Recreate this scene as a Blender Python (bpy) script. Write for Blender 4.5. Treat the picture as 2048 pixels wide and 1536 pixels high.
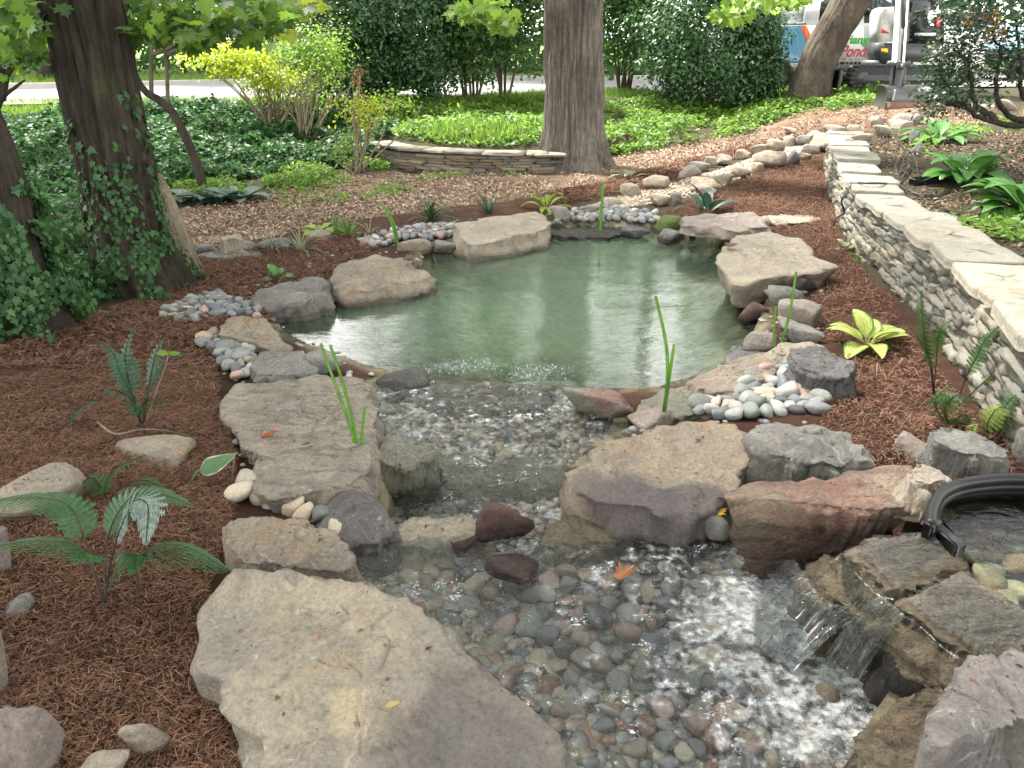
import bpy, math, random
import numpy as np
from mathutils import noise as mnoise, Vector
for _o in list(bpy.data.objects): bpy.data.objects.remove(_o)
scene = bpy.context.scene
col = scene.collection
R = math.radians
# ---------------------------------------------------------------- camera
CAM_H, FPX, PITCH = 1.75, 1500.0, R(24.6)
cam_d = bpy.data.cameras.new('camera'); cam = bpy.data.objects.new('camera', cam_d); col.objects.link(cam)
cam.location = (0, 0, CAM_H); cam.rotation_euler = (R(90) - PITCH, 0, 0)
cam_d.sensor_width = 36; cam_d.lens = FPX * 36 / 2048; cam_d.clip_start = .02; cam_d.clip_end = 1000
scene.camera = cam
# ---------------------------------------------------------------- sky, sun, exposure
SUN_EL, SUN_AZ = R(56), R(-42)        # azimuth measured from +Y, negative is towards the left of the picture
w = bpy.data.worlds.new('World'); scene.world = w; w.use_nodes = True
wn = w.node_tree; wn.nodes.clear()
sky = wn.nodes.new('ShaderNodeTexSky'); sky.sky_type = 'NISHITA'; sky.sun_disc = False
sky.sun_elevation = SUN_EL; sky.sun_rotation = SUN_AZ; sky.air_density = 1; sky.dust_density = 6; sky.ozone_density = .6
hsv = wn.nodes.new('ShaderNodeHueSaturation'); hsv.inputs['Saturation'].default_value = .3
bg = wn.nodes.new('ShaderNodeBackground'); bg.inputs['Strength'].default_value = .11
wo = wn.nodes.new('ShaderNodeOutputWorld')
tcw = wn.nodes.new('ShaderNodeTexCoord'); cln = wn.nodes.new('ShaderNodeTexNoise'); cln.inputs['Scale'].default_value = 2.3; cln.inputs['Detail'].default_value = 7; cln.inputs['Roughness'].default_value = .55
clr = wn.nodes.new('ShaderNodeValToRGB'); clr.color_ramp.elements[0].position = .50; clr.color_ramp.elements[1].position = .66
clm = wn.nodes.new('ShaderNodeMix'); clm.data_type = 'RGBA'; clm.inputs[7].default_value = (17, 16.8, 16.2, 1)      # sunlit white cloud
wn.links.new(tcw.outputs['Generated'], cln.inputs['Vector']); wn.links.new(cln.outputs['Fac'], clr.inputs[0]); 
szw = wn.nodes.new('ShaderNodeSeparateXYZ'); lowb = wn.nodes.new('ShaderNodeMapRange'); lowb.inputs[1].default_value = .50; lowb.inputs[2].default_value = .30; mxw = wn.nodes.new('ShaderNodeMath'); mxw.operation = 'MAXIMUM'
wn.links.new(tcw.outputs['Generated'], szw.inputs[0]); wn.links.new(szw.outputs[2], lowb.inputs[0]); wn.links.new(lowb.outputs[0], mxw.inputs[0]); wn.links.new(clr.outputs[0], mxw.inputs[1]); wn.links.new(mxw.outputs[0], clm.inputs[0])   # bright haze low in the sky
wn.links.new(sky.outputs[0], hsv.inputs['Color']); wn.links.new(hsv.outputs[0], clm.inputs[6]); wn.links.new(clm.outputs[2], bg.inputs['Color']); wn.links.new(bg.outputs[0], wo.inputs[0])
sd = bpy.data.lights.new('sun', 'SUN'); sd.energy = 5.0; sd.angle = R(4); sd.color = (1, .95, .86)
sun = bpy.data.objects.new('sun', sd); col.objects.link(sun)
_sv = Vector((math.sin(SUN_AZ) * math.cos(SUN_EL), math.cos(SUN_AZ) * math.cos(SUN_EL), math.sin(SUN_EL)))
sun.rotation_euler = _sv.to_track_quat('Z', 'Y').to_euler()
scene.view_settings.view_transform = 'Standard'; scene.view_settings.look = 'None'
scene.view_settings.gamma = 1; scene.view_settings.exposure = 1.76
scene.cycles.max_bounces = 8; scene.cycles.transparent_max_bounces = 16
scene.cycles.diffuse_bounces = 3; scene.cycles.glossy_bounces = 3; scene.cycles.transmission_bounces = 4
scene.cycles.caustics_reflective = False; scene.cycles.caustics_refractive = False
# ---------------------------------------------------------------- numbers
rng = np.random.default_rng(7); random.seed(7)
SP, CP = math.sin(PITCH), math.cos(PITCH)
def ray(px, py):
    dx = (px - 1024) / FPX; dy = (768 - py) / FPX
    return np.array([dx, CP + dy * SP, -SP + dy * CP])
def at(px, py, z):                      # where the sight line through a photo pixel meets height z
    d = ray(px, py); return np.array([0, 0, CAM_H]) + d * ((z - CAM_H) / d[2])
def aty(px, py, y):                     # ... meets distance y
    d = ray(px, py); return np.array([0, 0, CAM_H]) + d * (y / d[1])
def fbm(P, scale, octv=4, off=0.0):
    P = np.asarray(P) * scale + off
    return np.array([mnoise.fractal(Vector(p), 1.0, 2.0, octv) for p in P])
def sdist(X, Y, poly):                  # signed distance to a polygon in plan, positive inside
    poly = np.asarray(poly)[:, :2]; n = len(poly)
    d = np.full(X.shape, 1e9); ins = np.zeros(X.shape, bool)
    for i in range(n):
        a = poly[i]; b = poly[(i + 1) % n]; e = b - a
        t = np.clip(((X - a[0]) * e[0] + (Y - a[1]) * e[1]) / (e @ e + 1e-12), 0, 1)
        d = np.minimum(d, np.hypot(X - a[0] - t * e[0], Y - a[1] - t * e[1]))
        c = (a[1] > Y) != (b[1] > Y)
        with np.errstate(divide='ignore', invalid='ignore'):
            xi = e[0] * (Y - a[1]) / (e[1] if e[1] else 1e-12) + a[0]
        ins ^= c & (X < xi)
    return np.where(ins, d, -d)
def sstep(a, b, x):
    t = np.clip((x - a) / (b - a), 0, 1); return t * t * (3 - 2 * t)
# ---------------------------------------------------------------- object helpers
ORG = {}
def mesh_np(name, V, faces, mats, smooth=True, attrs=None, mi=None):
    V = np.ascontiguousarray(V, dtype=np.float32)
    if isinstance(faces, np.ndarray): faces = [faces]
    me = bpy.data.meshes.new(name); me.vertices.add(len(V)); me.vertices.foreach_set('co', V.ravel())
    if faces and not isinstance(faces[0], np.ndarray):        # a python list of index tuples
        loops = np.concatenate([np.asarray(f, np.int32) for f in faces]); cnt = np.array([len(f) for f in faces], np.int32)
    else:
        loops = np.concatenate([f.ravel() for f in faces]).astype(np.int32)
        cnt = np.concatenate([np.full(len(f), f.shape[1], np.int32) for f in faces])
    me.loops.add(len(loops)); me.loops.foreach_set('vertex_index', loops)
    st = np.zeros(len(cnt), np.int32); st[1:] = np.cumsum(cnt)[:-1]
    me.polygons.add(len(cnt)); me.polygons.foreach_set('loop_start', st)
    if smooth: me.polygons.foreach_set('use_smooth', np.ones(len(cnt), bool))
    for m in (mats if isinstance(mats, (list, tuple)) else [mats]):
        me.materials.append(m)
    if mi is not None: me.polygons.foreach_set('material_index', np.asarray(mi, np.int32))
    for k, a in (attrs or {}).items():
        a = np.asarray(a, np.float32)
        if a.ndim == 1:
            at_ = me.attributes.new(k, 'FLOAT', 'POINT'); at_.data.foreach_set('value', a)
        else:
            at_ = me.attributes.new(k, 'FLOAT_COLOR', 'POINT'); at_.data.foreach_set('color', np.ascontiguousarray(a).ravel())
    me.update(calc_edges=True)
    return me
def tag(o, label=None, cat=None, group=None, kind=None):
    if label: o['label'] = label
    if cat: o['category'] = cat
    if group: o['group'] = group
    if kind: o['kind'] = kind
    return o
def add(name, V, faces, mats, parent=None, origin=None, smooth=True, attrs=None, mi=None):
    """one mesh object; V are world positions"""
    V = np.asarray(V, float)
    if parent is not None: org = ORG[parent.name]
    elif origin is not None: org = np.asarray(origin, float)
    else: org = np.array([V[:, 0].mean(), V[:, 1].mean(), V[:, 2].min()])
    o = bpy.data.objects.new(name, mesh_np(name, V - org, faces, mats, smooth, attrs, mi)); col.objects.link(o)
    if parent is not None: o.parent = parent
    else: o.location = org
    ORG[o.name] = org
    return o
def empty(name, loc):
    o = bpy.data.objects.new(name, None); col.objects.link(o); o.location = loc; o.empty_display_size = .1
    ORG[o.name] = np.asarray(loc, float); return o
def dup(o, loc, rot=(0, 0, 0), scale=(1, 1, 1), parent=None):
    c = o.copy(); col.objects.link(c); c.location = loc; c.rotation_euler = rot; c.scale = scale
    if parent: c.parent = parent
    return c
class MB:                               # collects pieces of one mesh
    def __init__(s): s.V = []; s.F = []; s.A = []; s.n = 0
    def put(s, V, F, a=0.0):
        V = np.asarray(V, float)
        for f in F: s.F.append(tuple(int(i) + s.n for i in f))
        s.V.append(V); s.A.append(np.full(len(V), a)); s.n += len(V); return s
    def box(s, c, d, rz=0.0, jit=0.0, bev=0.0, a=0.0, M=None):
        """box of size d centred on c with chamfered edges"""
        b = min(bev, min(d) * .45)
        hx, hy, hz = d[0] / 2, d[1] / 2, d[2] / 2
        if b <= 0:
            V = np.array([(x, y, z) for x in (-hx, hx) for y in (-hy, hy) for z in (-hz, hz)])
            F = [(0, 1, 3, 2), (4, 6, 7, 5), (0, 4, 5, 1), (2, 3, 7, 6), (0, 2, 6, 4), (1, 5, 7, 3)]
        else:
            V = []; idx = {}
            for sx in (-1, 1):
                for sy in (-1, 1):
                    for sz in (-1, 1):
                        for ax in range(3):
                            p = [sx * (hx - b), sy * (hy - b), sz * (hz - b)]; p[ax] = (sx * hx, sy * hy, sz * hz)[ax]
                            idx[(sx, sy, sz, ax)] = len(V); V.append(p)
            V = np.array(V); F = []
            for ax in range(3):
                u, v = [i for i in range(3) if i != ax]
                for sgn in (-1, 1):
                    q = []
                    for su, sv in ((-1, -1), (1, -1), (1, 1), (-1, 1)):
                        k = [0, 0, 0]; k[ax] = sgn; k[u] = su; k[v] = sv; q.append(idx[(*k, ax)])
                    if (ax != 1) != (sgn > 0): q = q[::-1]
                    F.append(tuple(q))
                # chamfers along axis ax
                for su in (-1, 1):
                    for sv in (-1, 1):
                        k0 = [0, 0, 0]; k0[u] = su; k0[v] = sv; k1 = list(k0); k0[ax] = -1; k1[ax] = 1
                        F.append((idx[(*k0, u)], idx[(*k1, u)], idx[(*k1, v)], idx[(*k0, v)]))
            for sx in (-1, 1):
                for sy in (-1, 1):
                    for sz in (-1, 1): F.append(tuple(idx[(sx, sy, sz, a_)] for a_ in range(3)))
        if jit: V = V + rng.normal(0, jit, V.shape)
        if M is not None: V = V @ np.asarray(M).T
        if rz: c_, s_ = math.cos(rz), math.sin(rz); V = V @ np.array([[c_, -s_, 0], [s_, c_, 0], [0, 0, 1]]).T
        return s.put(V + np.asarray(c, float), F, a)
    def tube(s, P, r, n=8, a=0.0, cap=True):
        V, F = tube(P, r, n, cap); return s.put(V, F, a)
    def prism(s, poly, y0, y1, a=0.0):      # profile in x-z extruded along y
        n = len(poly); V = [(x, y0, z) for x, z in poly] + [(x, y1, z) for x, z in poly]
        F = [tuple(range(n)), tuple(range(2 * n - 1, n - 1, -1))] + [(i, n + i, n + (i + 1) % n, (i + 1) % n) for i in range(n)]
        return s.put(V, F, a)
    def build(s, name, mat, parent=None, origin=None, smooth=False, T=None, attr='tint'):
        V = np.concatenate(s.V)
        if T is not None: V = T(V)
        return add(name, V, s.F, mat, parent, origin, smooth, {attr: np.concatenate(s.A)})
def tube(P, r, n=8, cap=True):
    P = np.asarray(P, float); m = len(P); r = np.broadcast_to(np.asarray(r, float), (m,))
    T = np.gradient(P, axis=0); T /= np.linalg.norm(T, axis=1)[:, None] + 1e-12
    ref = np.array([0, 0, 1.]) if abs(T[0][2]) < .9 else np.array([1., 0, 0])
    V = []
    b = np.cross(T[0], ref); b /= np.linalg.norm(b)
    for i in range(m):
        b = b - T[i] * (b @ T[i]); b /= np.linalg.norm(b) + 1e-12; c = np.cross(T[i], b)
        th = np.arange(n) * 2 * math.pi / n
        V.append(P[i] + r[i] * (np.cos(th)[:, None] * b + np.sin(th)[:, None] * c))
    V = np.concatenate(V)
    F = [(i * n + k, i * n + (k + 1) % n, (i + 1) * n + (k + 1) % n, (i + 1) * n + k) for i in range(m - 1) for k in range(n)]
    if cap: F += [tuple(range(n - 1, -1, -1)), tuple((m - 1) * n + k for k in range(n))]
    return V, F
def spline(P, n):                       # Catmull-Rom through points
    P = np.asarray(P, float); Q = np.vstack([2 * P[0] - P[1], P, 2 * P[-1] - P[-2]]); out = []
    for t in np.linspace(0, len(P) - 1 - 1e-9, n):
        i = int(t); u = t - i; a, b, c, d = Q[i:i + 4]
        out.append(.5 * (2 * b + (c - a) * u + (2 * a - 5 * b + 4 * c - d) * u * u + (3 * b - a - 3 * c + d) * u ** 3))
    return np.array(out)
# ---------------------------------------------------------------- material helpers
class N:
    def __init__(s, name):
        s.m = bpy.data.materials.new(name); s.m.use_nodes = True; s.t = s.m.node_tree; s.t.nodes.clear()
        s.out = s.t.nodes.new('ShaderNodeOutputMaterial')
    def new(s, typ, **kw):
        n = s.t.nodes.new('ShaderNode' + typ)
        for k, v in kw.items():
            k = k.replace('_', ' ') if not hasattr(n, k) else k
            if hasattr(n, k) and k not in n.inputs: setattr(n, k, v)
            else: s.set(n.inputs[k], v)
        return n
    def set(s, inp, v):
        if isinstance(v, bpy.types.NodeSocket): s.t.links.new(v, inp)
        elif isinstance(v, bpy.types.Node): s.t.links.new(v.outputs[0], inp)
        else:
            if inp.type == 'RGBA' and len(v) == 3: v = (*v, 1)
            inp.default_value = v
    def mix(s, f, a, b, bt='MIX'):
        n = s.t.nodes.new('ShaderNodeMix'); n.data_type = 'RGBA'; n.blend_type = bt
        s.set(n.inputs[0], f); s.set(n.inputs[6], a); s.set(n.inputs[7], b); return n.outputs[2]
    def math(s, op, a, b=0.0, clamp=False):
        n = s.t.nodes.new('ShaderNodeMath'); n.operation = op; n.use_clamp = clamp
        s.set(n.inputs[0], a); s.set(n.inputs[1], b); return n.outputs[0]
    def noise(s, co, scale, detail=6, rough=.6, dist=0.0):
        n = s.t.nodes.new('ShaderNodeTexNoise'); n.inputs['Scale'].default_value = scale; n.inputs['Detail'].default_value = detail
        n.inputs['Roughness'].default_value = rough; n.inputs['Distortion'].default_value = dist
        if co is not None: s.t.links.new(co, n.inputs['Vector'])
        return n.outputs['Fac']
    def vor(s, co, scale, feat='F1', out='Distance', rnd=1.0):
        n = s.t.nodes.new('ShaderNodeTexVoronoi'); n.feature = feat; n.inputs['Scale'].default_value = scale; n.inputs['Randomness'].default_value = rnd
        s.t.links.new(co, n.inputs['Vector']); return n.outputs[out]
    def ramp(s, f, stops, interp='LINEAR'):
        n = s.t.nodes.new('ShaderNodeValToRGB'); s.set(n.inputs[0], f); e = n.color_ramp.elements; n.color_ramp.interpolation = interp
        while len(e) < len(stops): e.new(.5)
        for q, (p, c) in zip(e, stops):
            q.position = p; q.color = (c, c, c, 1) if not hasattr(c, '__len__') else (*c, 1)
        return n.outputs[0]
    def maprange(s, v, a, b, c=0.0, d=1.0):
        n = s.t.nodes.new('ShaderNodeMapRange'); n.interpolation_type = 'SMOOTHSTEP'
        s.set(n.inputs[0], v)
        for i, q in enumerate((a, b, c, d)): n.inputs[i + 1].default_value = q
        return n.outputs[0]
    def scaled(s, co, sc, rot=(0, 0, 0)):
        n = s.t.nodes.new('ShaderNodeMapping'); n.inputs['Scale'].default_value = sc; n.inputs['Rotation'].default_value = rot; s.t.links.new(co, n.inputs[0]); return n.outputs[0]
    def bump(s, h, strength=.5, dist=.02, normal=None):
        n = s.t.nodes.new('ShaderNodeBump'); n.inputs['Strength'].default_value = strength; n.inputs['Distance'].default_value = dist
        s.set(n.inputs['Height'], h)
        if normal is not None: s.set(n.inputs['Normal'], normal)
        return n.outputs[0]
    def attr(s, name, out='Fac'):
        n = s.t.nodes.new('ShaderNodeAttribute'); n.attribute_name = name; return n.outputs[out]
    def principled(s, **kw):
        n = s.t.nodes.new('ShaderNodeBsdfPrincipled')
        for k, v in kw.items(): s.set(n.inputs[k.replace('_', ' ')], v)
        return n.outputs[0]
    def mixsh(s, f, a, b):
        n = s.t.nodes.new('ShaderNodeMixShader'); s.set(n.inputs[0], f); s.set(n.inputs[1], a); s.set(n.inputs[2], b); return n.outputs[0]
    def done(s, sh): s.t.links.new(sh, s.out.inputs[0]); return s.m
    def objco(s, rand=True):
        tc = s.t.nodes.new('ShaderNodeTexCoord'); co = tc.outputs['Object']
        if rand:
            oi = s.t.nodes.new('ShaderNodeObjectInfo'); v = s.t.nodes.new('ShaderNodeVectorMath'); v.operation = 'ADD'
            s.t.links.new(co, v.inputs[0]); m = s.math('MULTIPLY', oi.outputs['Random'], 37.0); s.t.links.new(m, v.inputs[1]); co = v.outputs[0]
        return co
    def pos(s): return s.t.nodes.new('ShaderNodeNewGeometry').outputs['Position']
def plain(name, c, rough=.5, metal=0.0, var=.12, spec=.5, bump=0.0, dirt=None):
    n = N(name); co = n.objco(); f = n.noise(co, 6, 5)
    c0 = tuple(v * (1 - var) for v in c); c1 = tuple(min(1, v * (1 + var)) for v in c)
    cc = n.mix(f, c0, c1)
    if dirt: cc = n.mix(n.ramp(n.noise(co, 2.3, 7, .7), [(.5, 0), (.7, .8)]), cc, dirt)
    kw = dict(Base_Color=cc, Roughness=rough, Metallic=metal, Specular_IOR_Level=spec)
    if bump: kw['Normal'] = n.bump(n.noise(co, 60, 4), bump, .004)
    return n.done(n.principled(**kw))
# ================================================================ TERRAIN
WL_POND, WL_NEAR, WL_MID = 0.0, .22, .13
pond_px = [(530,640),(600,600),(690,570),(760,560),(850,530),(850,500),(950,480),(1040,465),(1100,455),(1220,452),(1310,458),(1360,470),(1460,490),(1500,560),(1530,600),(1500,680),(1480,735),(1400,770),(1300,800),(1120,800),(1060,790),(950,780),(860,775),(760,760),(690,735),(600,700)]
POND = np.array([at(x, y, 0)[:2] for x, y in pond_px])
str_px = [(745,770),(860,742),(960,738),(1090,745),(1150,800),(1240,850),(1280,850),(1180,900),(1130,960),(1190,1010),(1230,1035),(1440,1030),(1500,1085),(1600,1085),(1700,1130),(1830,1220),(1900,1300),(1760,1380),(1730,1450),(1740,1700),(1160,1700),(1150,1560),(1060,1430),(960,1330),(850,1230),(700,1165),(690,1100),(730,1050),(780,1030),(770,980),(740,950),(740,920),(830,900),(765,880),(745,820)]
def zs_y(y): return WL_NEAR - (WL_NEAR - WL_MID) * sstep(2.02, 2.38, y) - (WL_MID - .03) * sstep(3.55, 3.8, y)
def str_w(px, py):
    z = .22
    for _ in range(6): p = at(px, py, z); z = float(zs_y(p[1]))
    return p
STREAM = np.array([str_w(x, y)[:2] for x, y in str_px])
ctl_px = [(0,1530,.34),(100,1300,.33),(300,1480,.30),(420,1400,.27),(0,1000,.36),(0,780,.32),(200,900,.3),(400,900,.26),(200,760,.24),(400,720,.16),(330,600,.14),(150,650,.22),(450,540,.10),(480,490,.07),(700,455,.06),(900,415,.06),(1000,405,.06),(1180,410,.09),(1110,445,.03),(1200,447,.03),(1290,447,.04),(1250,350,.14),(700,360,.03),(400,392,.02),(480,430,.03),(560,345,.02),
  (150,400,-.03),(20,420,.0),(150,330,.12),(20,330,.12),(450,320,.10),(700,300,.1),(150,260,.42),(450,250,.42),(700,240,.42),(150,222,.56),(400,214,.58),(700,212,.55),(60,205,.6),(400,198,.62),(60,165,.64),(900,205,.58),(1250,195,.62),(1280,170,.64),(850,350,.05),(1000,345,.08),
  (1420,500,.10),(1560,430,.18),(1650,500,.16),(1620,620,.13),(1700,620,.17),(1750,720,.2),(1820,830,.24),(1680,830,.22),(1750,900,.28),(1600,340,.26),(1700,280,.38),(1500,270,.26),(1420,330,.2),(1350,240,.32),(1400,205,.5),(1560,240,.45),(1610,205,.6),(1780,228,.64),(1700,180,.82),(1960,190,.85),(1870,900,.3),(1960,930,.3),(2040,900,.34),(2040,1000,.26),(1950,1100,.2),(2040,1300,.26),(1950,1450,.3),(1700,950,.27),(1560,900,.24),(1480,790,.14),(1380,800,.12)]
ctl = [at(x, y, z) for x, y, z in ctl_px]
ctl += [np.array(p, float) for p in [(8,18,.75),(10,20,.75),(6,20,.72),(13,17,.85),(10,15.5,.83),(9,13,.67),(-60,50,.8),(60,50,.9),(0,60,.9),(-25,20,.64),(30,20,.9),(0,200,1.5),(-150,150,1.5),(150,150,1.5),(-20,8,.1),(-30,-10,.5),(20,8,.9),(30,-10,.7),(0,-6,.4),(-3,0,.38),(3,0,.35),(0,30,.7),(-20,30,.7),(20,30,.85),(-150,-20,1),(150,-20,1)]]
ctl = np.array(ctl)
def _tps(d): return d * d * np.log(d + 1e-9)
_n = len(ctl); _D = np.hypot(ctl[:, None, 0] - ctl[None, :, 0], ctl[:, None, 1] - ctl[None, :, 1])
_A = np.zeros((_n + 3, _n + 3)); _A[:_n, :_n] = _tps(_D) + np.eye(_n) * .02
_Pm = np.c_[np.ones(_n), ctl[:, :2]]; _A[:_n, _n:] = _Pm; _A[_n:, :_n] = _Pm.T
_W = np.linalg.solve(_A, np.r_[ctl[:, 2], 0, 0, 0])
def base_z(X, Y):
    X = np.asarray(X, float); Y = np.asarray(Y, float); z = _W[_n] + _W[_n + 1] * X + _W[_n + 2] * Y
    for i in range(_n): z = z + _W[i] * _tps(np.hypot(X - ctl[i, 0], Y - ctl[i, 1]))
    return z
# the retaining wall on the right: plan line of its face (base), and its top height
WALL = spline([(4.05,10.0),(3.55,8.6),(3.18,7.4),(2.95,6.6),(2.78,5.8),(2.62,5.0),(2.42,4.1),(2.2,3.35),(1.98,2.75),(1.93,2.45),(2.1,2.2),(2.6,2.05),(3.4,1.98)], 110)
def wall_top(y): return .44 + .02 * (6 - y) + 0 * y + base_wall(y)
def base_wall(y): return np.interp(y, [2.3, 3.4, 6.2, 8, 10], [.30, .22, .155, .28, .36])
UPPER = np.array([(x + .14, y) for x, y in WALL] + [(30, 1.9), (30, 11.5), (5.2, 11.2)])
CW = spline([at(745,283,.36)[:2], at(800,297,.34)[:2], at(870,304,.33)[:2], at(960,309,.33)[:2], at(1040,309,.34)[:2], at(1100,306,.36)[:2]], 40)   # top edge of far curved wall
TERR = np.vstack([CW + np.array([0, .16]), [(2.2, 13.2), (1, 14), (-1, 14), (-2.4, 13.2)]])
def upper_z(X, Y):
    return wall_top(np.clip(Y, 2.3, 10)) - .07 + .10 * np.clip(X - np.interp(Y, WALL[::-1, 1], WALL[::-1, 0]), 0, 3) * .6
def ground_z(X, Y, micro=True):
    X = np.asarray(X, float); Y = np.asarray(Y, float); z = base_z(X, Y)
    su = sdist(X, Y, UPPER); z = np.where(su > 0, np.maximum(z, z + (upper_z(X, Y) - z) * sstep(0, .06, su) * sstep(11.4, 9.5, Y) * sstep(9, 5, X)), z)
    st = sdist(X, Y, TERR); z = np.where(st > 0, np.maximum(z, .30 + .12 * st), z)
    sb_ = sdist(X, Y, BASIN); z = np.where((sb_ < -.03) & (sb_ > -.6) & (X > 1.3) & (Y < 2.12), np.maximum(z, .52 - .55 * np.maximum(-sb_ - .05, 0)), z)
    sp = sdist(X, Y, POND); z = np.where(sp > -.02, -.05 - np.minimum(.5, .38 * np.maximum(sp, 0)), z)
    ss = sdist(X, Y, STREAM); zb = zs_y(Y) - .075 - .05 * sstep(.0, .35, ss)
    z = np.where((ss > 0) & (sp < .0), np.minimum(z, zb), z)
    return z
BASIN = np.array([at(x, y, .565)[:2] for x, y in [(1862,1052),(1866,1018),(1888,984),(1940,965),(2040,958),(2150,972),(2230,1040),(2240,1150),(2190,1260),(2040,1240),(1930,1120)]])
def gz(x, y): return float(ground_z(np.array([x]), np.array([y]))[0])
_tt = np.geomspace(.8, 70, 500)
def ag(px, py, extra=0.0):              # where the sight line meets the ground
    d = ray(px, py); d = d / d[1]; P = np.array([0, 0, CAM_H]) + _tt[:, None] * d
    h = P[:, 2] - ground_z(P[:, 0], P[:, 1]) - extra
    k = np.argmax(h < 0)
    if h[k] >= 0: return P[-1]
    if k == 0: return P[0]
    f = h[k - 1] / (h[k - 1] - h[k]); return P[k - 1] + f * (P[k] - P[k - 1])
def gpoly(pts): return np.array([ag(x, y) for x, y in pts])
def axis(lo, a, b, hi, fine, grow):
    c = list(np.arange(a, b, fine)); s = fine
    while c[-1] < hi: s *= grow; c.append(c[-1] + s)
    s = fine; pre = []
    x = a
    while x > lo: s *= grow; x -= s; pre.append(x)
    return np.array(pre[::-1] + c)
GX = axis(-160, -3.3, 3.9, 160, .036, 1.09); GY = axis(-25, .7, 8.2, 230, .036, 1.06)
XX, YY = np.meshgrid(GX, GY); ZZ = ground_z(XX, YY)
def fast_noise(X, Y, s, seed):           # cheap value noise for many points
    x = X / s; y = Y / s; xi = np.floor(x).astype(int); yi = np.floor(y).astype(int); fx = x - xi; fy = y - yi
    def h(a, b): return np.modf(np.abs(np.sin(a * 127.1 + b * 311.7 + seed * 74.7) * 43758.5453))[0]
    fx = fx * fx * (3 - 2 * fx); fy = fy * fy * (3 - 2 * fy)
    return (h(xi, yi) * (1 - fx) + h(xi + 1, yi) * fx) * (1 - fy) + (h(xi, yi + 1) * (1 - fx) + h(xi + 1, yi + 1) * fx) * fy - .5
# regions in plan
mul_px = [[(-300,1700),(560,1700),(480,1500),(420,1350),(450,1130),(480,1000),(470,900),(440,800),(500,690),(640,600),(700,520),(720,490),(870,450),(900,440),(1000,430),(1100,425),(1110,405),(1200,380),(1330,330),(1290,340),(1180,375),(1080,392),(900,415),(800,430),(640,450),(560,470),(400,505),(330,560),(150,640),(0,690),(-300,760)],
          [(1340,440),(1330,415),(1420,385),(1540,340),(1640,310),(1730,270),(1690,330),(1684,420),(1690,500),(1740,560),(1800,640),(1880,740),(1960,840),(2100,930),(1960,960),(1800,960),(1560,930),(1640,850),(1640,760),(1700,700),(1600,650),(1640,560),(1680,530),(1560,470),(1540,440),(1450,430)],
          [(1080,392),(1160,372),(1240,358),(1330,330),(1420,310),(1500,290),(1600,270),(1690,250),(1700,262),(1580,285),(1480,318),(1400,340),(1300,370),(1200,400),(1110,410)]]
MULCH = [gpoly(p) for p in mul_px]
LITTER = gpoly([(180,470),(330,420),(500,400),(650,345),(900,345),(1090,335),(1230,315),(1400,280),(1560,240),(1620,218),(1700,204),(1790,200),(1990,212),(1990,250),(1720,262),(1500,300),(1300,350),(1180,400),(1000,420),(700,460),(420,500),(330,560)])
CREEK = gpoly([(1110,430),(1160,425),(1330,405),(1440,375),(1560,325),(1640,300),(1730,265),(1690,262),(1560,296),(1440,340),(1310,375),(1200,405)])
LAWN = gpoly([(-60,236),(110,226),(300,214),(600,214),(900,210),(1300,196),(1300,186),(900,196),(400,204),(-60,210)])
def msk(polys, soft):
    m = np.full(XX.shape, -9.)
    for p in polys: m = np.maximum(m, sdist(XX, YY, p))
    return sstep(-soft, soft, m)
mM = np.maximum(msk(MULCH, .12), sstep(-.1, .1, np.minimum(sdist(XX, YY, np.array([(-2.2,-3),(3,-3),(2.2,3.2),(2.6,5),(2.5,7.6),(-1.2,7.6),(-2.4,4.5)])), -sdist(XX, YY, UPPER)))); mL = msk([LITTER], .35); mB = np.maximum(sstep(-.16, -.04, sdist(XX, YY, POND)), sstep(-.14, -.04, sdist(XX, YY, STREAM))); mC = msk([CREEK], .08)
mA = np.maximum(msk([LAWN], .4), sstep(21, 22.5, YY))
ZZ = ZZ + (fast_noise(XX, YY, .3, 1) * .035 + fast_noise(XX, YY, .09, 2) * .02 + fast_noise(XX, YY, .045, 3) * .01) * mM * (1 - mB) + fast_noise(XX, YY, .6, 4) * .04 * (1 - mB) * (1 - mM)
nx, ny = len(GX), len(GY)
_i = (np.arange(ny - 1)[:, None] * nx + np.arange(nx - 1)[None, :]).ravel()
GF = np.stack([_i, _i + 1, _i + nx + 1, _i + nx], 1)
n = N('ground_cover'); p = n.pos(); mk = n.attr('mask', 'Color'); sep = n.new('SeparateColor', Color=mk); m2 = n.new('SeparateColor', Color=n.attr('mask2', 'Color'))
wob = n.math('MULTIPLY', n.math('SUBTRACT', n.noise(p, 5, 6, .7), .5), 1.3)
def edge(v): return n.maprange(n.math('ADD', v, wob), .35, .65)
nz = n.noise(p, 26, 8, .75); nf = n.noise(p, 90, 6, .75)
c_def = n.mix(nz, (.03, .03, .016), (.09, .075, .04))
c_lit = n.mix(n.ramp(n.vor(p, 30, 'F1', 'Color'), [(0, 0), (1, 1)]), (.085, .052, .034), (.36, .25, .17))
c_lit = n.mix(n.ramp(n.noise(p, 1.3, 5), [(.42, 0), (.6, .8)]), c_lit, n.mix(nf, (.05, .03, .02), (.15, .09, .055)))
c_mul = n.mix(nf, (.036, .017, .011), (.13, .059, .036)); c_mul = n.mix(n.ramp(n.noise(n.scaled(p, (60, 14, 30), (0, 0, .6)), 1, 5, .7), [(.5, 0), (.72, 1)]), c_mul, (.13, .066, .043))
c_mul = n.mix(n.ramp(n.noise(p, 3.2, 5), [(.35, .55), (.6, 0)]), c_mul, (.03, .013, .008))
c_bed = n.mix(n.ramp(n.noise(p, 6, 7, .65), [(.38, 0), (.6, 1)]), (.06, .055, .04), (.34, .30, .19))
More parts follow.
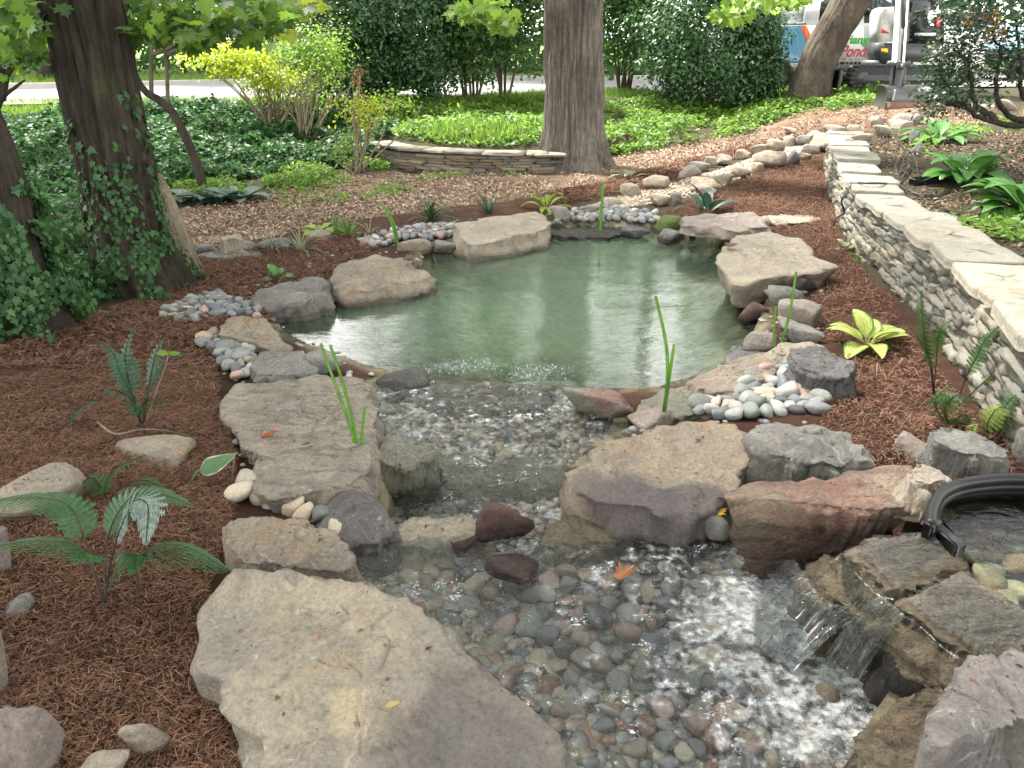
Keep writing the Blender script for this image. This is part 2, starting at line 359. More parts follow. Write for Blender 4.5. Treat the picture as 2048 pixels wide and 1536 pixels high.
c_crk = n.mix(n.ramp(n.vor(p, 42, 'F1', 'Color'), [(0, 0), (1, 1)]), (.17, .12, .085), (.46, .36, .27))
c_law = n.mix(nf, (.055, .10, .015), (.14, .22, .035))
cc = n.mix(edge(m2.outputs[0]), c_def, c_law); cc = n.mix(edge(sep.outputs[1]), cc, c_lit); cc = n.mix(edge(sep.outputs[0]), cc, c_mul)
cc = n.mix(edge(m2.outputs[1]), cc, c_crk); cc = n.mix(sep.outputs[2], cc, c_bed)
hh = n.math('ADD', nf, n.math('MULTIPLY', nz, 1.2))
GROUND_MAT = n.done(n.principled(Base_Color=cc, Roughness=.9, Specular_IOR_Level=.2, Normal=n.bump(hh, .9, .03)))
one = np.ones(XX.size)
g = add('ground', np.stack([XX.ravel(), YY.ravel(), ZZ.ravel()], 1), GF, GROUND_MAT, origin=(0, 0, 0),
        attrs={'mask': np.stack([mM.ravel(), mL.ravel(), mB.ravel(), one], 1), 'mask2': np.stack([mA.ravel(), mC.ravel(), 0 * one, one], 1)})
tag(g, 'mulched and leaf littered garden ground around the pond', kind='structure')
# road, lighter with kerb
def road_edge(pts): return [at(x, y, .64) for x, y in pts]
na = at(60, 210, .64); nb = at(1290, 187, .64); fa = at(60, 180, .64); fb = at(1290, 166, .64)
dirn = (nb - na)[:2] / np.linalg.norm((nb - na)[:2]); perp = np.array([-dirn[1], dirn[0]])
rw = max(4.8, abs((fa - na)[:2] @ perp))
ss_ = np.linspace(-60, 70, 131); V = []
for s in ss_:
    for k in np.linspace(0, rw, 5):
        q = na[:2] + dirn * s + perp * k; V.append((q[0], q[1], 0))
V = np.array(V); V[:, 2] = np.maximum(ground_z(V[:, 0], V[:, 1]) + .03, .66)
F = np.array([(i * 5 + k, (i + 1) * 5 + k, (i + 1) * 5 + k + 1, i * 5 + k + 1) for i in range(130) for k in range(4)])
n = N('asphalt'); p = n.pos(); c = n.mix(n.noise(p, 40, 5), (.16, .155, .16), (.24, .235, .235)); c = n.mix(n.ramp(n.noise(p, .7, 4), [(.4, 0), (.7, .6)]), c, (.26, .25, .25))
tag(add('road', V, F, n.done(n.principled(Base_Color=c, Roughness=.8, Normal=n.bump(n.noise(p, 120, 3), .3, .005))), origin=(0, 0, 0)), 'pale sunlit road beyond the hedges', kind='structure')
V = []
for s in ss_:
    q = na[:2] + dirn * s + perp * (rw + .0); z = max(gz(*q), .66)
    for k, h in ((0, -.1), (0, .13), (.16, .14), (.18, -.1)): r_ = q + perp * k; V.append((r_[0], r_[1], z + h))
F = np.array([(i * 4 + k, (i + 1) * 4 + k, (i + 1) * 4 + k + 1, i * 4 + k + 1) for i in range(130) for k in range(3)])
tag(add('kerb', V, F, plain('concrete', (.36, .34, .31), .85), origin=(0, 0, 0), smooth=False), 'low concrete kerb on the far side of the road', kind='structure')
# driveway under the truck
V = []; 
for s in np.linspace(0, 26, 27):
    for k in np.linspace(0, 5.5, 6): q = np.array([4.5 + s, 17.3 + .03 * s + k]); V.append((q[0], q[1], gz(*q) + .035))
F = np.array([(i * 6 + k, (i + 1) * 6 + k, (i + 1) * 6 + k + 1, i * 6 + k + 1) for i in range(26) for k in range(5)])
tag(add('driveway', V, F, plain('driveway_concrete', (.42, .40, .37), .85, bump=.2), origin=(0, 0, 0)), 'pale driveway under the parked truck', kind='structure')
# ================================================================ WATER
def water_mat(name, tint, ior, wave, murk=None, foam=False, rough=.02):
    n = N(name); p = n.pos()
    h = None
    for sc, a, rot in wave:
        q = n.math('MULTIPLY', n.noise(n.scaled(p, sc, (0, 0, rot)), 1, 3, .55, .6), a); h = q if h is None else n.math('ADD', h, q)
    nrm = n.bump(h, 1.0, 1.0)
    fr = n.new('Fresnel', IOR=ior, Normal=nrm).outputs[0]
    tr = n.new('BsdfTransparent', Color=tint).outputs[0]
    if murk:
        d = n.attr('depth'); f = n.math('SUBTRACT', 1, n.math('POWER', 2.718, n.math('MULTIPLY', d, -murk[1])))
        f = n.math('MULTIPLY', f, .97); body = n.mix(n.noise(p, .9, 3), murk[0], tuple(v * 1.25 for v in murk[0]))
        tr = n.mixsh(f, tr, n.new('BsdfDiffuse', Color=body).outputs[0])
    gl = n.new('BsdfGlossy', Roughness=(n.maprange(n.attr('foam'), .2, .8, rough, .28) if foam else rough), Normal=nrm, Color=(1, 1, 1)).outputs[0]
    sh = n.mixsh(fr, tr, gl)
    if foam:
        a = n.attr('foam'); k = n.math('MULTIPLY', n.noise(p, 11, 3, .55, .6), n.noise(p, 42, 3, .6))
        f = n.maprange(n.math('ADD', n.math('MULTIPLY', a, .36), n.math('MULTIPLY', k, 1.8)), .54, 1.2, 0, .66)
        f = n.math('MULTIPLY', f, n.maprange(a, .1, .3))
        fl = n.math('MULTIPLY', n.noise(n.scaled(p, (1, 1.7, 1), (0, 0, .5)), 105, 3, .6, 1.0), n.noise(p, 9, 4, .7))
        f = n.math('MAXIMUM', f, n.math('MULTIPLY', n.maprange(n.math('SUBTRACT', fl, n.math('MULTIPLY', a, .04)), .346, .39), .7))  # white flecks painted over the whole stream to stand in for sky glints
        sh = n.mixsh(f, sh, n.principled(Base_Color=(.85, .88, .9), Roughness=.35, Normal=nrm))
    return n.done(sh)
POND_W = water_mat('pond_water', (.80, .90, .80), 1.6, [((8, 24, 1), .0021, .05), ((25, 70, 1), .00035, -.1), ((2.2, 6, 1), .0030, .2)], murk=((.118, .172, .114), 2.0))
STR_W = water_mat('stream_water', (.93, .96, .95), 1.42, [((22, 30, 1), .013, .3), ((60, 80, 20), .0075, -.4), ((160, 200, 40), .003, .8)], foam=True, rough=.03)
def grid_in(poly, step, pad, zf, extra=None):
    lo = poly.min(0) - .1; hi = poly.max(0) + .1
    xs = np.arange(lo[0], hi[0], step); ys = np.arange(lo[1], hi[1], step); X, Y = np.meshgrid(xs, ys)
    ok = sdist(X, Y, poly) > -pad
    if extra is not None: ok &= extra(X, Y)
    ii = (np.arange(len(ys) - 1)[:, None] * len(xs) + np.arange(len(xs) - 1)[None, :]).ravel()
    F = np.stack([ii, ii + 1, ii + len(xs) + 1, ii + len(xs)], 1); F = F[ok.ravel()[F].all(1)]
    used = np.unique(F); mp = np.zeros(X.size, int); mp[used] = np.arange(len(used))
    x = X.ravel()[used]; y = Y.ravel()[used]
    return np.stack([x, y, zf(x, y)], 1), mp[F]
V, F = grid_in(POND, .04, .07, lambda x, y: 0 * x)
dep = np.maximum(0, -ground_z(V[:, 0], V[:, 1]))
V[:, 2] += fast_noise(V[:, 0] * .6, V[:, 1], .22, 5) * .004
o = tag(add('pond_water', V, F, POND_W, origin=(0, 0, 0), attrs={'depth': dep}), 'murky green rippled water of the pond', kind='structure')
FALL = [at(1600, 1300, .23)[:2], at(1690, 1400, .23)[:2], at(1540, 1230, .23)[:2]]
def str_z(x, y):
    ff = np.minimum(np.minimum(np.hypot(x - FALL[0][0], y - FALL[0][1]), np.hypot(x - FALL[1][0], y - FALL[1][1])), np.hypot(x - FALL[2][0], y - FALL[2][1]))
    amp = .35 + .6 * np.exp(-ff * 4) + .9 * sstep(2.0, 2.1, y) * sstep(2.5, 2.3, y) + .4 * sstep(2.6, 3.2, y)
    return zs_y(y) + amp * (fast_noise(x, y, .075, 11) * .017 + fast_noise(x, y, .033, 12) * .009)
V, F = grid_in(STREAM, .011, .07, str_z, lambda X, Y: sdist(X, Y, POND) < .05)
x, y = V[:, 0], V[:, 1]
ff = np.minimum(np.minimum(np.hypot(x - FALL[0][0], y - FALL[0][1]), np.hypot(x - FALL[1][0], y - FALL[1][1])), np.hypot(x - FALL[2][0], y - FALL[2][1]))
cas = at(1130, 1010, .2)[:2]; w1 = at(850, 850, .13)[:2]
foam = np.clip(.85 * np.exp(-(ff / .2) ** 2) + .34 * np.exp(-(ff / .5) ** 2) + .55 * np.exp(-(np.hypot(x - cas[0], y - cas[1]) / .1) ** 2) + .25 * np.exp(-(np.hypot(x - w1[0], y - w1[1]) / .35) ** 2) + .13 + .05 * sstep(2.5, 2.9, y) * sstep(3.9, 3.5, y), 0, 1)  # falls foam, plus an even base and mid stream rise for painted sparkle
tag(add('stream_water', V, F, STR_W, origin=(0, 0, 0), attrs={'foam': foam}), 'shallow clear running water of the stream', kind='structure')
# ================================================================ ROCKS
import bmesh
def ico(sub):
    bm = bmesh.new(); bmesh.ops.create_icosphere(bm, subdivisions=sub, radius=1); bm.verts.ensure_lookup_table()
    V = np.array([v.co[:] for v in bm.verts]); F = np.array([[v.index for v in f.verts] for f in bm.faces]); bm.free(); return V, F
ICO = {k: ico(k) for k in (2, 3, 4, 5, 6)}
def rock_mat(name, c1, c2, stain, vein=.4, layer=0.0, blot=.5, rust=None, rough=.8, wetdark=.42, patches=()):
    n = N(name); co = n.objco(); g = n.pos()
    wob = n.new('VectorMath', operation='ADD'); n.t.links.new(co, wob.inputs[0])
    sc3 = n.new('VectorMath', operation='SCALE'); tn = n.new('TexNoise', Scale=5.0, Detail=4.0); n.t.links.new(co, tn.inputs['Vector']); n.t.links.new(tn.outputs['Color'], sc3.inputs[0]); sc3.inputs['Scale'].default_value = .22
    n.t.links.new(sc3.outputs[0], wob.inputs[1]); cw = wob.outputs[0]
    big = n.noise(cw, 4.5, 10, .74); med = n.noise(cw, 11, 8, .7); fine = n.noise(co, 75, 6, .8); grit = n.noise(co, 260, 3, .7)
    c = n.mix(n.ramp(big, [(.40, 0), (.58, 1)]), c1, c2)
    c = n.mix(n.ramp(n.math('ADD', n.math('MULTIPLY', n.noise(cw, 6.1, 9, .72), .6), n.math('MULTIPLY', n.noise(co, 1.7, 4, .6), .4)), [(.50, 0), (.60, blot)]), c, stain)
    if rust: c = n.mix(n.ramp(n.noise(cw, 4.3, 7, .7), [(.55, 0), (.7, .75)]), c, rust)
    if layer:
        ly = n.noise(n.scaled(cw, (2.5, 26, 30), (0, 0, .12)), 1, 5, .6); c = n.mix(n.ramp(ly, [(.36, .75), (.5, 0)]), c, tuple(v * .38 for v in c1))
    if vein:
        v1 = n.vor(cw, 3.7, 'DISTANCE_TO_EDGE'); vm = n.math('MULTIPLY', n.ramp(v1, [(.0, 1), (.014, 0)]), n.ramp(n.noise(co, 4, 4), [(.54, 0), (.6, vein * .8)]))
        pale = n.ramp(n.noise(cw, 26, 10, .82), [(.585, 0), (.63, vein * .85)])
        c = n.mix(n.math('MAXIMUM', vm, pale), c, (.52, .50, .46))
    c = n.mix(n.ramp(med, [(.3, .55), (.55, 0)]), c, tuple(v * .55 for v in c1))
    for p0, r0, pc, pk in patches:
        dv = n.new('VectorMath', operation='DISTANCE'); n.t.links.new(g, dv.inputs[0]); dv.inputs[1].default_value = tuple(p0)
        dd = n.math('ADD', dv.outputs['Value'], n.math('MULTIPLY', n.math('SUBTRACT', n.noise(cw, 9, 7, .7), .5), r0 * 1.1))
        c = n.mix(n.math('MULTIPLY', n.maprange(dd, r0 * .75, r0 * 1.15, 1, 0), pk), c, pc)
    c = n.mix(1.0, c, n.ramp(fine, [(.25, .5), (.72, 1.3)]), 'MULTIPLY')
    c = n.mix(n.ramp(n.noise(co, 42, 6, .85), [(.61, 0), (.66, .75)]), c, (.045, .04, .038))
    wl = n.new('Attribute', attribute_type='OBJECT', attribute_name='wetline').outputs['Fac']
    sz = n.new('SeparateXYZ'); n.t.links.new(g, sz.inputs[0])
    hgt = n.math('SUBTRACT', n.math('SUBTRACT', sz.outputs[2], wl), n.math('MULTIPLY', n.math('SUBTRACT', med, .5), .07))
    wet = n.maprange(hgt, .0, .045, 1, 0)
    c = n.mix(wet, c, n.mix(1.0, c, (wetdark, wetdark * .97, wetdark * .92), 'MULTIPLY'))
    ro = n.mix(wet, (rough,) * 3, (.12,) * 3)
    h = n.math('ADD', n.math('MULTIPLY', med, 1.3), n.math('ADD', n.math('MULTIPLY', fine, .4), n.math('MULTIPLY', grit, .12)))
    if layer: h = n.math('ADD', h, n.math('MULTIPLY', ly, 1.6))
    return n.done(n.principled(Base_Color=c, Roughness=ro, Specular_IOR_Level=.4, Normal=n.bump(h, .9, .03)))
RM = {
 'big': rock_mat('mottled_boulder_stone', (.365, .308, .228), (.255, .228, .19), (.125, .112, .105), .8, rust=(.34, .255, .15), blot=.8, patches=[(at(1010, 1440, .40), .22, (.125, .112, .108), .65), (at(900, 1560, .38), .2, (.12, .105, .105), .7), (at(690, 1395, .42), .05, (.42, .35, .235), .9), (at(685, 1425, .42), .05, (.42, .35, .235), .9), (at(640, 1180, .44), .09, (.40, .345, .25), .6), (at(520, 1400, .42), .1, (.36, .31, .23), .5)]),
 'tan': rock_mat('tan_sandstone', (.335, .27, .195), (.235, .205, .168), (.13, .107, .095), .6, rust=(.33, .20, .09)),
 'stained': rock_mat('purple_stained_sandstone', (.36, .285, .205), (.27, .23, .18), (.13, .105, .095), .5, rust=(.36, .24, .13), patches=[(at(1260, 1010, .33), .17, (.10, .085, .09), .85), (at(1400, 1030, .31), .16, (.10, .085, .09), .85), (at(1180, 960, .36), .07, (.13, .115, .10), .7)]),
 'pale': rock_mat('pale_sandstone', (.375, .318, .24), (.285, .25, .20), (.20, .17, .14), .5, blot=.35),
 'pink': rock_mat('pink_grey_stone', (.30, .248, .20), (.225, .20, .178), (.16, .12, .12), .7),
 'grey': rock_mat('grey_stone', (.255, .24, .212), (.175, .168, .155), (.085, .085, .09), .75),
 'dark': rock_mat('dark_stone', (.105, .10, .10), (.15, .145, .145), (.05, .048, .052), .5, blot=.4),
 'purple': rock_mat('purple_grey_stone', (.22, .198, .18), (.14, .128, .128), (.07, .062, .075), .75),
 'green': rock_mat('green_grey_stone', (.155, .16, .125), (.20, .19, .145), (.09, .09, .07), .35),
 'red': rock_mat('red_jasper_stone', (.13, .065, .052), (.075, .042, .04), (.19, .13, .11), .35),
 'redgreen': rock_mat('red_and_green_stone', (.19, .22, .165), (.22, .115, .10), (.12, .15, .11), .8),
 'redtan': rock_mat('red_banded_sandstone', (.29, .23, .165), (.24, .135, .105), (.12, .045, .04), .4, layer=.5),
 'layer': rock_mat('layered_slate', (.345, .30, .23), (.25, .226, .188), (.20, .15, .11), .5, layer=1, rust=(.34, .21, .12)),
 'wettan': rock_mat('wet_tan_stone', (.215, .17, .115), (.14, .115, .08), (.13, .10, .07), .2, rough=.13, layer=.3, rust=(.24, .13, .06)),
 'wetgreen': rock_mat('wet_green_stone', (.15, .14, .095), (.10, .10, .075), (.06, .06, .045), .25, rough=.12),
 'wetcream': rock_mat('wet_cream_stone', (.40, .35, .26), (.30, .27, .20), (.24, .16, .10), .5, rough=.13),
 'wetdark': rock_mat('wet_dark_stone', (.05, .048, .045), (.085, .075, .065), (.025, .025, .027), .3, rough=.12),
 'moss': rock_mat('mossy_stone', (.075, .11, .025), (.11, .15, .035), (.06, .07, .03), .0),
}
LABELS = []
def slab(name, label, pts, zt, zb, mat, dome=0.0, edge=.03, rough=.014, flare=.04, ledge=0.0, wet=-1.0, K=150, cat='rock', seed=None, under=0.0, low=.02):
    """a stone whose upper face has the given outline; zt is one height or (far, near) heights, the sides drop to zb"""
    P = np.array(pts, float); py0, py1 = P[:, 1].min(), P[:, 1].max()
    zf, zn = zt if isinstance(zt, tuple) else (zt, zt)
    W = np.array([at(x, y, zf + (zn - zf) * (y - py0) / max(1, py1 - py0)) for x, y in P])
    A = np.c_[W[:, :2], np.ones(len(W))]; pl = np.linalg.lstsq(A, W[:, 2], rcond=None)[0]
    # area centroid
    x_, y_ = W[:, 0], W[:, 1]; x1, y1 = np.roll(x_, -1), np.roll(y_, -1); cr = x_ * y1 - x1 * y_; ar = cr.sum() / 2
    c = np.array([((x_ + x1) * cr).sum(), ((y_ + y1) * cr).sum()]) / (6 * ar)
    th = np.arange(K) * 2 * math.pi / K; Rm = np.zeros(K)
    for i in range(len(W)):
        a = W[i, :2] - c; b = W[(i + 1) % len(W), :2] - c; e = b - a
        den = np.cos(th) * e[1] - np.sin(th) * e[0]; den = np.where(abs(den) < 1e-9, 1e-9, den)
        r = (a[0] * e[1] - a[1] * e[0]) / den; u = (a[0] * np.sin(th) - a[1] * np.cos(th)) / den
        # point = r*(cos,sin) = a + u'*e
        px_, py_ = r * np.cos(th) - a[0], r * np.sin(th) - a[1]; uu = (px_ * e[0] + py_ * e[1]) / (e @ e)
        ok = (r > 0) & (uu >= -1e-6) & (uu <= 1 + 1e-6); Rm = np.where(ok, np.maximum(Rm, r), Rm)
    Rm = np.where(Rm <= 0, np.median(Rm), Rm); Rm = (np.roll(Rm, 1) + 2 * Rm + np.roll(Rm, -1)) / 4
    size = Rm.mean(); sd_ = (hash(label) % 1000 if seed is None else seed) * 1.0
    sd_ = sum(map(ord, label)) * .37
    edge = min(edge * .62, size * .25)
    prof = [(f, 0) for f in np.linspace(0, .8, max(14, int(size / .0095)))] + [(f, 0) for f in (.86, .91, .95)]
    rings = []
    for f, _ in prof: rings.append((Rm * f, np.zeros(K), f))
    hside = max(.03, (zn + zf) / 2 - zb)
    for a in (35, 65, 90):
        rings.append((Rm - edge * (1 - math.sin(R(a))), -edge * (1 - math.cos(R(a))) + np.zeros(K), 1.0))
    for f in np.linspace(.12, 1, 10):
        rings.append((Rm + flare * math.sin(f * 2.2) - under * f, -edge - (hside - edge) * f + np.zeros(K), 1 + f))
    V = [];
    for r, dz, f in rings:
        x = c[0] + r * np.cos(th); y = c[1] + r * np.sin(th)
        z = pl[0] * x + pl[1] * y + pl[2] + dz - dome * min(f, 1) ** 2.2
        if f > 1: z = np.maximum(z * (1 - (f - 1)) + (zb) * (f - 1), zb)
        V.append(np.stack([x, y, z], 1))
    V = np.concatenate(V); nr = len(rings)
    S = .35 / max(size, .12)
    # relief: broad undulation, chipped edge, grain; sides broken into facets
    fr = np.repeat([q[2] for q in rings], K)
    o1 = fbm(V, 3.2 * S ** .5, 4, sd_); o2 = fbm(V, 12, 3, sd_ + 9); o3 = fbm(V * np.array([1, 1, 2.5]), 6 * S ** .5, 3, sd_ + 21)
    rad = V[:, :2] - c; rl = np.linalg.norm(rad, axis=1)[:, None] + 1e-9
    side = sstep(.8, 1.0, fr)
    V[:, 2] += (o1 * low + o2 * rough * .6) * np.where(fr > 1.02, .2, 1)
    o4 = np.abs(fbm(V, 9, 2, sd_ + 31)); V[:, 2] -= np.maximum(0, .10 - o4) * .07 * sstep(1.02, .8, fr) * (o1 > -.05)
    strat = fbm(np.c_[V[:, :2] * 1.5, V[:, 2] * 26 + V[:, 0] * 3], 1, 2, sd_ + 5)
    cell = np.abs(np.modf(np.abs(o3) * 3)[0] - .5) - .25
    V[:, :2] += rad / rl * ((o3 * .05 * min(1, size / .25) + cell * .028 + o2 * rough + strat * .014) * side)[:, None]
    if ledge:
        t = (V[:, 1] * 16 + V[:, 0] * 2.5 + o1 * 1.4 + sd_); st_ = np.floor(t) + sstep(.0, .22, t - np.floor(t)); V[:, 2] += (np.modf(np.abs(np.sin(np.floor(t) * 12.9) * 437.5))[0] - .5) * ledge * sstep(1.02, .9, fr)
        V[:, 2] += (np.modf(t)[0] - .5) * ledge * .5 * sstep(1.02, .9, fr)
    F = []
    ii = np.arange(K); jj = (ii + 1) % K
    for k in range(nr - 1): F.append(np.stack([k * K + ii, (k + 1) * K + ii, (k + 1) * K + jj, k * K + jj], 1))
    F = np.concatenate(F)
    F = F[K:]; V0 = V[:K].mean(0); V[:K] = V0    # the centre ring collapses onto one point
    tri = np.stack([np.zeros(K, int), K + ii, K + jj], 1)
    o = add(name, V, [F, tri, np.array([list(range((nr - 1) * K + K - 1, (nr - 1) * K - 1, -1))])], RM[mat] if isinstance(mat, str) else mat, origin=(c[0], c[1], zb))
    o['wetline'] = wet
    return tag(o, label, cat)
def facet_shape(sub, npl, seed, sharp=14, rough=.06, flat=.3):
    V, F = ICO[sub]; r_ = np.random.default_rng(seed)
    nn = r_.normal(size=(npl, 3)); nn /= np.linalg.norm(nn, axis=1)[:, None]; nn[0] = (0.1, -.05, 1); nn[1] = (0, 0, -1); nn /= np.linalg.norm(nn, axis=1)[:, None]
    d = r_.uniform(.68, 1.0, npl); D = np.maximum(V @ nn.T, .02) / d
    q = 1 / (D ** sharp).sum(1) ** (1 / sharp)
    P = V * q[:, None]; P *= (1 + rough * fbm(P, 2.2, 4, seed * 1.7) + rough * .4 * fbm(P, 8, 3, seed * 2.3))[:, None]
    lo, hi = P.min(0), P.max(0); return (P - (lo + hi) / 2) / ((hi - lo) / 2), F
FAC = {}
def boulder(name, label, box, mat, depth=.8, rz=0.0, seed=1, sub=4, npl=14, sink=.12, wet=-1.0, zbase=None, cat='rock', rough=.06, sharp=14, hmin=.3, group=None, tilt=0.0):
    """faceted stone; box is the photo's bounding box (x0, y0, x1, y1), its lower edge is where it meets the ground"""
    x0, y0, x1, y1 = box; cx = (x0 + x1) / 2
    p = ag(cx, y1) if zbase is None else at(cx, y1, zbase)
    dv = p - np.array([0, 0, CAM_H]); fw = dv[1] * CP - dv[2] * SP; pm = FPX / fw; dist = np.linalg.norm(dv)
    w_ = (x1 - x0) / pm; el = math.asin(-dv[2] / dist); d_ = w_ * depth; vis = (y1 - y0) / pm / (1.0)
    h = max((vis - .75 * d_ * math.sin(el)) / math.cos(el), hmin * w_)
    key = (sub, npl, seed, sharp, rough)
    if key not in FAC: FAC[key] = facet_shape(sub, npl, seed, sharp, rough)
    V, F = FAC[key]; hh = h * (1 + sink); az = math.atan2(dv[0], dv[1])
    S = V * np.array([w_ / 2, d_ / 2, hh / 2])
    if tilt: c_, s_ = math.cos(tilt), math.sin(tilt); S = S @ np.array([[c_, 0, s_], [0, 1, 0], [-s_, 0, c_]]).T
    ct = np.array([p[0], p[1], 0]) + np.array([math.sin(az), math.cos(az), 0]) * d_ * .45
    c_, s_ = math.cos(rz - az), math.sin(rz - az); S = S @ np.array([[c_, -s_, 0], [s_, c_, 0], [0, 0, 1]]).T
    ct[2] = p[2] + h - hh / 2
    o = add(name, S + ct, F, RM[mat] if isinstance(mat, str) else mat, origin=(ct[0], ct[1], ct[2] - hh / 2)); o['wetline'] = wet
    return tag(o, label, cat, group)
B = boulder
# ---- big stones at the near end of the stream
slab('boulder', 'huge flat tan and grey boulder with cream patches beside the near stream', [(398,1212),(432,1165),(500,1138),(565,1142),(640,1165),(690,1166),(790,1190),(860,1225),(930,1290),(1000,1352),(1080,1425),(1140,1465),(1172,1510),(1170,1580),(1080,1660),(800,1690),(580,1640),(500,1545),(468,1450),(445,1350),(392,1330),(376,1265)], (.44, .37), .1, 'big', edge=.05, low=.05, wet=.2, K=180, flare=.02, rough=.012)
slab('flat_rock', 'smooth tan flat stone just above the huge boulder', [(450,1032),(538,1012),(612,1030),(700,1088),(716,1112),(690,1138),(600,1135),(482,1120),(440,1085)], (.40, .35), .12, 'tan', dome=.02, edge=.06, wet=.19)
slab('slate_slab', 'layered pale slate slab with cracked ledges and a red leaf on it', [(440,790),(482,762),(560,750),(700,750),(738,765),(745,800),(745,850),(765,880),(742,905),(745,935),(708,972),(650,985),(560,980),(505,960),(492,900),(462,850),(440,820)], (.27, .33), .05, 'layer', ledge=.02, edge=.02, wet=.13, K=160)
slab('boulder', 'rounded dark grey boulder with blue stain between slate slab and stream', [(652,962),(700,945),(745,960),(785,998),(797,1030),(760,1065),(690,1062),(622,1037),(628,990)], .31, .08, 'purple', dome=.07, edge=.08, wet=.17)
slab('flat_rock', 'thin olive green stone wedged beside the reed stalks', [(758,887),(800,872),(862,888),(866,915),(822,934),(770,928),(742,916)], (.27, .25), .06, 'green', edge=.02, wet=.13, under=.03)
slab('boulder', 'large tan slab with dark purple stain across from the slate slab', [(1140,940),(1180,902),(1262,870),(1382,842),(1478,840),(1498,868),(1505,920),(1470,985),(1425,1030),(1380,1040),(1240,1020),(1180,990),(1142,965)], (.42, .30), .06, 'stained', edge=.035, low=.03, wet=.19, K=150, under=.04)
slab('boulder', 'tan and red overhanging slab with dark red front beside the basin', [(1448,985),(1500,968),(1600,960),(1700,940),(1812,925),(1845,948),(1815,985),(1818,1015),(1750,1028),(1640,1015),(1530,1005),(1470,1005)], (.50, .50), .16, 'redtan', edge=.03, wet=.40, under=.16, K=130, flare=.0)  # wet line raised to darken the front as if in shade, not damp
slab('boulder', 'rough pitted grey boulder behind the red slab', [(1498,852),(1550,832),(1640,838),(1700,850),(1738,880),(1752,905),(1710,915),(1600,905),(1515,890)], (.47, .44), .2, 'grey', dome=.03, edge=.06, rough=.03, low=.04, K=130, flare=.03)
slab('boulder', 'angular dark grey boulder behind the black basin rim', [(1855,860),(1900,850),(1962,866),(2022,902),(2012,915),(1950,908),(1880,888)], (.52, .50), .25, 'grey', edge=.03, rough=.02, flare=.01)
B('boulder', 'grey boulder cut by the right edge behind the basin', (2015,850,2090,950), 'grey', seed=5)
B('boulder', 'pinkish stone half covered in mulch behind the red slab', (1782,868,1868,930), 'pink', seed=6)
slab('flat_rock', 'white wedge shaped stone on the end of the red slab', [(1815,942),(1830,937),(1890,950),(1900,962),(1860,972),(1822,965)], .57, .46, 'pale', edge=.02)
slab('boulder', 'dark grey boulder with black top beside the yellow hosta', [(1574,712),(1600,697),(1650,700),(1715,735),(1700,752),(1650,748),(1600,735)], (.34, .33), .14, 'dark', edge=.035, flare=.01)
slab('flat_rock', 'big pale angular slab jutting over the pond on its right shore', [(1438,512),(1470,467),(1532,462),(1600,472),(1632,510),(1675,530),(1650,541),(1570,546),(1490,566),(1462,562),(1456,542),(1436,526)], (.30, .27), .05, 'pale', edge=.03, wet=.02, under=.12, K=130, flare=-.02)
slab('flat_rock', 'lavender grey flat slab roofing the dark skimmer opening', [(1370,432),(1440,425),(1500,423),(1535,438),(1536,452),(1480,463),(1405,453),(1368,446)], (.27, .25), .16, 'pink', edge=.025, under=.02)
slab('flat_rock', 'long tan slab on the far shore of the pond', [(906,446),(982,433),(1070,424),(1098,433),(1094,455),(1040,470),(945,488),(922,474)], (.19, .16), -.1, 'pale', edge=.025, wet=.02)
slab('boulder', 'tan domed slab with a brown leaf on the left shore', [(662,548),(680,516),(752,499),(802,507),(868,540),(848,552),(762,574),(684,584),(660,568)], (.20, .12), -.1, 'tan', dome=.03, edge=.05, wet=.02, low=.03)
slab('boulder', 'angular grey boulder left of the tan domed slab', [(500,592),(562,567),(642,541),(655,556),(656,590),(600,606),(540,618),(502,610)], (.20, .10), -.08, 'grey', edge=.04, wet=.02, low=.03)
slab('boulder', 'tan wedge stone sloping into the pond above slate slab', [(434,648),(470,632),(532,640),(592,700),(562,708),(500,684),(442,668)], (.26, .16), 0., 'tan', edge=.03, wet=.02)
slab('boulder', 'flat grey stone between tan wedge and slate slab', [(500,722),(542,698),(602,700),(642,744),(560,757),(504,752)], (.22, .20), 0., 'grey', edge=.03)
B('boulder', 'small dark grey stone dipping into the glare at the left shore', (592,692,688,752), 'grey', seed=8, wet=.03, depth=.7)
B('flat_rock', 'dark brown wet stone at the left end of the weir', (752,750,862,788), 'wetdark', seed=9, depth=.6, zbase=.10, wet=.05)
slab('flat_rock', 'orange tan weir slab with water sliding over it into the pond', [(780,770),(870,757),(985,757),(1060,775),(1112,800),(1080,815),(960,812),(840,800)], (.045, .10), -.25, 'wettan', edge=.03, wet=.2, low=.01)
B('flat_rock', 'small pointed brown stone at the right end of the weir', (1078,765,1112,800), 'wettan', seed=3, zbase=.06, npl=9, sub=3)
B('boulder', 'red and pale green jagged stone at the mouth of the stream', (1120,766,1270,846), 'redgreen', seed=12, npl=11, zbase=.11, rough=.12, depth=.55, wet=.12)
B('boulder', 'pinkish brown stone below the red and green one', (1248,806,1345,872), 'pink', seed=13, zbase=.13, wet=.13)
slab('flat_rock', 'flat grey brown slab at the near right corner of the pond', [(1270,800),(1380,768),(1440,775),(1480,800),(1440,828),(1330,838),(1280,825)], (.12, .18), -.1, 'green', edge=.03, wet=.04)
slab('flat_rock', 'smooth tan slab sloping into the pond below dark boulder', [(1374,758),(1430,735),(1520,705),(1560,710),(1545,750),(1480,785),(1420,790)], (.17, .20), -.1, 'tan', edge=.03, wet=.04)
slab('flat_rock', 'dark slate stone at the water on the right shore', [(1455,712),(1470,690),(1540,668),(1560,690),(1520,722),(1462,728)], (.10, .13), -.1, 'dark', edge=.02, wet=.04)
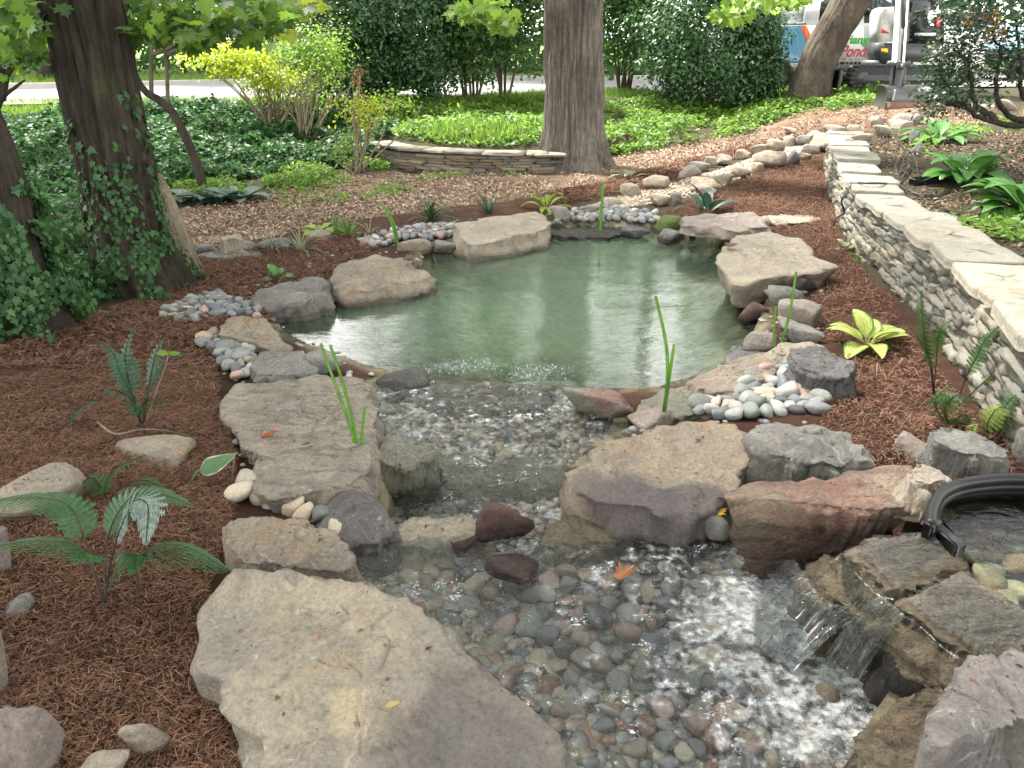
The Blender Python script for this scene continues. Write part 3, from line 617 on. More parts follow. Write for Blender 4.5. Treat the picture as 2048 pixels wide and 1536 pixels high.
B('boulder', 'red brown block standing in the pond at the right shore', (1470,604,1532,662), 'red', seed=15, npl=8, sharp=24, rough=.03, wet=.03, zbase=0, depth=.9)
B('boulder', 'grey stone at the water just below the big pale angular slab', (1522,566,1606,632), 'grey', seed=16, wet=.03)
B('boulder', 'dark squared stone tucked under the right end of the pale angular slab', (1568,543,1630,588), 'dark', seed=17, npl=9, sharp=22)
B('boulder', 'tan and grey stone behind the thin reed on the right shore', (1550,596,1636,660), 'pink', seed=18)
B('boulder', 'knobbly grey stone with mulch behind it on the right shore', (1545,634,1645,690), 'grey', seed=19, rough=.1)
slab('flat_rock', 'pale flat stone at the foot of the thin reed', [(1540,692),(1580,680),(1640,690),(1660,702),(1600,712),(1545,706)], .22, .1, 'pale', edge=.02)
B('boulder', 'brown grey stone between the red block and the dark slate', (1485,656,1552,705), 'pink', seed=28, wet=.05)
# ---- stones standing in the stream
slab('flat_rock', 'cream and rust wet slab lying across the stream', [(770,1060),(815,1028),(900,1018),(960,1028),(965,1060),(920,1082),(850,1092),(790,1085)], (.235, .215), .08, 'wetcream', dome=.02, edge=.05, wet=.05)
B('boulder', 'dark red block of stone standing in the stream', (950,1000,1072,1080), 'red', seed=44, npl=10, sharp=26, rough=.09, zbase=.21, wet=.24, depth=.5, hmin=.5)
B('flat_rock', 'small red flake leaning against the cream wet slab', (905,1062,966,1105), 'red', seed=24, npl=8, zbase=.2, sub=3, depth=.4, tilt=-.4)
slab('flat_rock', 'pale greenish wet slab in the stream beside the dark red block', [(1072,1072),(1110,1030),(1160,1008),(1205,1020),(1240,1055),(1225,1085),(1150,1098),(1090,1092)], (.245, .215), .08, 'wetcream', dome=.025, edge=.05, wet=.3)
slab('flat_rock', 'olive slab under the water where the stream steps down', [(846,950),(872,905),(960,910),(1010,935),(1000,962),(930,968)], (.115, .125), .0, 'wetgreen', edge=.04, wet=.05)
slab('flat_rock', 'brown green slab under the water left of the purple stained slab', [(1000,915),(1090,905),(1140,930),(1140,960),(1080,972),(1010,965)], (.115, .125), .0, 'wetgreen', edge=.04, wet=.05)
B('boulder', 'red streaked stone breaking the surface mid stream', (968,1108,1080,1172), 'red', seed=25, zbase=.2, wet=.3, hmin=.2, depth=.7)
B('cobble', 'smooth round brown stone with white lines in front of the red slab', (1508,1072,1588,1132), plain('brown_cobble', (.19, .12, .055), .18, var=.3), seed=4, npl=40, sharp=6, rough=.02, zbase=.22, wet=.0, cat='stone')
B('cobble', 'dark grey angular stone between brown cobble and waterfall', (1584,1080,1668,1122), 'wetdark', seed=29, zbase=.24)
B('cobble', 'grey speckled cobble leaning on the red slab near a yellow leaf', (1402,1022,1455,1085), 'grey', seed=30, npl=30, sharp=7, rough=.03, zbase=.22, cat='stone')
B('cobble', 'cream egg shaped cobble standing on the basin corner', (1804,966,1862,1036), 'pale', seed=31, npl=40, sharp=6, rough=.03, zbase=.47, cat='stone', depth=.8)
B('cobble', 'pale rounded cobble in foam at the foot of the falls', (1615,1365,1672,1430), 'wetcream', seed=32, npl=40, sharp=6, rough=.03, zbase=.165, cat='stone', wet=.25, hmin=.4)
# ---- waterfall stones
slab('spill_stone', 'upper brown spill stone with water sheeting over it from the basin', [(1682,1105),(1740,1075),(1850,1062),(1905,1075),(1932,1125),(1870,1155),(1800,1185),(1770,1180),(1740,1140)], (.53, .50), .40, 'wettan', edge=.012, wet=0, low=.004, rough=.004)
slab('spill_stone', 'lower brown spill stone with rippled water in front of the basin', [(1790,1200),(1850,1165),(1930,1140),(2000,1185),(2080,1240),(2100,1310),(1960,1330),(1920,1300),(1860,1260)], (.53, .49), .38, 'wettan', edge=.012, wet=0, low=.004, rough=.004)
slab('ledge_rock', 'tan wet ledge the waterfall runs down beside brown cobble', [(1610,1130),(1650,1095),(1700,1085),(1745,1140),(1790,1205),(1770,1270),(1720,1262),(1650,1200)], (.40, .36), .1, 'wettan', dome=.05, edge=.06, wet=.3, low=.04)
slab('ledge_rock', 'black wet stone in shadow under the spill stones', [(1760,1215),(1830,1225),(1960,1320),(2060,1340),(2060,1420),(1900,1400),(1780,1310)], (.40, .36), .08, 'wetdark', edge=.03, wet=.3)
slab('boulder', 'purple grey angular boulder at the bottom right corner', [(1905,1355),(1960,1310),(2040,1290),(2110,1330),(2120,1470),(2040,1440),(1960,1470),(1880,1500),(1850,1480),(1870,1410)], (.56, .54), .1, 'purple', edge=.03, wet=.1, under=.04)
slab('boulder', 'brown wet stone in front of the purple grey boulder', [(1722,1462),(1790,1400),(1880,1362),(1905,1372),(1880,1430),(1850,1480),(1840,1540),(1740,1560),(1715,1510)], (.42, .36), .1, 'wettan', edge=.04, wet=.26, low=.03)
B('boulder', 'small tan stone at the right edge below the purple grey boulder', (2000,1470,2090,1580), 'tan', seed=34, zbase=.3)
# ---- stones in the mulch on the left
B('boulder', 'pale boulder behind the fern at the left edge', (-30,918,192,1045), 'pale', seed=35, sub=5, depth=.7)
B('boulder', 'tan stone half buried in mulch under a bent twig', (238,872,400,945), 'tan', seed=36, sink=.6, depth=.9, hmin=.12)
B('boulder', 'grey and tan pointed boulder at the bottom left corner', (-20,1382,145,1570), 'pink', seed=37, sub=5, npl=12, depth=.8)
B('boulder', 'cream ridge of stone poking out of the mulch', (268,1430,332,1512), 'pale', seed=38, npl=9, depth=.5, tilt=-.4)
B('boulder', 'pale stone at the bottom edge beside the cream ridge', (165,1495,270,1570), 'pale', seed=39, depth=.7)
B('boulder', 'tan stone cut by the left edge above the pointed boulder', (-60,1225,44,1420), 'tan', seed=40, sub=5)
B('cobble', 'small grey stone in mulch near the left edge', (18,1186,76,1240), 'grey', seed=41, cat='stone')
B('boulder', 'pinkish stone at the left edge under the fern', (-60,1040,38,1165), 'pink', seed=42)
B('boulder', 'mossy green stone at the bottom edge in front of the huge boulder', (528,1512,668,1600), 'moss', seed=43, depth=.8, zbase=.30)
# ---- far shore
slab('flat_rock', 'thin dark wet slab at the far waterline of the pond', [(1095,465),(1140,455),(1220,458),(1250,465),(1210,474),(1120,474)], .035, -.15, 'wetdark', edge=.01, wet=.1)
B('boulder', 'dark stone at the far waterline right of the tall reed', (1238,455,1302,478), 'dark', seed=45, wet=.04, zbase=0)
B('boulder', 'mossy topped stone left of the skimmer slab', (1308,428,1370,462), 'moss', seed=46, zbase=.1)
B('boulder', 'grey stone below the mossy topped one at the waterline', (1312,455,1368,492), 'grey', seed=47, wet=.04, zbase=0)
B('boulder', 'round brown stone right of the long tan slab', (1098,410,1142,448), 'pink', seed=48)
B('boulder', 'brown stained stone at the waterline left of long tan slab', (795,470,868,512), 'tan', seed=49, wet=.03, zbase=0)
B('boulder', 'grey wet stone squeezed against the long tan slab', (862,478,918,510), 'grey', seed=50, wet=.05, zbase=0)
slab('stepping_stone', 'flat sandy stepping stone in the mulch behind the skimmer', [(1512,433),(1560,429),(1635,431),(1640,440),(1580,447),(1520,442)], .2, .1, 'pale', edge=.02)
slab('square_stone', 'squared pale block of stone on the far left edging', [(440,474),(478,470),(484,477),(444,480)], .24, .03, 'pale', edge=.01, flare=0)
B('edging_stone', 'grey stone left of the squared block on the edging', (390,484,440,508), 'grey', seed=52)
B('edging_stone', 'grey stone right of the squared block on the edging', (484,480,518,502), 'grey', seed=53)
B('edging_stone', 'long grey stone behind the pale grass tufts', (515,474,582,502), 'grey', seed=54, depth=.5)
B('edging_stone', 'white striped grey stone under the lime hosta', (612,458,665,482), 'pale', seed=55)
slab('flat_rock', 'flat mossy stone in front of the squared block', [(420,505),(470,500),(520,504),(515,513),(440,516)], .10, .0, 'green', edge=.01)
slab('flat_rock', 'flat grey stone sunk in mulch at the edging end', [(392,510),(430,502),(492,501),(500,508),(420,516)], .12, .0, 'grey', edge=.01)
for k, b_ in enumerate([(98,396,140,420),(128,402,160,424),(108,420,150,440),(112,440,160,462),(118,462,150,486),(96,452,124,476)]):
    B('border_stone', ['pale flat stone at the top of the left gully', 'grey stone behind the ivy trunk in the left gully', 'tan stone second down the left gully', 'ridged grey stone in the middle of the left gully', 'lowest grey stone of the left gully', 'small stone by the far left ivy trunk in the gully'][k], b_, ['pale','grey','tan','grey','grey','tan'][k], seed=60 + k, group='stones of the left gully', cat='stone', sub=3)
# ---- dry creek borders, each stone from its place in the picture
upper = [(1160,412,1200,432),(1200,395,1245,420),(1238,366,1284,394),(1284,352,1338,382),(1355,330,1402,356),(1378,324,1420,346),(1404,312,1432,336),(1430,308,1464,332),(1470,298,1500,318),(1498,288,1530,314),(1530,278,1568,305),(1565,272,1592,295),(1590,270,1618,293),(1604,260,1646,284),(1645,252,1690,274),(1688,250,1716,270)]
lower = [(1298,388,1342,412),(1335,384,1362,410),(1376,358,1434,388),(1395,370,1432,396),(1426,346,1466,370),(1460,334,1500,356),(1500,325,1530,348),(1502,308,1570,340),(1568,300,1598,330),(1594,305,1622,322),(1598,290,1638,310),(1618,272,1688,306),(1686,276,1712,294),(1700,268,1742,290)]
nth = ['first', 'second', 'third', 'fourth', 'fifth', 'sixth', 'seventh', 'eighth', 'ninth', 'tenth', 'eleventh', 'twelfth', 'thirteenth', 'fourteenth', 'fifteenth', 'sixteenth']
mats_ = ['pale', 'tan', 'pink', 'grey', 'tan', 'pale', 'tan']
hue = {'grey': 'grey', 'tan': 'tan', 'pink': 'pinkish', 'purple': 'purple grey', 'pale': 'pale'}
for rn, row in (('upper', upper), ('lower', lower)):
    for k, b_ in enumerate(row):
        m_ = mats_[(k * 3 + len(row)) % 7]
        B('border_stone', f'{hue[m_]} border stone, {nth[k]} from the pond in the {rn} row of the dry creek', b_, m_, seed=70 + (k * 5 + len(row)) % 9, group='border stones of the dry creek', cat='stone', depth=.75, sub=4, hmin=.5, npl=18, sharp=16, rough=.05)
for k, (b_, m_, l_) in enumerate([((1776,226,1822,254),'pale','tan cube of rock on the ground below the digger bucket'),((1742,250,1780,276),'pale','pale pointed stone at the far end of the stone wall'),((1736,232,1768,256),'tan','thin leaning stone behind the pale pointed one'),((1778,240,1822,262),'pale','low pale stone in front of the tan cube'),((1824,228,1846,250),'grey','grey and white stone right of the tan cube'),((1846,236,1880,252),'pale','flat pale stone under the dark shrub'),((1790,262,1830,282),'tan','tan stone against the dark upright slate'),((1815,260,1834,292),'dark','dark upright slate at the wall end'),((1818,284,1842,306),'grey','grey stone below the dark upright slate'),((1930,208,1990,228),'pale','pale slab behind the dark shrub stems'),((1986,198,2030,222),'tan','tan stone beside the timber post'),((1862,310,1886,326),'tan','brown stone in the upper bed near the black cords'),((1560,254,1592,270),'tan','buried stone above the dry creek')]):
    B('fieldstone', l_, b_, m_, seed=90 + k, cat='stone', npl=10, sharp=18, sub=3)
# ---- pebbles
PC = {'grey': (.185, .188, .185), 'blue grey': (.14, .152, .165), 'white': (.29, .285, .265), 'tan': (.33, .265, .185), 'cream': (.35, .305, .23), 'dark': (.085, .088, .09), 'rust': (.26, .135, .065), 'green grey': (.17, .19, .165), 'pink': (.31, .21, .18)}
def peb_mat(name, c, rough):
    n = N(name); co = n.objco(); oi = n.t.nodes.new('ShaderNodeObjectInfo').outputs['Random']
    v = n.math('ADD', n.math('MULTIPLY', oi, .7), .65)
    cc = n.mix(n.ramp(n.noise(co, 14, 7, .7), [(.35, 0), (.65, 1)]), tuple(x * .7 for x in c), tuple(x * 1.2 for x in c))
    cc = n.mix(n.ramp(n.noise(n.scaled(co, (9, 40, 40), (.4, .3, .5)), 1, 5), [(.58, 0), (.66, .5)]), cc, (.5, .49, .45))
    vv = n.new('CombineXYZ'); [n.t.links.new(v, vv.inputs[i]) for i in range(3)]
    cc = n.mix(1.0, cc, vv.outputs[0], 'MULTIPLY')
    return n.done(n.principled(Base_Color=cc, Roughness=rough, Normal=n.bump(n.noise(co, 70, 5), .35, .006)))
PM = {(k, wt): peb_mat(('wet_' if wt else 'dry_') + k.replace(' ', '_') + '_pebble', tuple(x * (.70 if wt else 1) for x in c), .2 if wt else .7) for k, c in PC.items() for wt in (0, 1)}
PEB = []
for s in range(10):
    P, F = facet_shape(3, [40, 24, 32, 20, 28][s % 5], 300 + s, [6, 9, 7, 12, 8][s % 5], [.03, .06, .03, .05, .04][s % 5])
    PEB.append(mesh_np('pebble', P * .5, F, PM[('grey', 0)]))
placed = []
def pebbles(name, poly, cnt, size, colours, wet, labelf, group, zf, flat=(.5, .8), gap=.86, cap=None):
    got = 0; lo, hi = poly[:, :2].min(0), poly[:, :2].max(0); tries = 0; out = []
    while got < cnt and tries < cnt * 60:
        tries += 1; q = rng.uniform(lo, hi); s = size[0] + (size[1] - size[0]) * (1 - tries / (cnt * 60)) * rng.uniform(.3, 1)
        if sdist(np.array([q[0]]), np.array([q[1]]), poly)[0] < 0: continue
        if any((q[0] - a) ** 2 + (q[1] - b) ** 2 < ((s + t) * .5 * gap) ** 2 for a, b, t in placed): continue
        placed.append((q[0], q[1], s)); k = colours[rng.integers(len(colours))]
        o = bpy.data.objects.new(name, PEB[rng.integers(10)]); col.objects.link(o)
        f = rng.uniform(*flat); o.scale = (s * rng.uniform(1, 1.35), s * rng.uniform(.8, 1), s * f)
        o.location = (q[0], q[1], zf(q[0], q[1]) + s * f * .36); o.rotation_euler = (rng.normal(0, .25), rng.normal(0, .25), rng.uniform(0, 6.3))
        o.material_slots[0].link = 'OBJECT'; o.material_slots[0].material = PM[(k, wet)]
        tag(o, labelf(k), 'stone', group); got += 1; out.append(o)
    return out
wet_c = ['grey', 'grey', 'blue grey', 'green grey', 'tan', 'dark', 'tan', 'cream', 'pink', 'rust', 'white']
sb = lambda x, y: zs_y(y) - .10
near_s = np.array([at(x, y, .2)[:2] for x, y in [(720,1150),(760,1095),(1060,1090),(1260,1045),(1430,1040),(1500,1100),(1600,1135),(1640,1200),(1700,1290),(1740,1400),(1720,1620),(1180,1620),(1150,1530),(1050,1420),(960,1320),(850,1225)]])
mid_s = np.array([at(x, y, .1)[:2] for x, y in [(760,800),(870,790),(1090,805),(1240,860),(1170,900),(1120,985),(1020,1000),(860,1010),(800,990),(760,935),(850,930),(770,870)]])
pebbles('cobble', near_s, 250, (.026, .092), wet_c, 1, lambda k: f'{k} wet cobble on the bed of the near stream', 'cobbles in the near stream', sb, (.45, .7), .74)
pebbles('cobble', mid_s, 48, (.03, .07), wet_c, 1, lambda k: f'{k} wet cobble on the stream bed above the weir', 'cobbles in the stream above the weir', lambda x, y: zs_y(y) - .09, (.45, .7), .78)
dry_c = ['grey', 'grey', 'blue grey', 'grey', 'grey', 'green grey', 'tan', 'blue grey', 'white', 'pink', 'dark']
def cl(pts): return np.array([ag(x, y) for x, y in pts])[:, :2]
hz = lambda x, y: gz(x, y) + .012
CLUS = [('pebble', [(322,640),(340,618),(400,598),(440,592),(520,625),(515,642),(440,636),(380,650)], 70, (.04, .08), dry_c, 'bank pebble left of the angular grey boulder', 'pebbles by the angular grey boulder'),
 ('pebble', [(398,690),(430,676),(500,700),(515,740),(480,768),(445,745),(440,710)], 32, (.04, .10), dry_c, 'pebble heaped between tan wedge and slate slab', 'pebbles above the slate slab'),
 ('pebble', [(1440,800),(1480,775),(1540,745),(1600,740),(1640,775),(1640,830),(1560,835),(1490,842),(1410,838),(1390,825)], 84, (.035, .11), dry_c + ['white', 'cream', 'grey'], 'pale pebble heaped below the dark boulder', 'pebbles below the dark boulder'),
 ('pebble', [(465,985),(500,972),(560,985),(630,985),(625,1035),(665,1045),(690,1075),(640,1060),(560,1012),(480,1010)], 22, (.05, .10), ['cream', 'cream', 'white', 'grey', 'tan'], 'cream pebble below the slate slab', 'pebbles below the slate slab'),
 ('pebble', [(1500,905),(1600,915),(1690,930),(1690,955),(1600,960),(1520,965),(1485,960)], 22, (.05, .10), ['cream', 'grey', 'white', 'blue grey'], 'pebble in the gap behind the red slab', 'pebbles behind the red slab'),
 ('pebble', [(1110,448),(1150,425),(1240,418),(1310,432),(1318,450),(1250,462),(1170,462)], 84, (.06, .10), dry_c, 'rounded grey pebble on the far shore below the dry creek', 'pebbles on the far shore'),
 ('pebble', [(708,492),(740,478),(800,462),(860,452),(905,456),(918,486),(860,482),(800,480),(760,496)], 66, (.05, .09), dry_c, 'rounded grey pebble on the shore left of long tan slab', 'pebbles left of the long tan slab')]
for nm_, pts, c_, sz_, cs_, lb_, gr_ in CLUS:
    pebbles(nm_, cl(pts), c_, sz_, cs_, 0, (lambda L: lambda k: (f'{k} {L}' if L.split()[0] not in ('pale', 'cream', 'rounded') else f'{k} {" ".join(L.split()[1:])}'))(lb_), gr_, hz, (.55, .85), .72)
def gravel(name, label, poly, cnt, size, zf, palette, wetness, seed, sub=2):
    r_ = np.random.default_rng(seed); lo, hi = poly[:, :2].min(0), poly[:, :2].max(0); q = r_.uniform(lo, hi, (cnt * 5, 2)); q = q[sdist(q[:, 0], q[:, 1], poly) > 0][:cnt]
    V0, F0 = ICO[sub]; V0 = V0 * .5 * (1 + .18 * fbm(V0, 1.3, 2, seed))[:, None]; m = len(q)
    s = r_.uniform(*size, m); a = r_.uniform(0, 6.3, m)
    S = V0[None] * np.stack([s * r_.uniform(1, 1.5, m), s, s * r_.uniform(.45, .75, m)], 1)[:, None, :]
    c_, s_ = np.cos(a)[:, None], np.sin(a)[:, None]
    X = S[..., 0] * c_ - S[..., 1] * s_ + q[:, 0, None]; Y = S[..., 0] * s_ + S[..., 1] * c_ + q[:, 1, None]; Z = S[..., 2] + (zf(q[:, 0], q[:, 1]) + s * .2)[:, None]
    V = np.stack([X, Y, Z], -1).reshape(-1, 3); F = (F0[None] + (np.arange(m) * len(V0))[:, None, None]).reshape(-1, 3)
    n = N(name + '_mix'); t = n.attr('tint'); co = n.pos()
    cc = n.ramp(t, [(i / len(palette), c) for i, c in enumerate(palette)], 'CONSTANT'); cc = n.mix(1.0, cc, n.ramp(n.noise(co, 60, 5, .7), [(.25, .6), (.75, 1.25)]), 'MULTIPLY')
    m_ = n.done(n.principled(Base_Color=cc, Roughness=wetness))
    return tag(add(name, V, F, m_, origin=(q[:, 0].mean(), q[:, 1].mean(), 0), attrs={'tint': np.repeat(r_.uniform(0, .999, m), len(V0))}), label, 'gravel', kind='stuff')
wp = [tuple(x * .72 for x in PC[k]) for k in wet_c]
gravel('gravel', 'small wet stones filling the bed of the stream', STREAM, 5200, (.018, .055), lambda x, y: ground_z(x, y), wp, .22, 5)
gravel('gravel', 'tan pea gravel in the bed of the dry creek', CREEK[:, :2], 5200, (.018, .034), lambda x, y: ground_z(x, y), [(.40, .31, .22), (.30, .23, .17), (.48, .40, .31), (.24, .18, .14), (.36, .33, .29)], .8, 6, 2)
gravel('gravel', 'small stones and grit between the shore boulders', cl([(380,640),(500,560),(700,480),(900,440),(1100,430),(1320,430),(1420,470),(1660,560),(1640,700),(1680,830),(1500,960),(1400,1050),(1250,870),(1500,700),(1480,560),(1350,490),(1000,490),(800,540),(560,650),(760,760),(740,930),(700,1130),(460,1010),(440,760)]), 900, (.015, .04), lambda x, y: ground_z(x, y), [PC[k] for k in dry_c], .75, 7)
# submerged stones in the pond
subm = [(1180,600,1250,640,'pond_stone','tan sunken slab seen through the water right of trunk reflection'),(1230,670,1290,710,'pond_stone','round yellowish stone under the shallow water at right'),(1320,690,1380,730,'pond_stone','small sunken stone near the right shore'),(1180,735,1280,770,'pond_stone','flat sunken stone behind the weir'),(960,470,1040,510,'pond_stone','yellow green sunken stone below the long tan slab'),(820,700,900,740,'pond_stone','brown sunken stone left of the weir'),(1290,735,1360,765,'pond_stone','sunken stone beside the near right corner slab'),(1020,680,1110,730,'pond_stone','long sunken stone in front of the trunk reflection'),(1380,640,1440,680,'pond_stone','rust tinted sunken stone left of the red block'),(760,640,850,685,'pond_stone','dim sunken stone below the tan domed slab'),(1120,560,1200,600,'pond_stone','pale sunken ledge under the trunk reflection')]
for k, (x0, y0, x1, y1, nm_, lb_) in enumerate(subm): B(nm_, lb_, (x0, y0, x1, y1), 'wetcream', seed=110 + k, zbase=-.13, cat='stone', depth=.9, wet=-2, hmin=.3, sub=4)
# ================================================================ STONE WALLS
def wall_mat(name, pal, rough=.85):
    n = N(name); co = n.pos(); t = n.attr('tint')
    c = n.ramp(t, [(i / len(pal), q) for i, q in enumerate(pal)], 'CONSTANT')
    c = n.mix(n.ramp(n.noise(co, 9, 8, .7), [(.45, 0), (.66, .6)]), c, n.mix(n.noise(co, 3, 3), (.20, .16, .10), (.13, .12, .09)))
    c = n.mix(n.ramp(n.noise(co, 5, 9, .75), [(.56, 0), (.68, .7)]), c, (.10, .095, .08))
    f = n.noise(co, 55, 6, .8); c = n.mix(1.0, c, n.ramp(f, [(.2, .6), (.75, 1.25)]), 'MULTIPLY')
    h = n.math('ADD', n.noise(co, 20, 7, .75), n.math('MULTIPLY', f, .5))
    return n.done(n.principled(Base_Color=c, Roughness=rough, Normal=n.bump(h, .9, .02)))
WALL_M = wall_mat('dry_stacked_sandstone', [(.24, .23, .19), (.20, .197, .172), (.27, .25, .195), (.17, .168, .148), (.22, .195, .145), (.14, .128, .102), (.285, .275, .23)])
CAP_M = wall_mat('capstone_sandstone', [(.30, .275, .22), (.25, .235, .195), (.325, .305, .25), (.225, .215, .18), (.28, .25, .19), (.265, .255, .22)])
CURVE_M = wall_mat('weathered_stacked_stone', [(.15, .125, .095), (.19, .165, .125), (.24, .21, .16), (.11, .09, .07), (.17, .11, .07), (.14, .135, .12)])
def arclen(P): return np.r_[0, np.cumsum(np.hypot(*np.diff(P[:, :2], axis=0).T))]
def on(P, L, s):
    x = np.interp(s, L, P[:, 0]); y = np.interp(s, L, P[:, 1]); e = 1e-2
    t = np.array([np.interp(s + e, L, P[:, 0]) - np.interp(s - e, L, P[:, 0]), np.interp(s + e, L, P[:, 1]) - np.interp(s - e, L, P[:, 1])]); return np.array([x, y]), t / (np.linalg.norm(t) + 1e-9)
def rough_box(mb, c, d, rz, a, jit=.035, M=None):
    """split-faced stone: a chamfered block with a subdivided, uneven face"""
    nx_, ny_, nz_ = 4, 2, 3
    xs = np.linspace(-.5, .5, nx_ + 1); ys = np.linspace(-.5, .5, ny_ + 1); zs = np.linspace(-.5, .5, nz_ + 1)
    idx = {}; V = []; F = []
    def vid(i, j, k):
        if (i, j, k) not in idx: idx[(i, j, k)] = len(V); V.append((xs[i], ys[j], zs[k]))
        return idx[(i, j, k)]
    for i in range(nx_):
        for k in range(nz_): F.append((vid(i, 0, k), vid(i + 1, 0, k), vid(i + 1, 0, k + 1), vid(i, 0, k + 1)))
        for j in range(ny_): F.append((vid(i, j, nz_), vid(i + 1, j, nz_), vid(i + 1, j + 1, nz_), vid(i, j + 1, nz_))); F.append((vid(i, j, 0), vid(i, j + 1, 0), vid(i + 1, j + 1, 0), vid(i + 1, j, 0)))
    for k in range(nz_):
        for j in range(ny_): F.append((vid(0, j, k), vid(0, j, k + 1), vid(0, j + 1, k + 1), vid(0, j + 1, k))); F.append((vid(nx_, j, k), vid(nx_, j + 1, k), vid(nx_, j + 1, k + 1), vid(nx_, j, k + 1)))
    V = np.array(V); q = np.abs(V) > .49; e_ = q.sum(1)
    V = V * np.where(e_ >= 3, .97, np.where(e_ == 2, .99, 1))[:, None]
    V += rng.normal(0, .022, V.shape); V[:, 1] += rng.normal(0, jit, len(V)) * (V[:, 1] < -.3)
    V = V * np.asarray(d); c_, s_ = math.cos(rz), math.sin(rz)
    V = V @ np.array([[c_, -s_, 0], [s_, c_, 0], [0, 0, 1]]).T
    mb.put(V + c, F, a)
def stacked_wall(P, zb, zt, hs, ls, depth, side, mb, jit=.012):
    L = arclen(P); tot = L[-1]; zmin = 0
    s0 = 0; k = 0; z_off = 0.0
    Hmax = max(zt(*p) - zb(*p) for p in P[:, :2])
    while z_off < Hmax:
        h = rng.uniform(*hs); s = rng.uniform(-.2, 0)
        while s < tot:
            l = rng.uniform(*ls); m = min(max(s + l / 2, 0), tot); p, t = on(P, L, m); nrm = np.array([t[1], -t[0]]) * side
            top = zt(*p); b = zb(*p) - .06; z0 = b + z_off
            if z0 < top - .012:
                hh = min(h, top - z0); q = p - nrm * (depth / 2) + nrm * rng.normal(0, jit)
                rough_box(mb, (q[0], q[1], z0 + hh / 2), (l * .985, depth, hh * .93), math.atan2(t[1], t[0]) + (0 if side > 0 else math.pi) + rng.normal(0, .04), rng.uniform(0, .999))
            s += l
        z_off += h
wr = empty('retaining_wall', (2.6, 5.2, gz(2.4, 5.2)))
tag(wr, 'curving dry stacked sandstone retaining wall with broad pale capstones', 'wall')
mb = MB(); stacked_wall(WALL, lambda x, y: float(base_wall(y)) - .02, lambda x, y: float(wall_top(y)) - .065, (.032, .075), (.12, .40), .24, 1, mb)
mb.build('stacked_stones', WALL_M, wr)
L = arclen(WALL); s = 0.0
while s < L[-1] - .1:
    l = rng.uniform(.28, .62); p, t = on(WALL, L, s + l / 2); nrm = np.array([t[1], -t[0]])       # nrm points out of the face
    wd = rng.uniform(.36, .46); th = rng.uniform(.04, .06); z = float(wall_top(p[1])) + rng.normal(0, .007)
    K = 36; an = np.arange(K) * 2 * math.pi / K; ex = 7
    ux = np.sign(np.cos(an)) * np.abs(np.cos(an)) ** (2 / ex) * (l / 2 - .010); uy = np.sign(np.sin(an)) * np.abs(np.sin(an)) ** (2 / ex) * wd / 2
    wob = 1 + .05 * np.array([mnoise.noise(Vector((math.cos(a) * 2.2 + s * 7, math.sin(a) * 2.2, s))) for a in an]); uy = uy * (1 + (wob - 1) * 2.2); ux = ux * np.minimum(wob, 1.0)
    cx, cy = p - nrm * (wd / 2 - .045); V = []
    for f, dz in ((0, 0), (.5, 0), (.85, 0), (.985, -.001), (1, -.006), (1.0, -th * .5), (.99, -th)):
        x = cx + t[0] * ux * f - nrm[0] * uy * f; y = cy + t[1] * ux * f - nrm[1] * uy * f
        V.append(np.stack([x, y, z + dz + .004 * np.sin(x * 9 + y * 7) + rng.normal(0, .0018, K) + np.zeros(K)], 1))
    ii = np.arange(K); jj = (ii + 1) % K
    F = np.concatenate([np.stack([k * K + ii, k * K + jj, (k + 1) * K + jj, (k + 1) * K + ii], 1) for k in range(6)])
    add('capstone', np.concatenate(V), [F, np.array([list(range(6 * K + K - 1, 6 * K - 1, -1))])], CAP_M, wr, smooth=False, attrs={'tint': np.full(7 * K, rng.uniform(0, .999))}); s += l
cw = empty('curved_wall', (CW[20][0], CW[20][1], gz(CW[20][0], CW[20][1] - .3)))
tag(cw, 'low curved wall of thin weathered stones left of the central trunk', 'wall')
cwz = lambda x, y: gz(x, y - .25)
CWp = np.c_[CW, np.zeros(len(CW))]
mb = MB(); stacked_wall(CWp, lambda x, y: cwz(x, y) - .03, lambda x, y: .325, (.03, .05), (.14, .5), .22, 1, mb, .014); mb.build('stacked_stones', CURVE_M, cw)
mb = MB(); L = arclen(CWp); s = 0
while s < L[-1]:
    l = rng.uniform(.3, .6); p, t = on(CWp, L, s + l / 2); nrm = np.array([t[1], -t[0]]); q = p - nrm * .11
    rough_box(mb, (q[0], q[1], .345), (l * .98, .34, .035), math.atan2(t[1], t[0]), rng.uniform(0, .999)); s += l
mb.build('coping', CAP_M, cw)
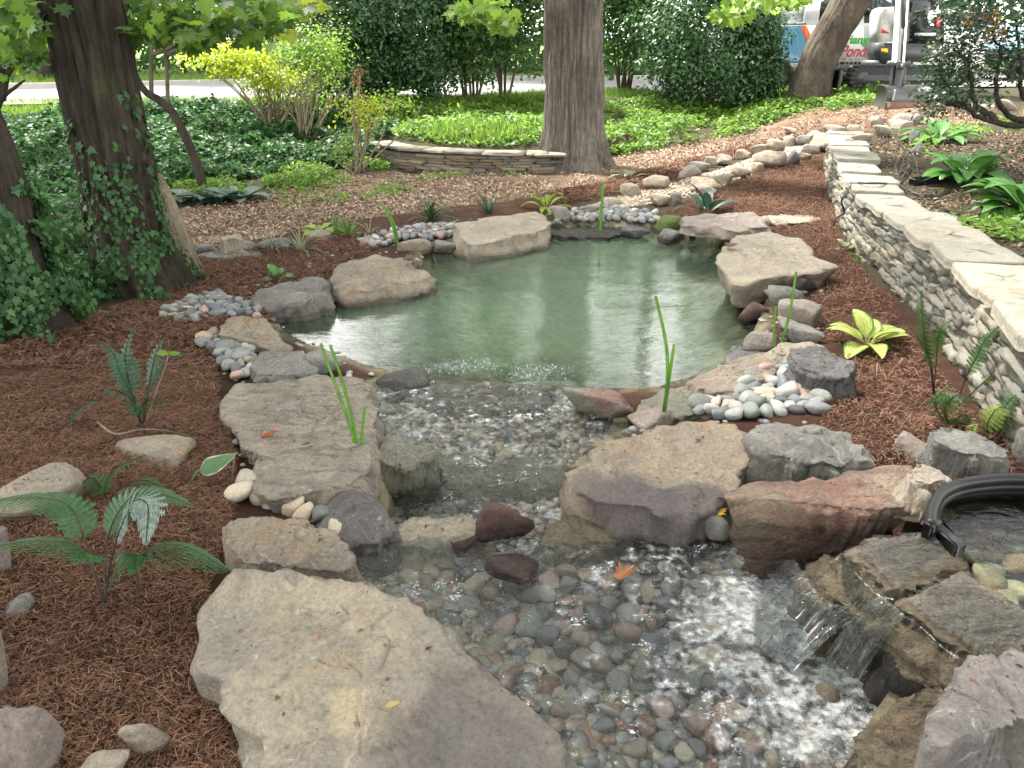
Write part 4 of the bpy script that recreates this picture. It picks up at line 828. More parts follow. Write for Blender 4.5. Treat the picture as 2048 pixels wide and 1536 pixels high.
# ================================================================ TREES AND SHRUBS
def leaf_mat(name, dark, light, trans=.35, gloss=.4, tcol=None, spec=.35):
    n = N(name); t = n.attr('tint'); c = n.mix(t, dark, light)
    c = n.mix(n.math('MULTIPLY', n.noise(n.pos(), 1.1, 3), .5), c, tuple(v * .55 for v in dark))
    a = n.principled(Base_Color=c, Roughness=gloss, Specular_IOR_Level=spec)
    tc = n.mix(t, tuple(min(1, v * 1.6) for v in (tcol or dark)), tuple(min(1, v * 1.6) for v in (tcol or light)))
    return n.done(n.mixsh(trans, a, n.new('BsdfTranslucent', Color=tc).outputs[0]))
LM = {'ivy': leaf_mat('ivy_leaf', (.022, .068, .024), (.075, .17, .05), .3, .5, spec=.3), 'holly': leaf_mat('holly_leaf', (.02, .062, .02), (.08, .18, .05), .3, .34, spec=.5),
 'laurel': leaf_mat('loose_green_leaf', (.03, .075, .018), (.085, .17, .035), .35, .35), 'lime': leaf_mat('lime_leaf', (.24, .31, .022), (.42, .47, .045), .5, .5),
 'spring': leaf_mat('fresh_green_leaf', (.10, .20, .024), (.24, .36, .05), .5, .45), 'maple': leaf_mat('maple_leaf', (.035, .09, .014), (.17, .29, .03), .5, .45),
 'weed': leaf_mat('weed_leaf', (.06, .135, .022), (.19, .31, .045), .45, .45), 'crown': leaf_mat('canopy_leaf', (.03, .075, .015), (.075, .14, .025), .4, .45),
 'wood': leaf_mat('woodland_leaf', (.02, .052, .016), (.06, .13, .036), .35, .6, spec=.2), 'azalea': leaf_mat('shrub_leaf', (.012, .033, .014), (.035, .075, .025), .2, .4),
 'bronze': leaf_mat('bronze_leaf', (.16, .06, .02), (.22, .16, .03), .4, .45), 'grass': leaf_mat('grass_blade', (.075, .155, .022), (.20, .30, .05), .45, .5)}
def bark_mat(name, c1, c2, moss=0.0, fur=1.0, scale=(20, 20, 2.0)):
    n = N(name); co = n.pos(); st = n.noise(n.scaled(co, scale), 1.6, 8, .7, .5); f = n.noise(co, 40, 6, .75)
    c = n.mix(n.ramp(st, [(.33, 0), (.62, 1)]), c1, c2); c = n.mix(n.ramp(n.noise(co, 1.2, 5, .7), [(.46, 0), (.62, .6)]), c, tuple(v * .5 for v in c1))
    c = n.mix(1.0, c, n.ramp(f, [(.2, .6), (.75, 1.2)]), 'MULTIPLY')
    if moss: c = n.mix(n.ramp(n.noise(co, 3, 6, .7), [(.55, 0), (.7, moss)]), c, (.06, .085, .025))
    h = n.math('ADD', n.math('MULTIPLY', st, 1.5 * fur), n.math('MULTIPLY', f, .35))
    return n.done(n.principled(Base_Color=c, Roughness=.9, Specular_IOR_Level=.2, Normal=n.bump(h, .9, .03)))
BARK_T = bark_mat('furrowed_grey_bark', (.07, .060, .049), (.225, .20, .168)); BARK_L = bark_mat('brown_plated_bark', (.055, .043, .033), (.145, .118, .09), .35, .8, (7, 7, 3))
BARK_I = bark_mat('dark_furrowed_bark', (.022, .019, .014), (.065, .053, .039), .3); BARK_S = bark_mat('stem_bark', (.07, .055, .04), (.16, .13, .095)); DEADW = bark_mat('bare_dead_wood', (.17, .13, .095), (.33, .27, .20))
PALE_ST = bark_mat('pale_cane', (.20, .165, .11), (.33, .28, .20)); DARK_B = bark_mat('far_dark_bark', (.03, .024, .02), (.07, .058, .048))
TPL = {
 'rhomb': (np.array([(0, 0, 0), (.5, .27, .05), (1, 0, 0), (.5, -.27, .05)]), [np.array([(0, 2, 1), (0, 3, 2)])]),
 'oval': (np.array([(0, 0, 0), (.3, .24, .05), (.7, .2, .04), (1, 0, -.06), (.7, -.2, .04), (.3, -.24, .05)]), [np.array([(0, 3, 2, 1), (0, 5, 4, 3)])]),
 'blade': (np.array([(0, .035, 0), (0, -.035, 0), (.4, .04, .0), (.4, -.04, .0), (.75, .028, -.06), (.75, -.028, -.06), (1, 0, -.2)]), [np.array([(0, 1, 3, 2), (2, 3, 5, 4)]), np.array([(4, 5, 6)])]),
 'ivy': (np.array([(0, 0, 0), (-.08, .32, .0), (.28, .26, .04), (.38, .52, -.04), (.6, .2, .03), (1, 0, -.08), (.6, -.2, .03), (.38, -.52, -.04), (.28, -.26, .04), (-.08, -.32, .0)]), [np.array([(0, 5, 4, 3, 2, 1), (0, 9, 8, 7, 6, 5)])]),
 'maple': (np.array([(0, 0, 0), (-.1, .3, 0), (.12, .28, .02), (.14, .55, -.03), (.3, .42, .0), (.45, .62, -.05), (.5, .2, .03), (.72, .3, 0), (.78, .1, 0), (1.05, 0, -.08), (.78, -.1, 0), (.72, -.3, 0), (.5, -.2, .03), (.45, -.62, -.05), (.3, -.42, 0), (.14, -.55, -.03), (.12, -.28, .02), (-.1, -.3, 0)]), [np.array([(0, 9, 8, 7, 6, 5, 4, 3, 2, 1), (0, 17, 16, 15, 14, 13, 12, 11, 10, 9)])]),
}
def leaves(name, P, Nn, size, tpl, mat, parent=None, origin=None, tint=None, T=None, roll=True):
    m = len(P); Vt, Ft = TPL[tpl]
    Nn = Nn / (np.linalg.norm(Nn, axis=1)[:, None] + 1e-9)
    if T is None: T = rng.normal(size=(m, 3))
    T = T - Nn * (T * Nn).sum(1)[:, None]; T /= np.linalg.norm(T, axis=1)[:, None] + 1e-9; Bn = np.cross(Nn, T)
    s = np.broadcast_to(size, (m,))[:, None, None]
    V = P[:, None, :] + s * (Vt[None, :, 0, None] * T[:, None] + Vt[None, :, 1, None] * Bn[:, None] + Vt[None, :, 2, None] * Nn[:, None])
    k = len(Vt); F = [(f[None] + (np.arange(m) * k)[:, None, None]).reshape(-1, f.shape[1]) for f in Ft]
    tint = rng.uniform(0, 1, m) if tint is None else tint
    return add(name, V.reshape(-1, 3), F, mat, parent, origin, True, {'tint': np.repeat(tint, k)})
def unit(m): v = rng.normal(size=(m, 3)); return v / np.linalg.norm(v, axis=1)[:, None]
def clump_pts(c, rad, ncl, per, spread, shell=.75, shape=None):
    """leaf positions in clumps spread through a crown's volume, and their normals"""
    u = unit(ncl); r = rng.uniform(shell, 1, ncl) ** .8 * (1 + .22 * np.array([mnoise.noise(Vector(q * 1.7)) for q in u])); cc = u * r[:, None]
    if shape is not None: cc = shape(cc)
    cc = np.asarray(c) + cc * np.asarray(rad)
    ps = spread * rng.uniform(.6, 1.3, ncl)
    P = np.repeat(cc, per, 0) + rng.normal(size=(ncl * per, 3)) * np.repeat(ps, per)[:, None] * np.array([1, 1, .7])
    nn = np.repeat(u, per, 0) * .8 + unit(ncl * per) * .7 + np.array([0, 0, .7])
    return P, nn
def trunk_mesh(name, path, radii, mat, parent, K=72, fur=.02, freq=9, flare=(0, 0), roots=6, rings=120, zs=.5, seed=0):
    P = spline(path, rings); Rr = np.interp(np.linspace(0, 1, rings), np.linspace(0, 1, len(radii)), radii)
    L = np.r_[0, np.cumsum(np.linalg.norm(np.diff(P, axis=0), axis=1))]
    V, F = tube(P, Rr, K); th = np.tile(np.arange(K) * 2 * math.pi / K, rings); l = np.repeat(L, K); C = np.repeat(P, K, 0); D = V - C; rr = np.linalg.norm(D, axis=1)
    fl = flare[0] * np.exp(-l / max(flare[1], 1e-3)) * (1 + .55 * np.cos(th * roots + seed) + .3 * np.cos(th * (roots + 3) + 2 * seed))
    q = np.stack([np.cos(th) * freq / 4, np.sin(th) * freq / 4, l * zs], 1)
    n1 = np.array([mnoise.noise(Vector(v * 2.2 + seed)) for v in q]); n2 = np.array([mnoise.noise(Vector((v[0] * 1.6, v[1] * 1.6, v[2] * 2.0 + seed))) for v in q])
    rid = np.minimum(np.abs(n2) * 3.2, 1) - .5
    d = fl + fur * (rid * .7 + n1 * .9) * (rr / (np.max(Rr) + 1e-6)) ** .5
    V = C + D * (1 + d / np.maximum(rr, 1e-5))[:, None]
    return add(name, V, F, mat, parent)
# --- central tree
tb = np.array([.86, 11.05, gz(.86, 10.9) - .08])
t = empty('tall_tree', tb); tag(t, 'tall straight tree with furrowed grey bark beyond the pond', 'tree')
trunk_mesh('trunk', [tb, tb + (0, 0, .5), tb + (-.04, 0, 2), tb + (-.06, .05, 4), tb + (-.1, .1, 9), tb + (0, .3, 15)], [.40, .37, .355, .34, .30, .18], BARK_T, t, K=220, fur=.06, freq=17, flare=(.24, .30), roots=5, rings=230, seed=1.3)
P, nn = clump_pts((tb[0] + .3, tb[1] + 1.5, 15.5), (3.2, 3.2, 2.6), 190, 40, .5); leaves('crown', P, nn, rng.uniform(.14, .24, len(P)), 'rhomb', LM['crown'], t)
mb = MB()
for k in range(6):
    a = k * 1.05; mb.tube(spline([tb + (0, .2, 10 + k * .6), tb + (math.cos(a) * 1.2, .4 + math.sin(a) * 1.2, 12.5 + k * .4), tb + (math.cos(a) * 2.4, 1 + math.sin(a) * 2.4, 14.5 + k * .3)], 12), np.linspace(.1, .03, 12), 7)
mb.build('branches', BARK_T, t, smooth=True)
# --- leaning tree on the right
lb = ag(1613, 207); lb[2] -= .1; l1 = aty(1634, 130, lb[1]); l2 = aty(1668, 60, lb[1]); l3 = aty(1712, -20, lb[1]); dl = (l3 - l2) / np.linalg.norm(l3 - l2)
t = empty('leaning_tree', lb); tag(t, 'leaning tree with brown bark in front of the pickup', 'tree')
trunk_mesh('trunk', [lb, l1, l2, l3, l3 + dl * 2.5 + (0, 0, .6), l3 + dl * 5 + (0, .5, 3)], [.40, .35, .335, .345, .33, .22], BARK_L, t, K=96, fur=.02, freq=12, flare=(.08, .3), roots=4, rings=140, zs=1.2, seed=2.1)
P, nn = clump_pts(l3 + dl * 6 + (0, 1, 5), (3, 3, 2.4), 150, 36, .5); leaves('crown', P, nn, rng.uniform(.14, .24, len(P)), 'rhomb', LM['crown'], t)
# --- the two ivy covered trees on the left
def ivy_on(path, radii, lo, hi, m, out, parent, dens_pow=1.0, size=(.045, .085)):
    P = spline(path, 80); L = np.linspace(0, 1, 80); s = lo + (hi - lo) * rng.uniform(0, 1, m * 3) ** dens_pow; th = rng.uniform(0, 2 * math.pi, m * 3)
    keep = np.array([mnoise.noise(Vector((math.cos(a) * 1.5, math.sin(a) * 1.5, q * 9))) for a, q in zip(th, s)]) > -.12 + .5 * ((s - lo) / (hi - lo)) ** 1.5 - .25; s = s[keep][:m]; th = th[keep][:m]
    C = np.stack([np.interp(s, L, P[:, k]) for k in range(3)], 1); r = np.interp(s, np.linspace(0, 1, len(radii)), radii)
    o_ = np.stack([np.cos(th), np.sin(th), np.zeros(len(s))], 1); bulge = np.abs(rng.normal(0, 1, len(s))) * out * (1.15 - (s - lo) / (hi - lo))
    V = C + o_ * (r + .012 + bulge)[:, None]
    T = np.tile([0, 0, -1.], (len(s), 1)) + rng.normal(0, .45, (len(s), 3))
    return leaves('ivy', V, o_ + rng.normal(0, .4, (len(s), 3)) + (0, 0, .25), size[0] * .7 + (size[1] - size[0] * .7) * rng.beta(1.3, 2.2, len(s)), 'ivy', LM['ivy'], parent, T=T)
ib = ag(278, 585); ib[2] -= .08; yb = ib[1] + .15; ib[1] = yb
ip = [ib, aty(258, 480, yb), aty(230, 330, yb), aty(200, 180, yb + .03), aty(162, -20, yb + .08), aty(120, -260, yb + .2) + (0, 0, .4), (-3.9, yb + .6, 8)]
t = empty('ivy_tree', ib); tag(t, 'thick dark tree with climbing ivy, leaning left beside a bare dead stem', 'tree')
ir = [.25, .225, .215, .215, .225, .23, .16]
trunk_mesh('trunk', ip, ir, BARK_I, t, K=110, fur=.05, freq=13, flare=(.06, .25), roots=4, rings=170, seed=4.2)
ivy_on(ip, ir, .0, .17, 5200, .085, t, 1.1, (.03, .06)); ivy_on(ip, ir, .14, .34, 900, .03, t, 1.2, (.035, .065)); ivy_on(ip, ir, .3, .5, 130, .02, t)
db = ag(372, 548); db[2] -= .05; trunk_mesh('dead_stem', [db, aty(352, 480, db[1] + .02), aty(328, 410, db[1] + .08), aty(312, 350, db[1] + .2)], [.125, .10, .085, .04], DEADW, t, K=48, fur=.012, freq=8, flare=(.03, .1), rings=60, zs=1, seed=7)
P, nn = clump_pts((-5.0, 8.6, 10.2), (4.4, 4.2, 3.0), 190, 42, .55); leaves('crown', P, nn, rng.uniform(.15, .26, len(P)), 'rhomb', LM['crown'], t)
j0 = ag(40, 672); j0[2] -= .08; j0[1] += .15; yj = j0[1]
jp = [j0, aty(28, 520, yj), aty(-5, 380, yj), aty(-62, 230, yj), aty(-160, 60, yj), aty(-420, -250, yj)]
t = empty('ivy_tree', j0); tag(t, 'slimmer ivy smothered trunk at the left edge', 'tree')
jr = [.17, .155, .145, .14, .13, .1]
trunk_mesh('trunk', jp, jr, BARK_I, t, K=64, fur=.02, rings=90, seed=9, flare=(.05, .2)); ivy_on(jp, jr, .0, .42, 4800, .09, t, 1.1, (.03, .06))
P, nn = clump_pts((-6.2, 3.8, 8.6), (4.0, 4.0, 2.4), 210, 42, .55); leaves('crown', P, nn, rng.uniform(.15, .26, len(P)), 'rhomb', LM['crown'], t)
# ivy ground mass at the foot of those trees
def ground_leaves(name, label, poly, m, size, hgt, tpl, mat, tilt=.5, excl=(), kind='stuff', up=None, seed=None, keep=None, cat='plants'):
    lo, hi = poly[:, :2].min(0), poly[:, :2].max(0); q = rng.uniform(lo, hi, (m * 6, 2)); q = q[sdist(q[:, 0], q[:, 1], poly) > 0]
    for e_ in excl: q = q[sdist(q[:, 0], q[:, 1], e_) < 0]
    nz_ = fast_noise(q[:, 0], q[:, 1], .5, 31) + .6 * fast_noise(q[:, 0], q[:, 1], .17, 32)
    if keep is not None: ok = nz_ > keep; q = q[ok]; nz_ = nz_[ok]
    q = q[:m]; nz_ = nz_[:m]; m = len(q)
    z = ground_z(q[:, 0], q[:, 1]) + hgt[0] + (hgt[1] - hgt[0]) * rng.uniform(0, 1, m) ** .7 * np.clip(.55 + nz_, .15, 1.4)
    nn = rng.normal(0, tilt, (m, 3)) + (0, 0, 1)
    T = None
    if up is not None: T = rng.normal(0, up, (m, 3)) + (0, 0, 1); nn = rng.normal(0, 1, (m, 3)) * (1, 1, .1)
    return tag(leaves(name, np.c_[q, z], nn, rng.uniform(*size, m), tpl, LM[mat] if isinstance(mat, str) else mat, origin=(q[:, 0].mean(), q[:, 1].mean(), 0), T=T), label, cat, kind=kind)
ground_leaves('ivy', 'dark ivy spilling over the ground at the foot of the ivy covered trees', gpoly([(-60,700),(20,690),(120,640),(220,600),(330,565),(310,530),(230,520),(150,500),(60,520),(-60,560)]), 7500, (.03, .06), (.02, .42), 'ivy', 'ivy', .6)
IVYB = gpoly([(-60,240),(120,236),(300,224),(600,224),(760,232),(800,250),(770,285),(745,300),(760,330),(640,338),(480,362),(340,376),(200,400),(60,440),(-60,450)])
ground_leaves('ivy', 'dark glossy ivy bank between the lawn strip and the leaf litter', IVYB, 42000, (.05, .10), (.02, .34), 'ivy', 'ivy', .5)
WEED1 = gpoly([(330,392),(480,360),(620,338),(760,318),(790,345),(680,352),(600,385),(500,398),(380,402)])
ground_leaves('weeds', 'pale green weeds between the ivy bank and the leaf litter', WEED1, 3600, (.04, .08), (.01, .16), 'oval', 'weed', .6, keep=-.05)
ground_leaves('weeds', 'bright weeds scattered on the leaf litter by the curved wall', gpoly([(640,360),(780,345),(900,352),(1060,338),(1110,352),(960,372),(800,392),(660,412),(560,420),(560,385)]), 1100, (.03, .06), (.005, .07), 'oval', 'weed', .6, keep=.16)
BANK2 = gpoly([(770,240),(850,212),(1095,208),(1110,285),(1095,296),(1000,297),(880,292),(790,280)])
ground_leaves('groundcover', 'leafy green groundcover on the bank above the curved wall', BANK2, 9000, (.06, .12), (.01, .26), 'oval', 'weed', .5)
ground_leaves('grass', 'tall bright grass along the top of the curved wall', gpoly([(840,285),(880,262),(980,262),(1095,270),(1098,288),(960,290)]), 1900, (.06, .24), (0, .04), 'blade', 'grass', up=.6)
BANK3 = gpoly([(1205,215),(1290,192),(1560,190),(1660,178),(1760,176),(1770,210),(1650,226),(1560,250),(1400,283),(1240,312),(1215,300)])
ground_leaves('groundcover', 'leafy green groundcover right of the central trunk', BANK3, 15000, (.055, .11), (.01, .25), 'oval', 'weed', .5, keep=-.25)
ground_leaves('grass', 'sunlit lawn strip along the near side of the road', LAWN, 16000, (.06, .16), (0, .02), 'blade', 'grass', up=.4)
ground_leaves('grass', 'sunlit lawn across the road', np.array([(-30,22.2),(-14,21.2),(0,23),(0,27),(-30,27)]), 9000, (.1, .2), (0, .02), 'blade', 'grass', up=.4)
ground_leaves('weeds', 'low green weeds under the dark shrub in the upper bed', gpoly([(1810,300),(1840,280),(1900,250),(2060,235),(2060,262),(1930,272),(1850,310)]), 1300, (.04, .08), (.01, .12), 'oval', 'weed', .6, keep=.0)
ground_leaves('weeds', 'yellow green seedlings in the upper bed by the hostas', gpoly([(1880,440),(1960,420),(2060,430),(2060,500),(1960,490)]), 420, (.03, .07), (.005, .06), 'oval', 'weed', .5, keep=.05)
ground_leaves('weeds', 'thin weeds along the foot of the retaining wall', gpoly([(1650,330),(1690,340),(1690,470),(1700,520),(1740,560),(1720,520),(1672,470)]), 260, (.03, .06), (.01, .1), 'oval', 'weed', .6, keep=.12)
# fallen leaves and shredded bark, countless small pieces
def chips_mat(name, pal, rough=.85):
    n = N(name); t = n.attr('tint'); c = n.ramp(t, [(i / len(pal), q) for i, q in enumerate(pal)], 'CONSTANT')
    return n.done(n.principled(Base_Color=c, Roughness=rough, Specular_IOR_Level=.2))
LITM = chips_mat('dry_leaf', [(.27, .19, .135), (.19, .13, .09), (.36, .27, .20), (.12, .08, .06), (.31, .22, .16), (.23, .165, .12), (.42, .34, .27)])
MULM = chips_mat('shredded_bark', [(.145, .073, .045), (.09, .047, .031), (.195, .103, .064), (.115, .06, .038), (.045, .025, .018), (.16, .083, .052), (.20, .12, .078), (.105, .055, .036)])
ground_leaves('leaf_litter', 'dry tan leaf litter beyond the pond', LITTER, 32000, (.018, .05), (.004, .02), 'oval', LITM, .35, keep=-.3, excl=MULCH + [CREEK], cat='leaves')
ground_leaves('leaf_litter', 'brown leaf litter in the upper bed behind the wall', gpoly([(1735,290),(1830,262),(2060,240),(2060,520),(1960,495),(1860,445),(1800,390),(1770,330)]), 6500, (.02, .05), (.004, .025), 'oval', chips_mat('old_leaf', [(.16, .11, .08), (.10, .07, .05), (.22, .16, .12), (.07, .048, .036), (.13, .09, .065)]), .4, keep=-.4, cat='leaves')
_lm2 = bpy.data.materials['old_leaf']; ground_leaves('leaf_litter', 'brown leaf litter on the upper bed beyond the right edge', np.array([(2.4,2.25),(7,2.25),(8,8),(4.9,8),(4.2,5.5)]), 6000, (.025, .06), (.004, .025), 'oval', _lm2, .4, keep=-.4, cat='leaves')
def bark_chips(label, poly, m, ln, wd, lift=.03):
    lo, hi = poly[:, :2].min(0), poly[:, :2].max(0); q = rng.uniform(lo, hi, (m * 5, 2)); q = q[sdist(q[:, 0], q[:, 1], poly) > 0][:m]; m = len(q)
    z = ground_z(q[:, 0], q[:, 1]) + (fast_noise(q[:, 0], q[:, 1], .3, 1) * .035 + fast_noise(q[:, 0], q[:, 1], .09, 2) * .02) + rng.uniform(0, lift, m)
    a = rng.normal(.35, 1.0, m); el = rng.normal(0, .28, m); T = np.stack([np.cos(a) * np.cos(el), np.sin(a) * np.cos(el), np.sin(el)], 1)
    nn = rng.normal(0, .4, (m, 3)) + (0, 0, 1); nn -= T * (nn * T).sum(1)[:, None]; nn /= np.linalg.norm(nn, axis=1)[:, None]; Bn = np.cross(nn, T)
    l = (rng.gamma(2.2, 1, m) / 2.2 * ln)[:, None]; w_ = (rng.uniform(.5, 1.5, m) * wd)[:, None]; bend = rng.normal(0, .16, m)[:, None] * l; tk = w_ * .35
    C = np.c_[q, z]; V = np.stack([C - T * l / 2 - Bn * w_ * .3, C - T * l / 2 + Bn * w_ * .3, C + Bn * w_ / 2 + nn * (bend + tk), C - Bn * w_ / 2 + nn * (bend + tk), C + T * l / 2 + Bn * w_ * .25, C + T * l / 2 - Bn * w_ * .25], 1)
    F = (np.array([(0, 3, 2, 1), (3, 5, 4, 2)])[None] + (np.arange(m) * 6)[:, None, None]).reshape(-1, 4)
    o = add('shredded_mulch', V.reshape(-1, 3), F, MULM, origin=(q[:, 0].mean(), q[:, 1].mean(), 0), smooth=False, attrs={'tint': np.repeat(rng.uniform(0, .999, m), 6)})
    return tag(o, label, 'mulch', kind='stuff')
bark_chips('shredded brown bark mulch at the near left', gpoly([(-80,1560),(600,1600),(490,1500),(430,1350),(390,1280),(440,1130),(480,1000),(470,900),(440,800),(420,740),(300,720),(0,760),(-80,780)]), 110000, .021, .0021)
bark_chips('shredded brown bark mulch on the left bank', gpoly([(-80,800),(0,740),(300,730),(440,800),(430,700),(500,690),(640,600),(700,520),(870,450),(720,465),(400,510),(330,570),(150,650),(-80,720)]), 44000, .032, .0040)
bark_chips('shredded reddish mulch on the strip beyond the dry creek', gpoly(mul_px[2]), 12000, .06, .008)
bark_chips('shredded reddish mulch between the pond and the retaining wall', gpoly(mul_px[1]), 44000, .032, .0040)
# ---------------------------------------------------------------- hedges beyond the pond
def shrub(name, label, base, rad, zc, mat, ncl, per, leaf, spread=.22, tpl='oval', stems=5, shell=.55, cat='shrub', group=None, bark=None, lift=.0, sz=None):
    base = np.asarray(base, float); t = empty(name, base); tag(t, label, cat, group)
    def shp(c): c = c.copy(); c[:, :2] *= (1.08 - .38 * np.clip(c[:, 2], -1, 1) ** 2 * (c[:, 2] > 0) )[:, None]; return c
    P, nn = clump_pts(base + (0, 0, zc), rad, ncl, per, spread, shell, shp); ok = P[:, 2] > base[2] + lift + .1 * np.sin(P[:, 0] * 5); P, nn = P[ok], nn[ok]
    leaves('foliage', P, nn, rng.uniform(leaf * .65, leaf * 1.35, len(P)), tpl, LM[mat], t)
    mb = MB()
    for k in range(stems):
        a = rng.uniform(0, 6.3); tip = base + (math.cos(a) * rad[0] * .5, math.sin(a) * rad[1] * .5, zc + rad[2] * rng.uniform(-.1, .5)); b0 = base + (math.cos(a) * .12, math.sin(a) * .12, -.08)
        mb.tube(spline([b0, (b0 + tip) / 2 + rng.normal(0, .08, 3), tip], 10), np.linspace(.035, .012, 10), 6)
    mb.build('stem', bark or BARK_S, t, smooth=True); return t
def hb(px, py): return ag(px, py)
hed = [('dense dark evergreen hedge shrub behind the lime shrub', 690, 222, 1.0, 2.6, 'holly', .085), ('dark conical evergreen between the lime shrub and central trunk', 850, 214, 1.0, 2.9, 'holly', .085),
       ('dark wide evergreen right of the central trunk, in front of the road', 1402, 192, 1.40, 2.5, 'holly', .09), ('small dark evergreen against the blue bed of the pickup', 1502, 183, .42, 1.6, 'holly', .085), ('low dark evergreen just behind the conical one', 775, 205, .7, 1.2, 'holly', .08)]
for lb_, px, py, r_, h_, m_, lf in hed:
    b_ = hb(px, py); b_ = aty(px, py, min(b_[1] + .9, 16.9)); b_[2] = gz(b_[0], b_[1])
    shrub('evergreen_shrub', lb_, b_, (r_, r_ * .85, h_ * .66), h_ * .56, m_, 250, 58, lf, .19, 'oval', 5, .4, lift=.14)
for lb_, px, py, r_, h_, m_ in [('loose light green understory tree left of the central trunk', 1010, 206, 1.2, 3.6, 'laurel'), ('loose green shrub tree behind the central trunk to its right', 1255, 186, 1.0, 3.4, 'laurel'), ('airy green shrub tree between central trunk and conical evergreen', 940, 208, .8, 3.2, 'laurel')]:
    b_ = hb(px, py); b_[1] += .6
    shrub('understory_tree', lb_, b_, (r_, r_ * .8, h_ * .5), h_ * .62, m_, 190, 48, .10, .24, 'oval', 7, .3, cat='tree', lift=.3)
# lime shrub with many canes, and its smaller neighbours
def cane_shrub(name, label, base, parts, canes, spread, group=None):
    base = np.asarray(base, float); t = empty(name, base); tag(t, label, 'shrub', group)
    tips = []
    for c, rad, ncl, per, leaf, sp, mat in parts:
        P, nn = clump_pts(c, rad, ncl, per, sp, .25); leaves('foliage', P, nn, rng.uniform(leaf * .6, leaf * 1.3, len(P)), 'rhomb', LM[mat], t); tips += list(P[rng.integers(0, len(P), canes // len(parts) + 1)])
    mb = MB()
    for k in range(canes):
        tip = tips[k % len(tips)]; b0 = base + (rng.normal(0, spread * .3), rng.normal(0, spread * .3), -.05); mid = b0 * .45 + tip * .55 + (rng.normal(0, .1), rng.normal(0, .1), .12)
        mb.tube(spline([b0, mid, tip], 9), np.linspace(.014, .004, 9), 5)
    mb.build('cane', PALE_ST, t, smooth=True); return t
b1 = ag(548, 255); yb_ = b1[1]
cane_shrub('cane_shrub', 'big arching shrub with bright lime leaves on pale canes', b1, [(aty(590, 130, yb_ + .5), (.95, .6, .5), 70, 45, .07, .2, 'spring'), (aty(470, 120, yb_ - .4), (.75, .4, .22), 60, 40, .075, .13, 'lime'), (aty(545, 160, yb_ - .5), (.6, .4, .2), 36, 30, .07, .13, 'lime'), (aty(640, 95, yb_ + .4), (.6, .4, .35), 40, 40, .06, .16, 'spring')], 46, .3)
b2 = ag(612, 290); cane_shrub('cane_shrub', 'bare twiggy shrub with pale canes right of the lime shrub', b2, [(aty(640, 165, b2[1]), (.5, .35, .5), 26, 12, .05, .16, 'spring'), (aty(600, 190, b2[1]), (.4, .3, .35), 12, 8, .05, .14, 'spring')], 34, .25)
b3 = ag(715, 345); cane_shrub('cane_shrub', 'small yellow green shrub with a reddish tip left of the curved wall', b3, [(aty(720, 220, b3[1]), (.34, .3, .28), 40, 16, .055, .1, 'lime'), (aty(790, 205, b3[1] + .3), (.36, .3, .16), 24, 16, .05, .09, 'spring'), (aty(716, 150, b3[1]), (.05, .05, .2), 10, 8, .05, .04, 'bronze'), (aty(700, 290, b3[1]), (.3, .3, .2), 24, 14, .05, .1, 'weed')], 26, .2)
b3 = ag(1365, 285); cane_shrub('seedling_tree', 'thin young seedling with green leaves near the dry creek', b3, [(aty(1366, 245, b3[1]), (.22, .2, .2), 16, 9, .09, .08, 'weed')], 4, .05)
# sapling with a fork
s0 = ag(405, 390); ys = s0[1]; t = empty('sapling', s0); tag(t, 'bent dark sapling forking beside the ivy covered tree', 'tree')
mb = MB(); pts = [s0 - (0, 0, .05), aty(400, 350, ys), aty(378, 290, ys), aty(345, 225, ys), aty(318, 200, ys), aty(290, 182, ys), aty(268, 140, ys), aty(262, 60, ys), aty(240, -60, ys)]
mb.tube(spline(pts, 60), np.interp(np.linspace(0, 1, 60), [0, .5, 1], [.06, .045, .022]), 10); mb.build('trunk', BARK_I, t, smooth=True)
mb = MB()
for p_ in ([(336, 208), (334, 150), (330, 100), (335, 10)], [(303, 188), (302, 120), (306, 60), (300, -30)], [(335, 110), (380, 82), (430, 70)], [(302, 110), (340, 95), (390, 60), (450, 40)]):
    mb.tube(spline([aty(x, y, ys) for x, y in p_], 20), np.linspace(.026, .01, 20), 7)
mb.build('branch', BARK_S, t, smooth=True)
P, nn = clump_pts(aty(330, -150, ys), (1.2, .9, .7), 50, 18, .25, .3); leaves('crown', P, nn, rng.uniform(.1, .17, len(P)), 'maple', LM['maple'], t)
# branchy shrub at the far left edge
s1 = ag(-30, 300); t = empty('bare_shrub', s1); tag(t, 'dark branching shrub at the left edge before the road', 'shrub'); mb = MB()
y1 = s1[1]
for p_ in ([(-30, 300), (0, 205), (30, 175), (50, 160)], [(5, 200), (20, 140), (70, 100), (85, 70)], [(-20, 260), (10, 120), (40, 60), (70, 20)], [(10, 190), (0, 150), (20, 100)]): mb.tube(spline([aty(x, y, y1) for x, y in p_], 16), np.linspace(.05, .012, 16), 7)
mb.build('branch', BARK_I, t, smooth=True); P, nn = clump_pts(aty(10, 40, y1), (1.0, .8, .55), 50, 16, .2, .3); leaves('foliage', P, nn, rng.uniform(.09, .15, len(P)), 'maple', LM['maple'], t)
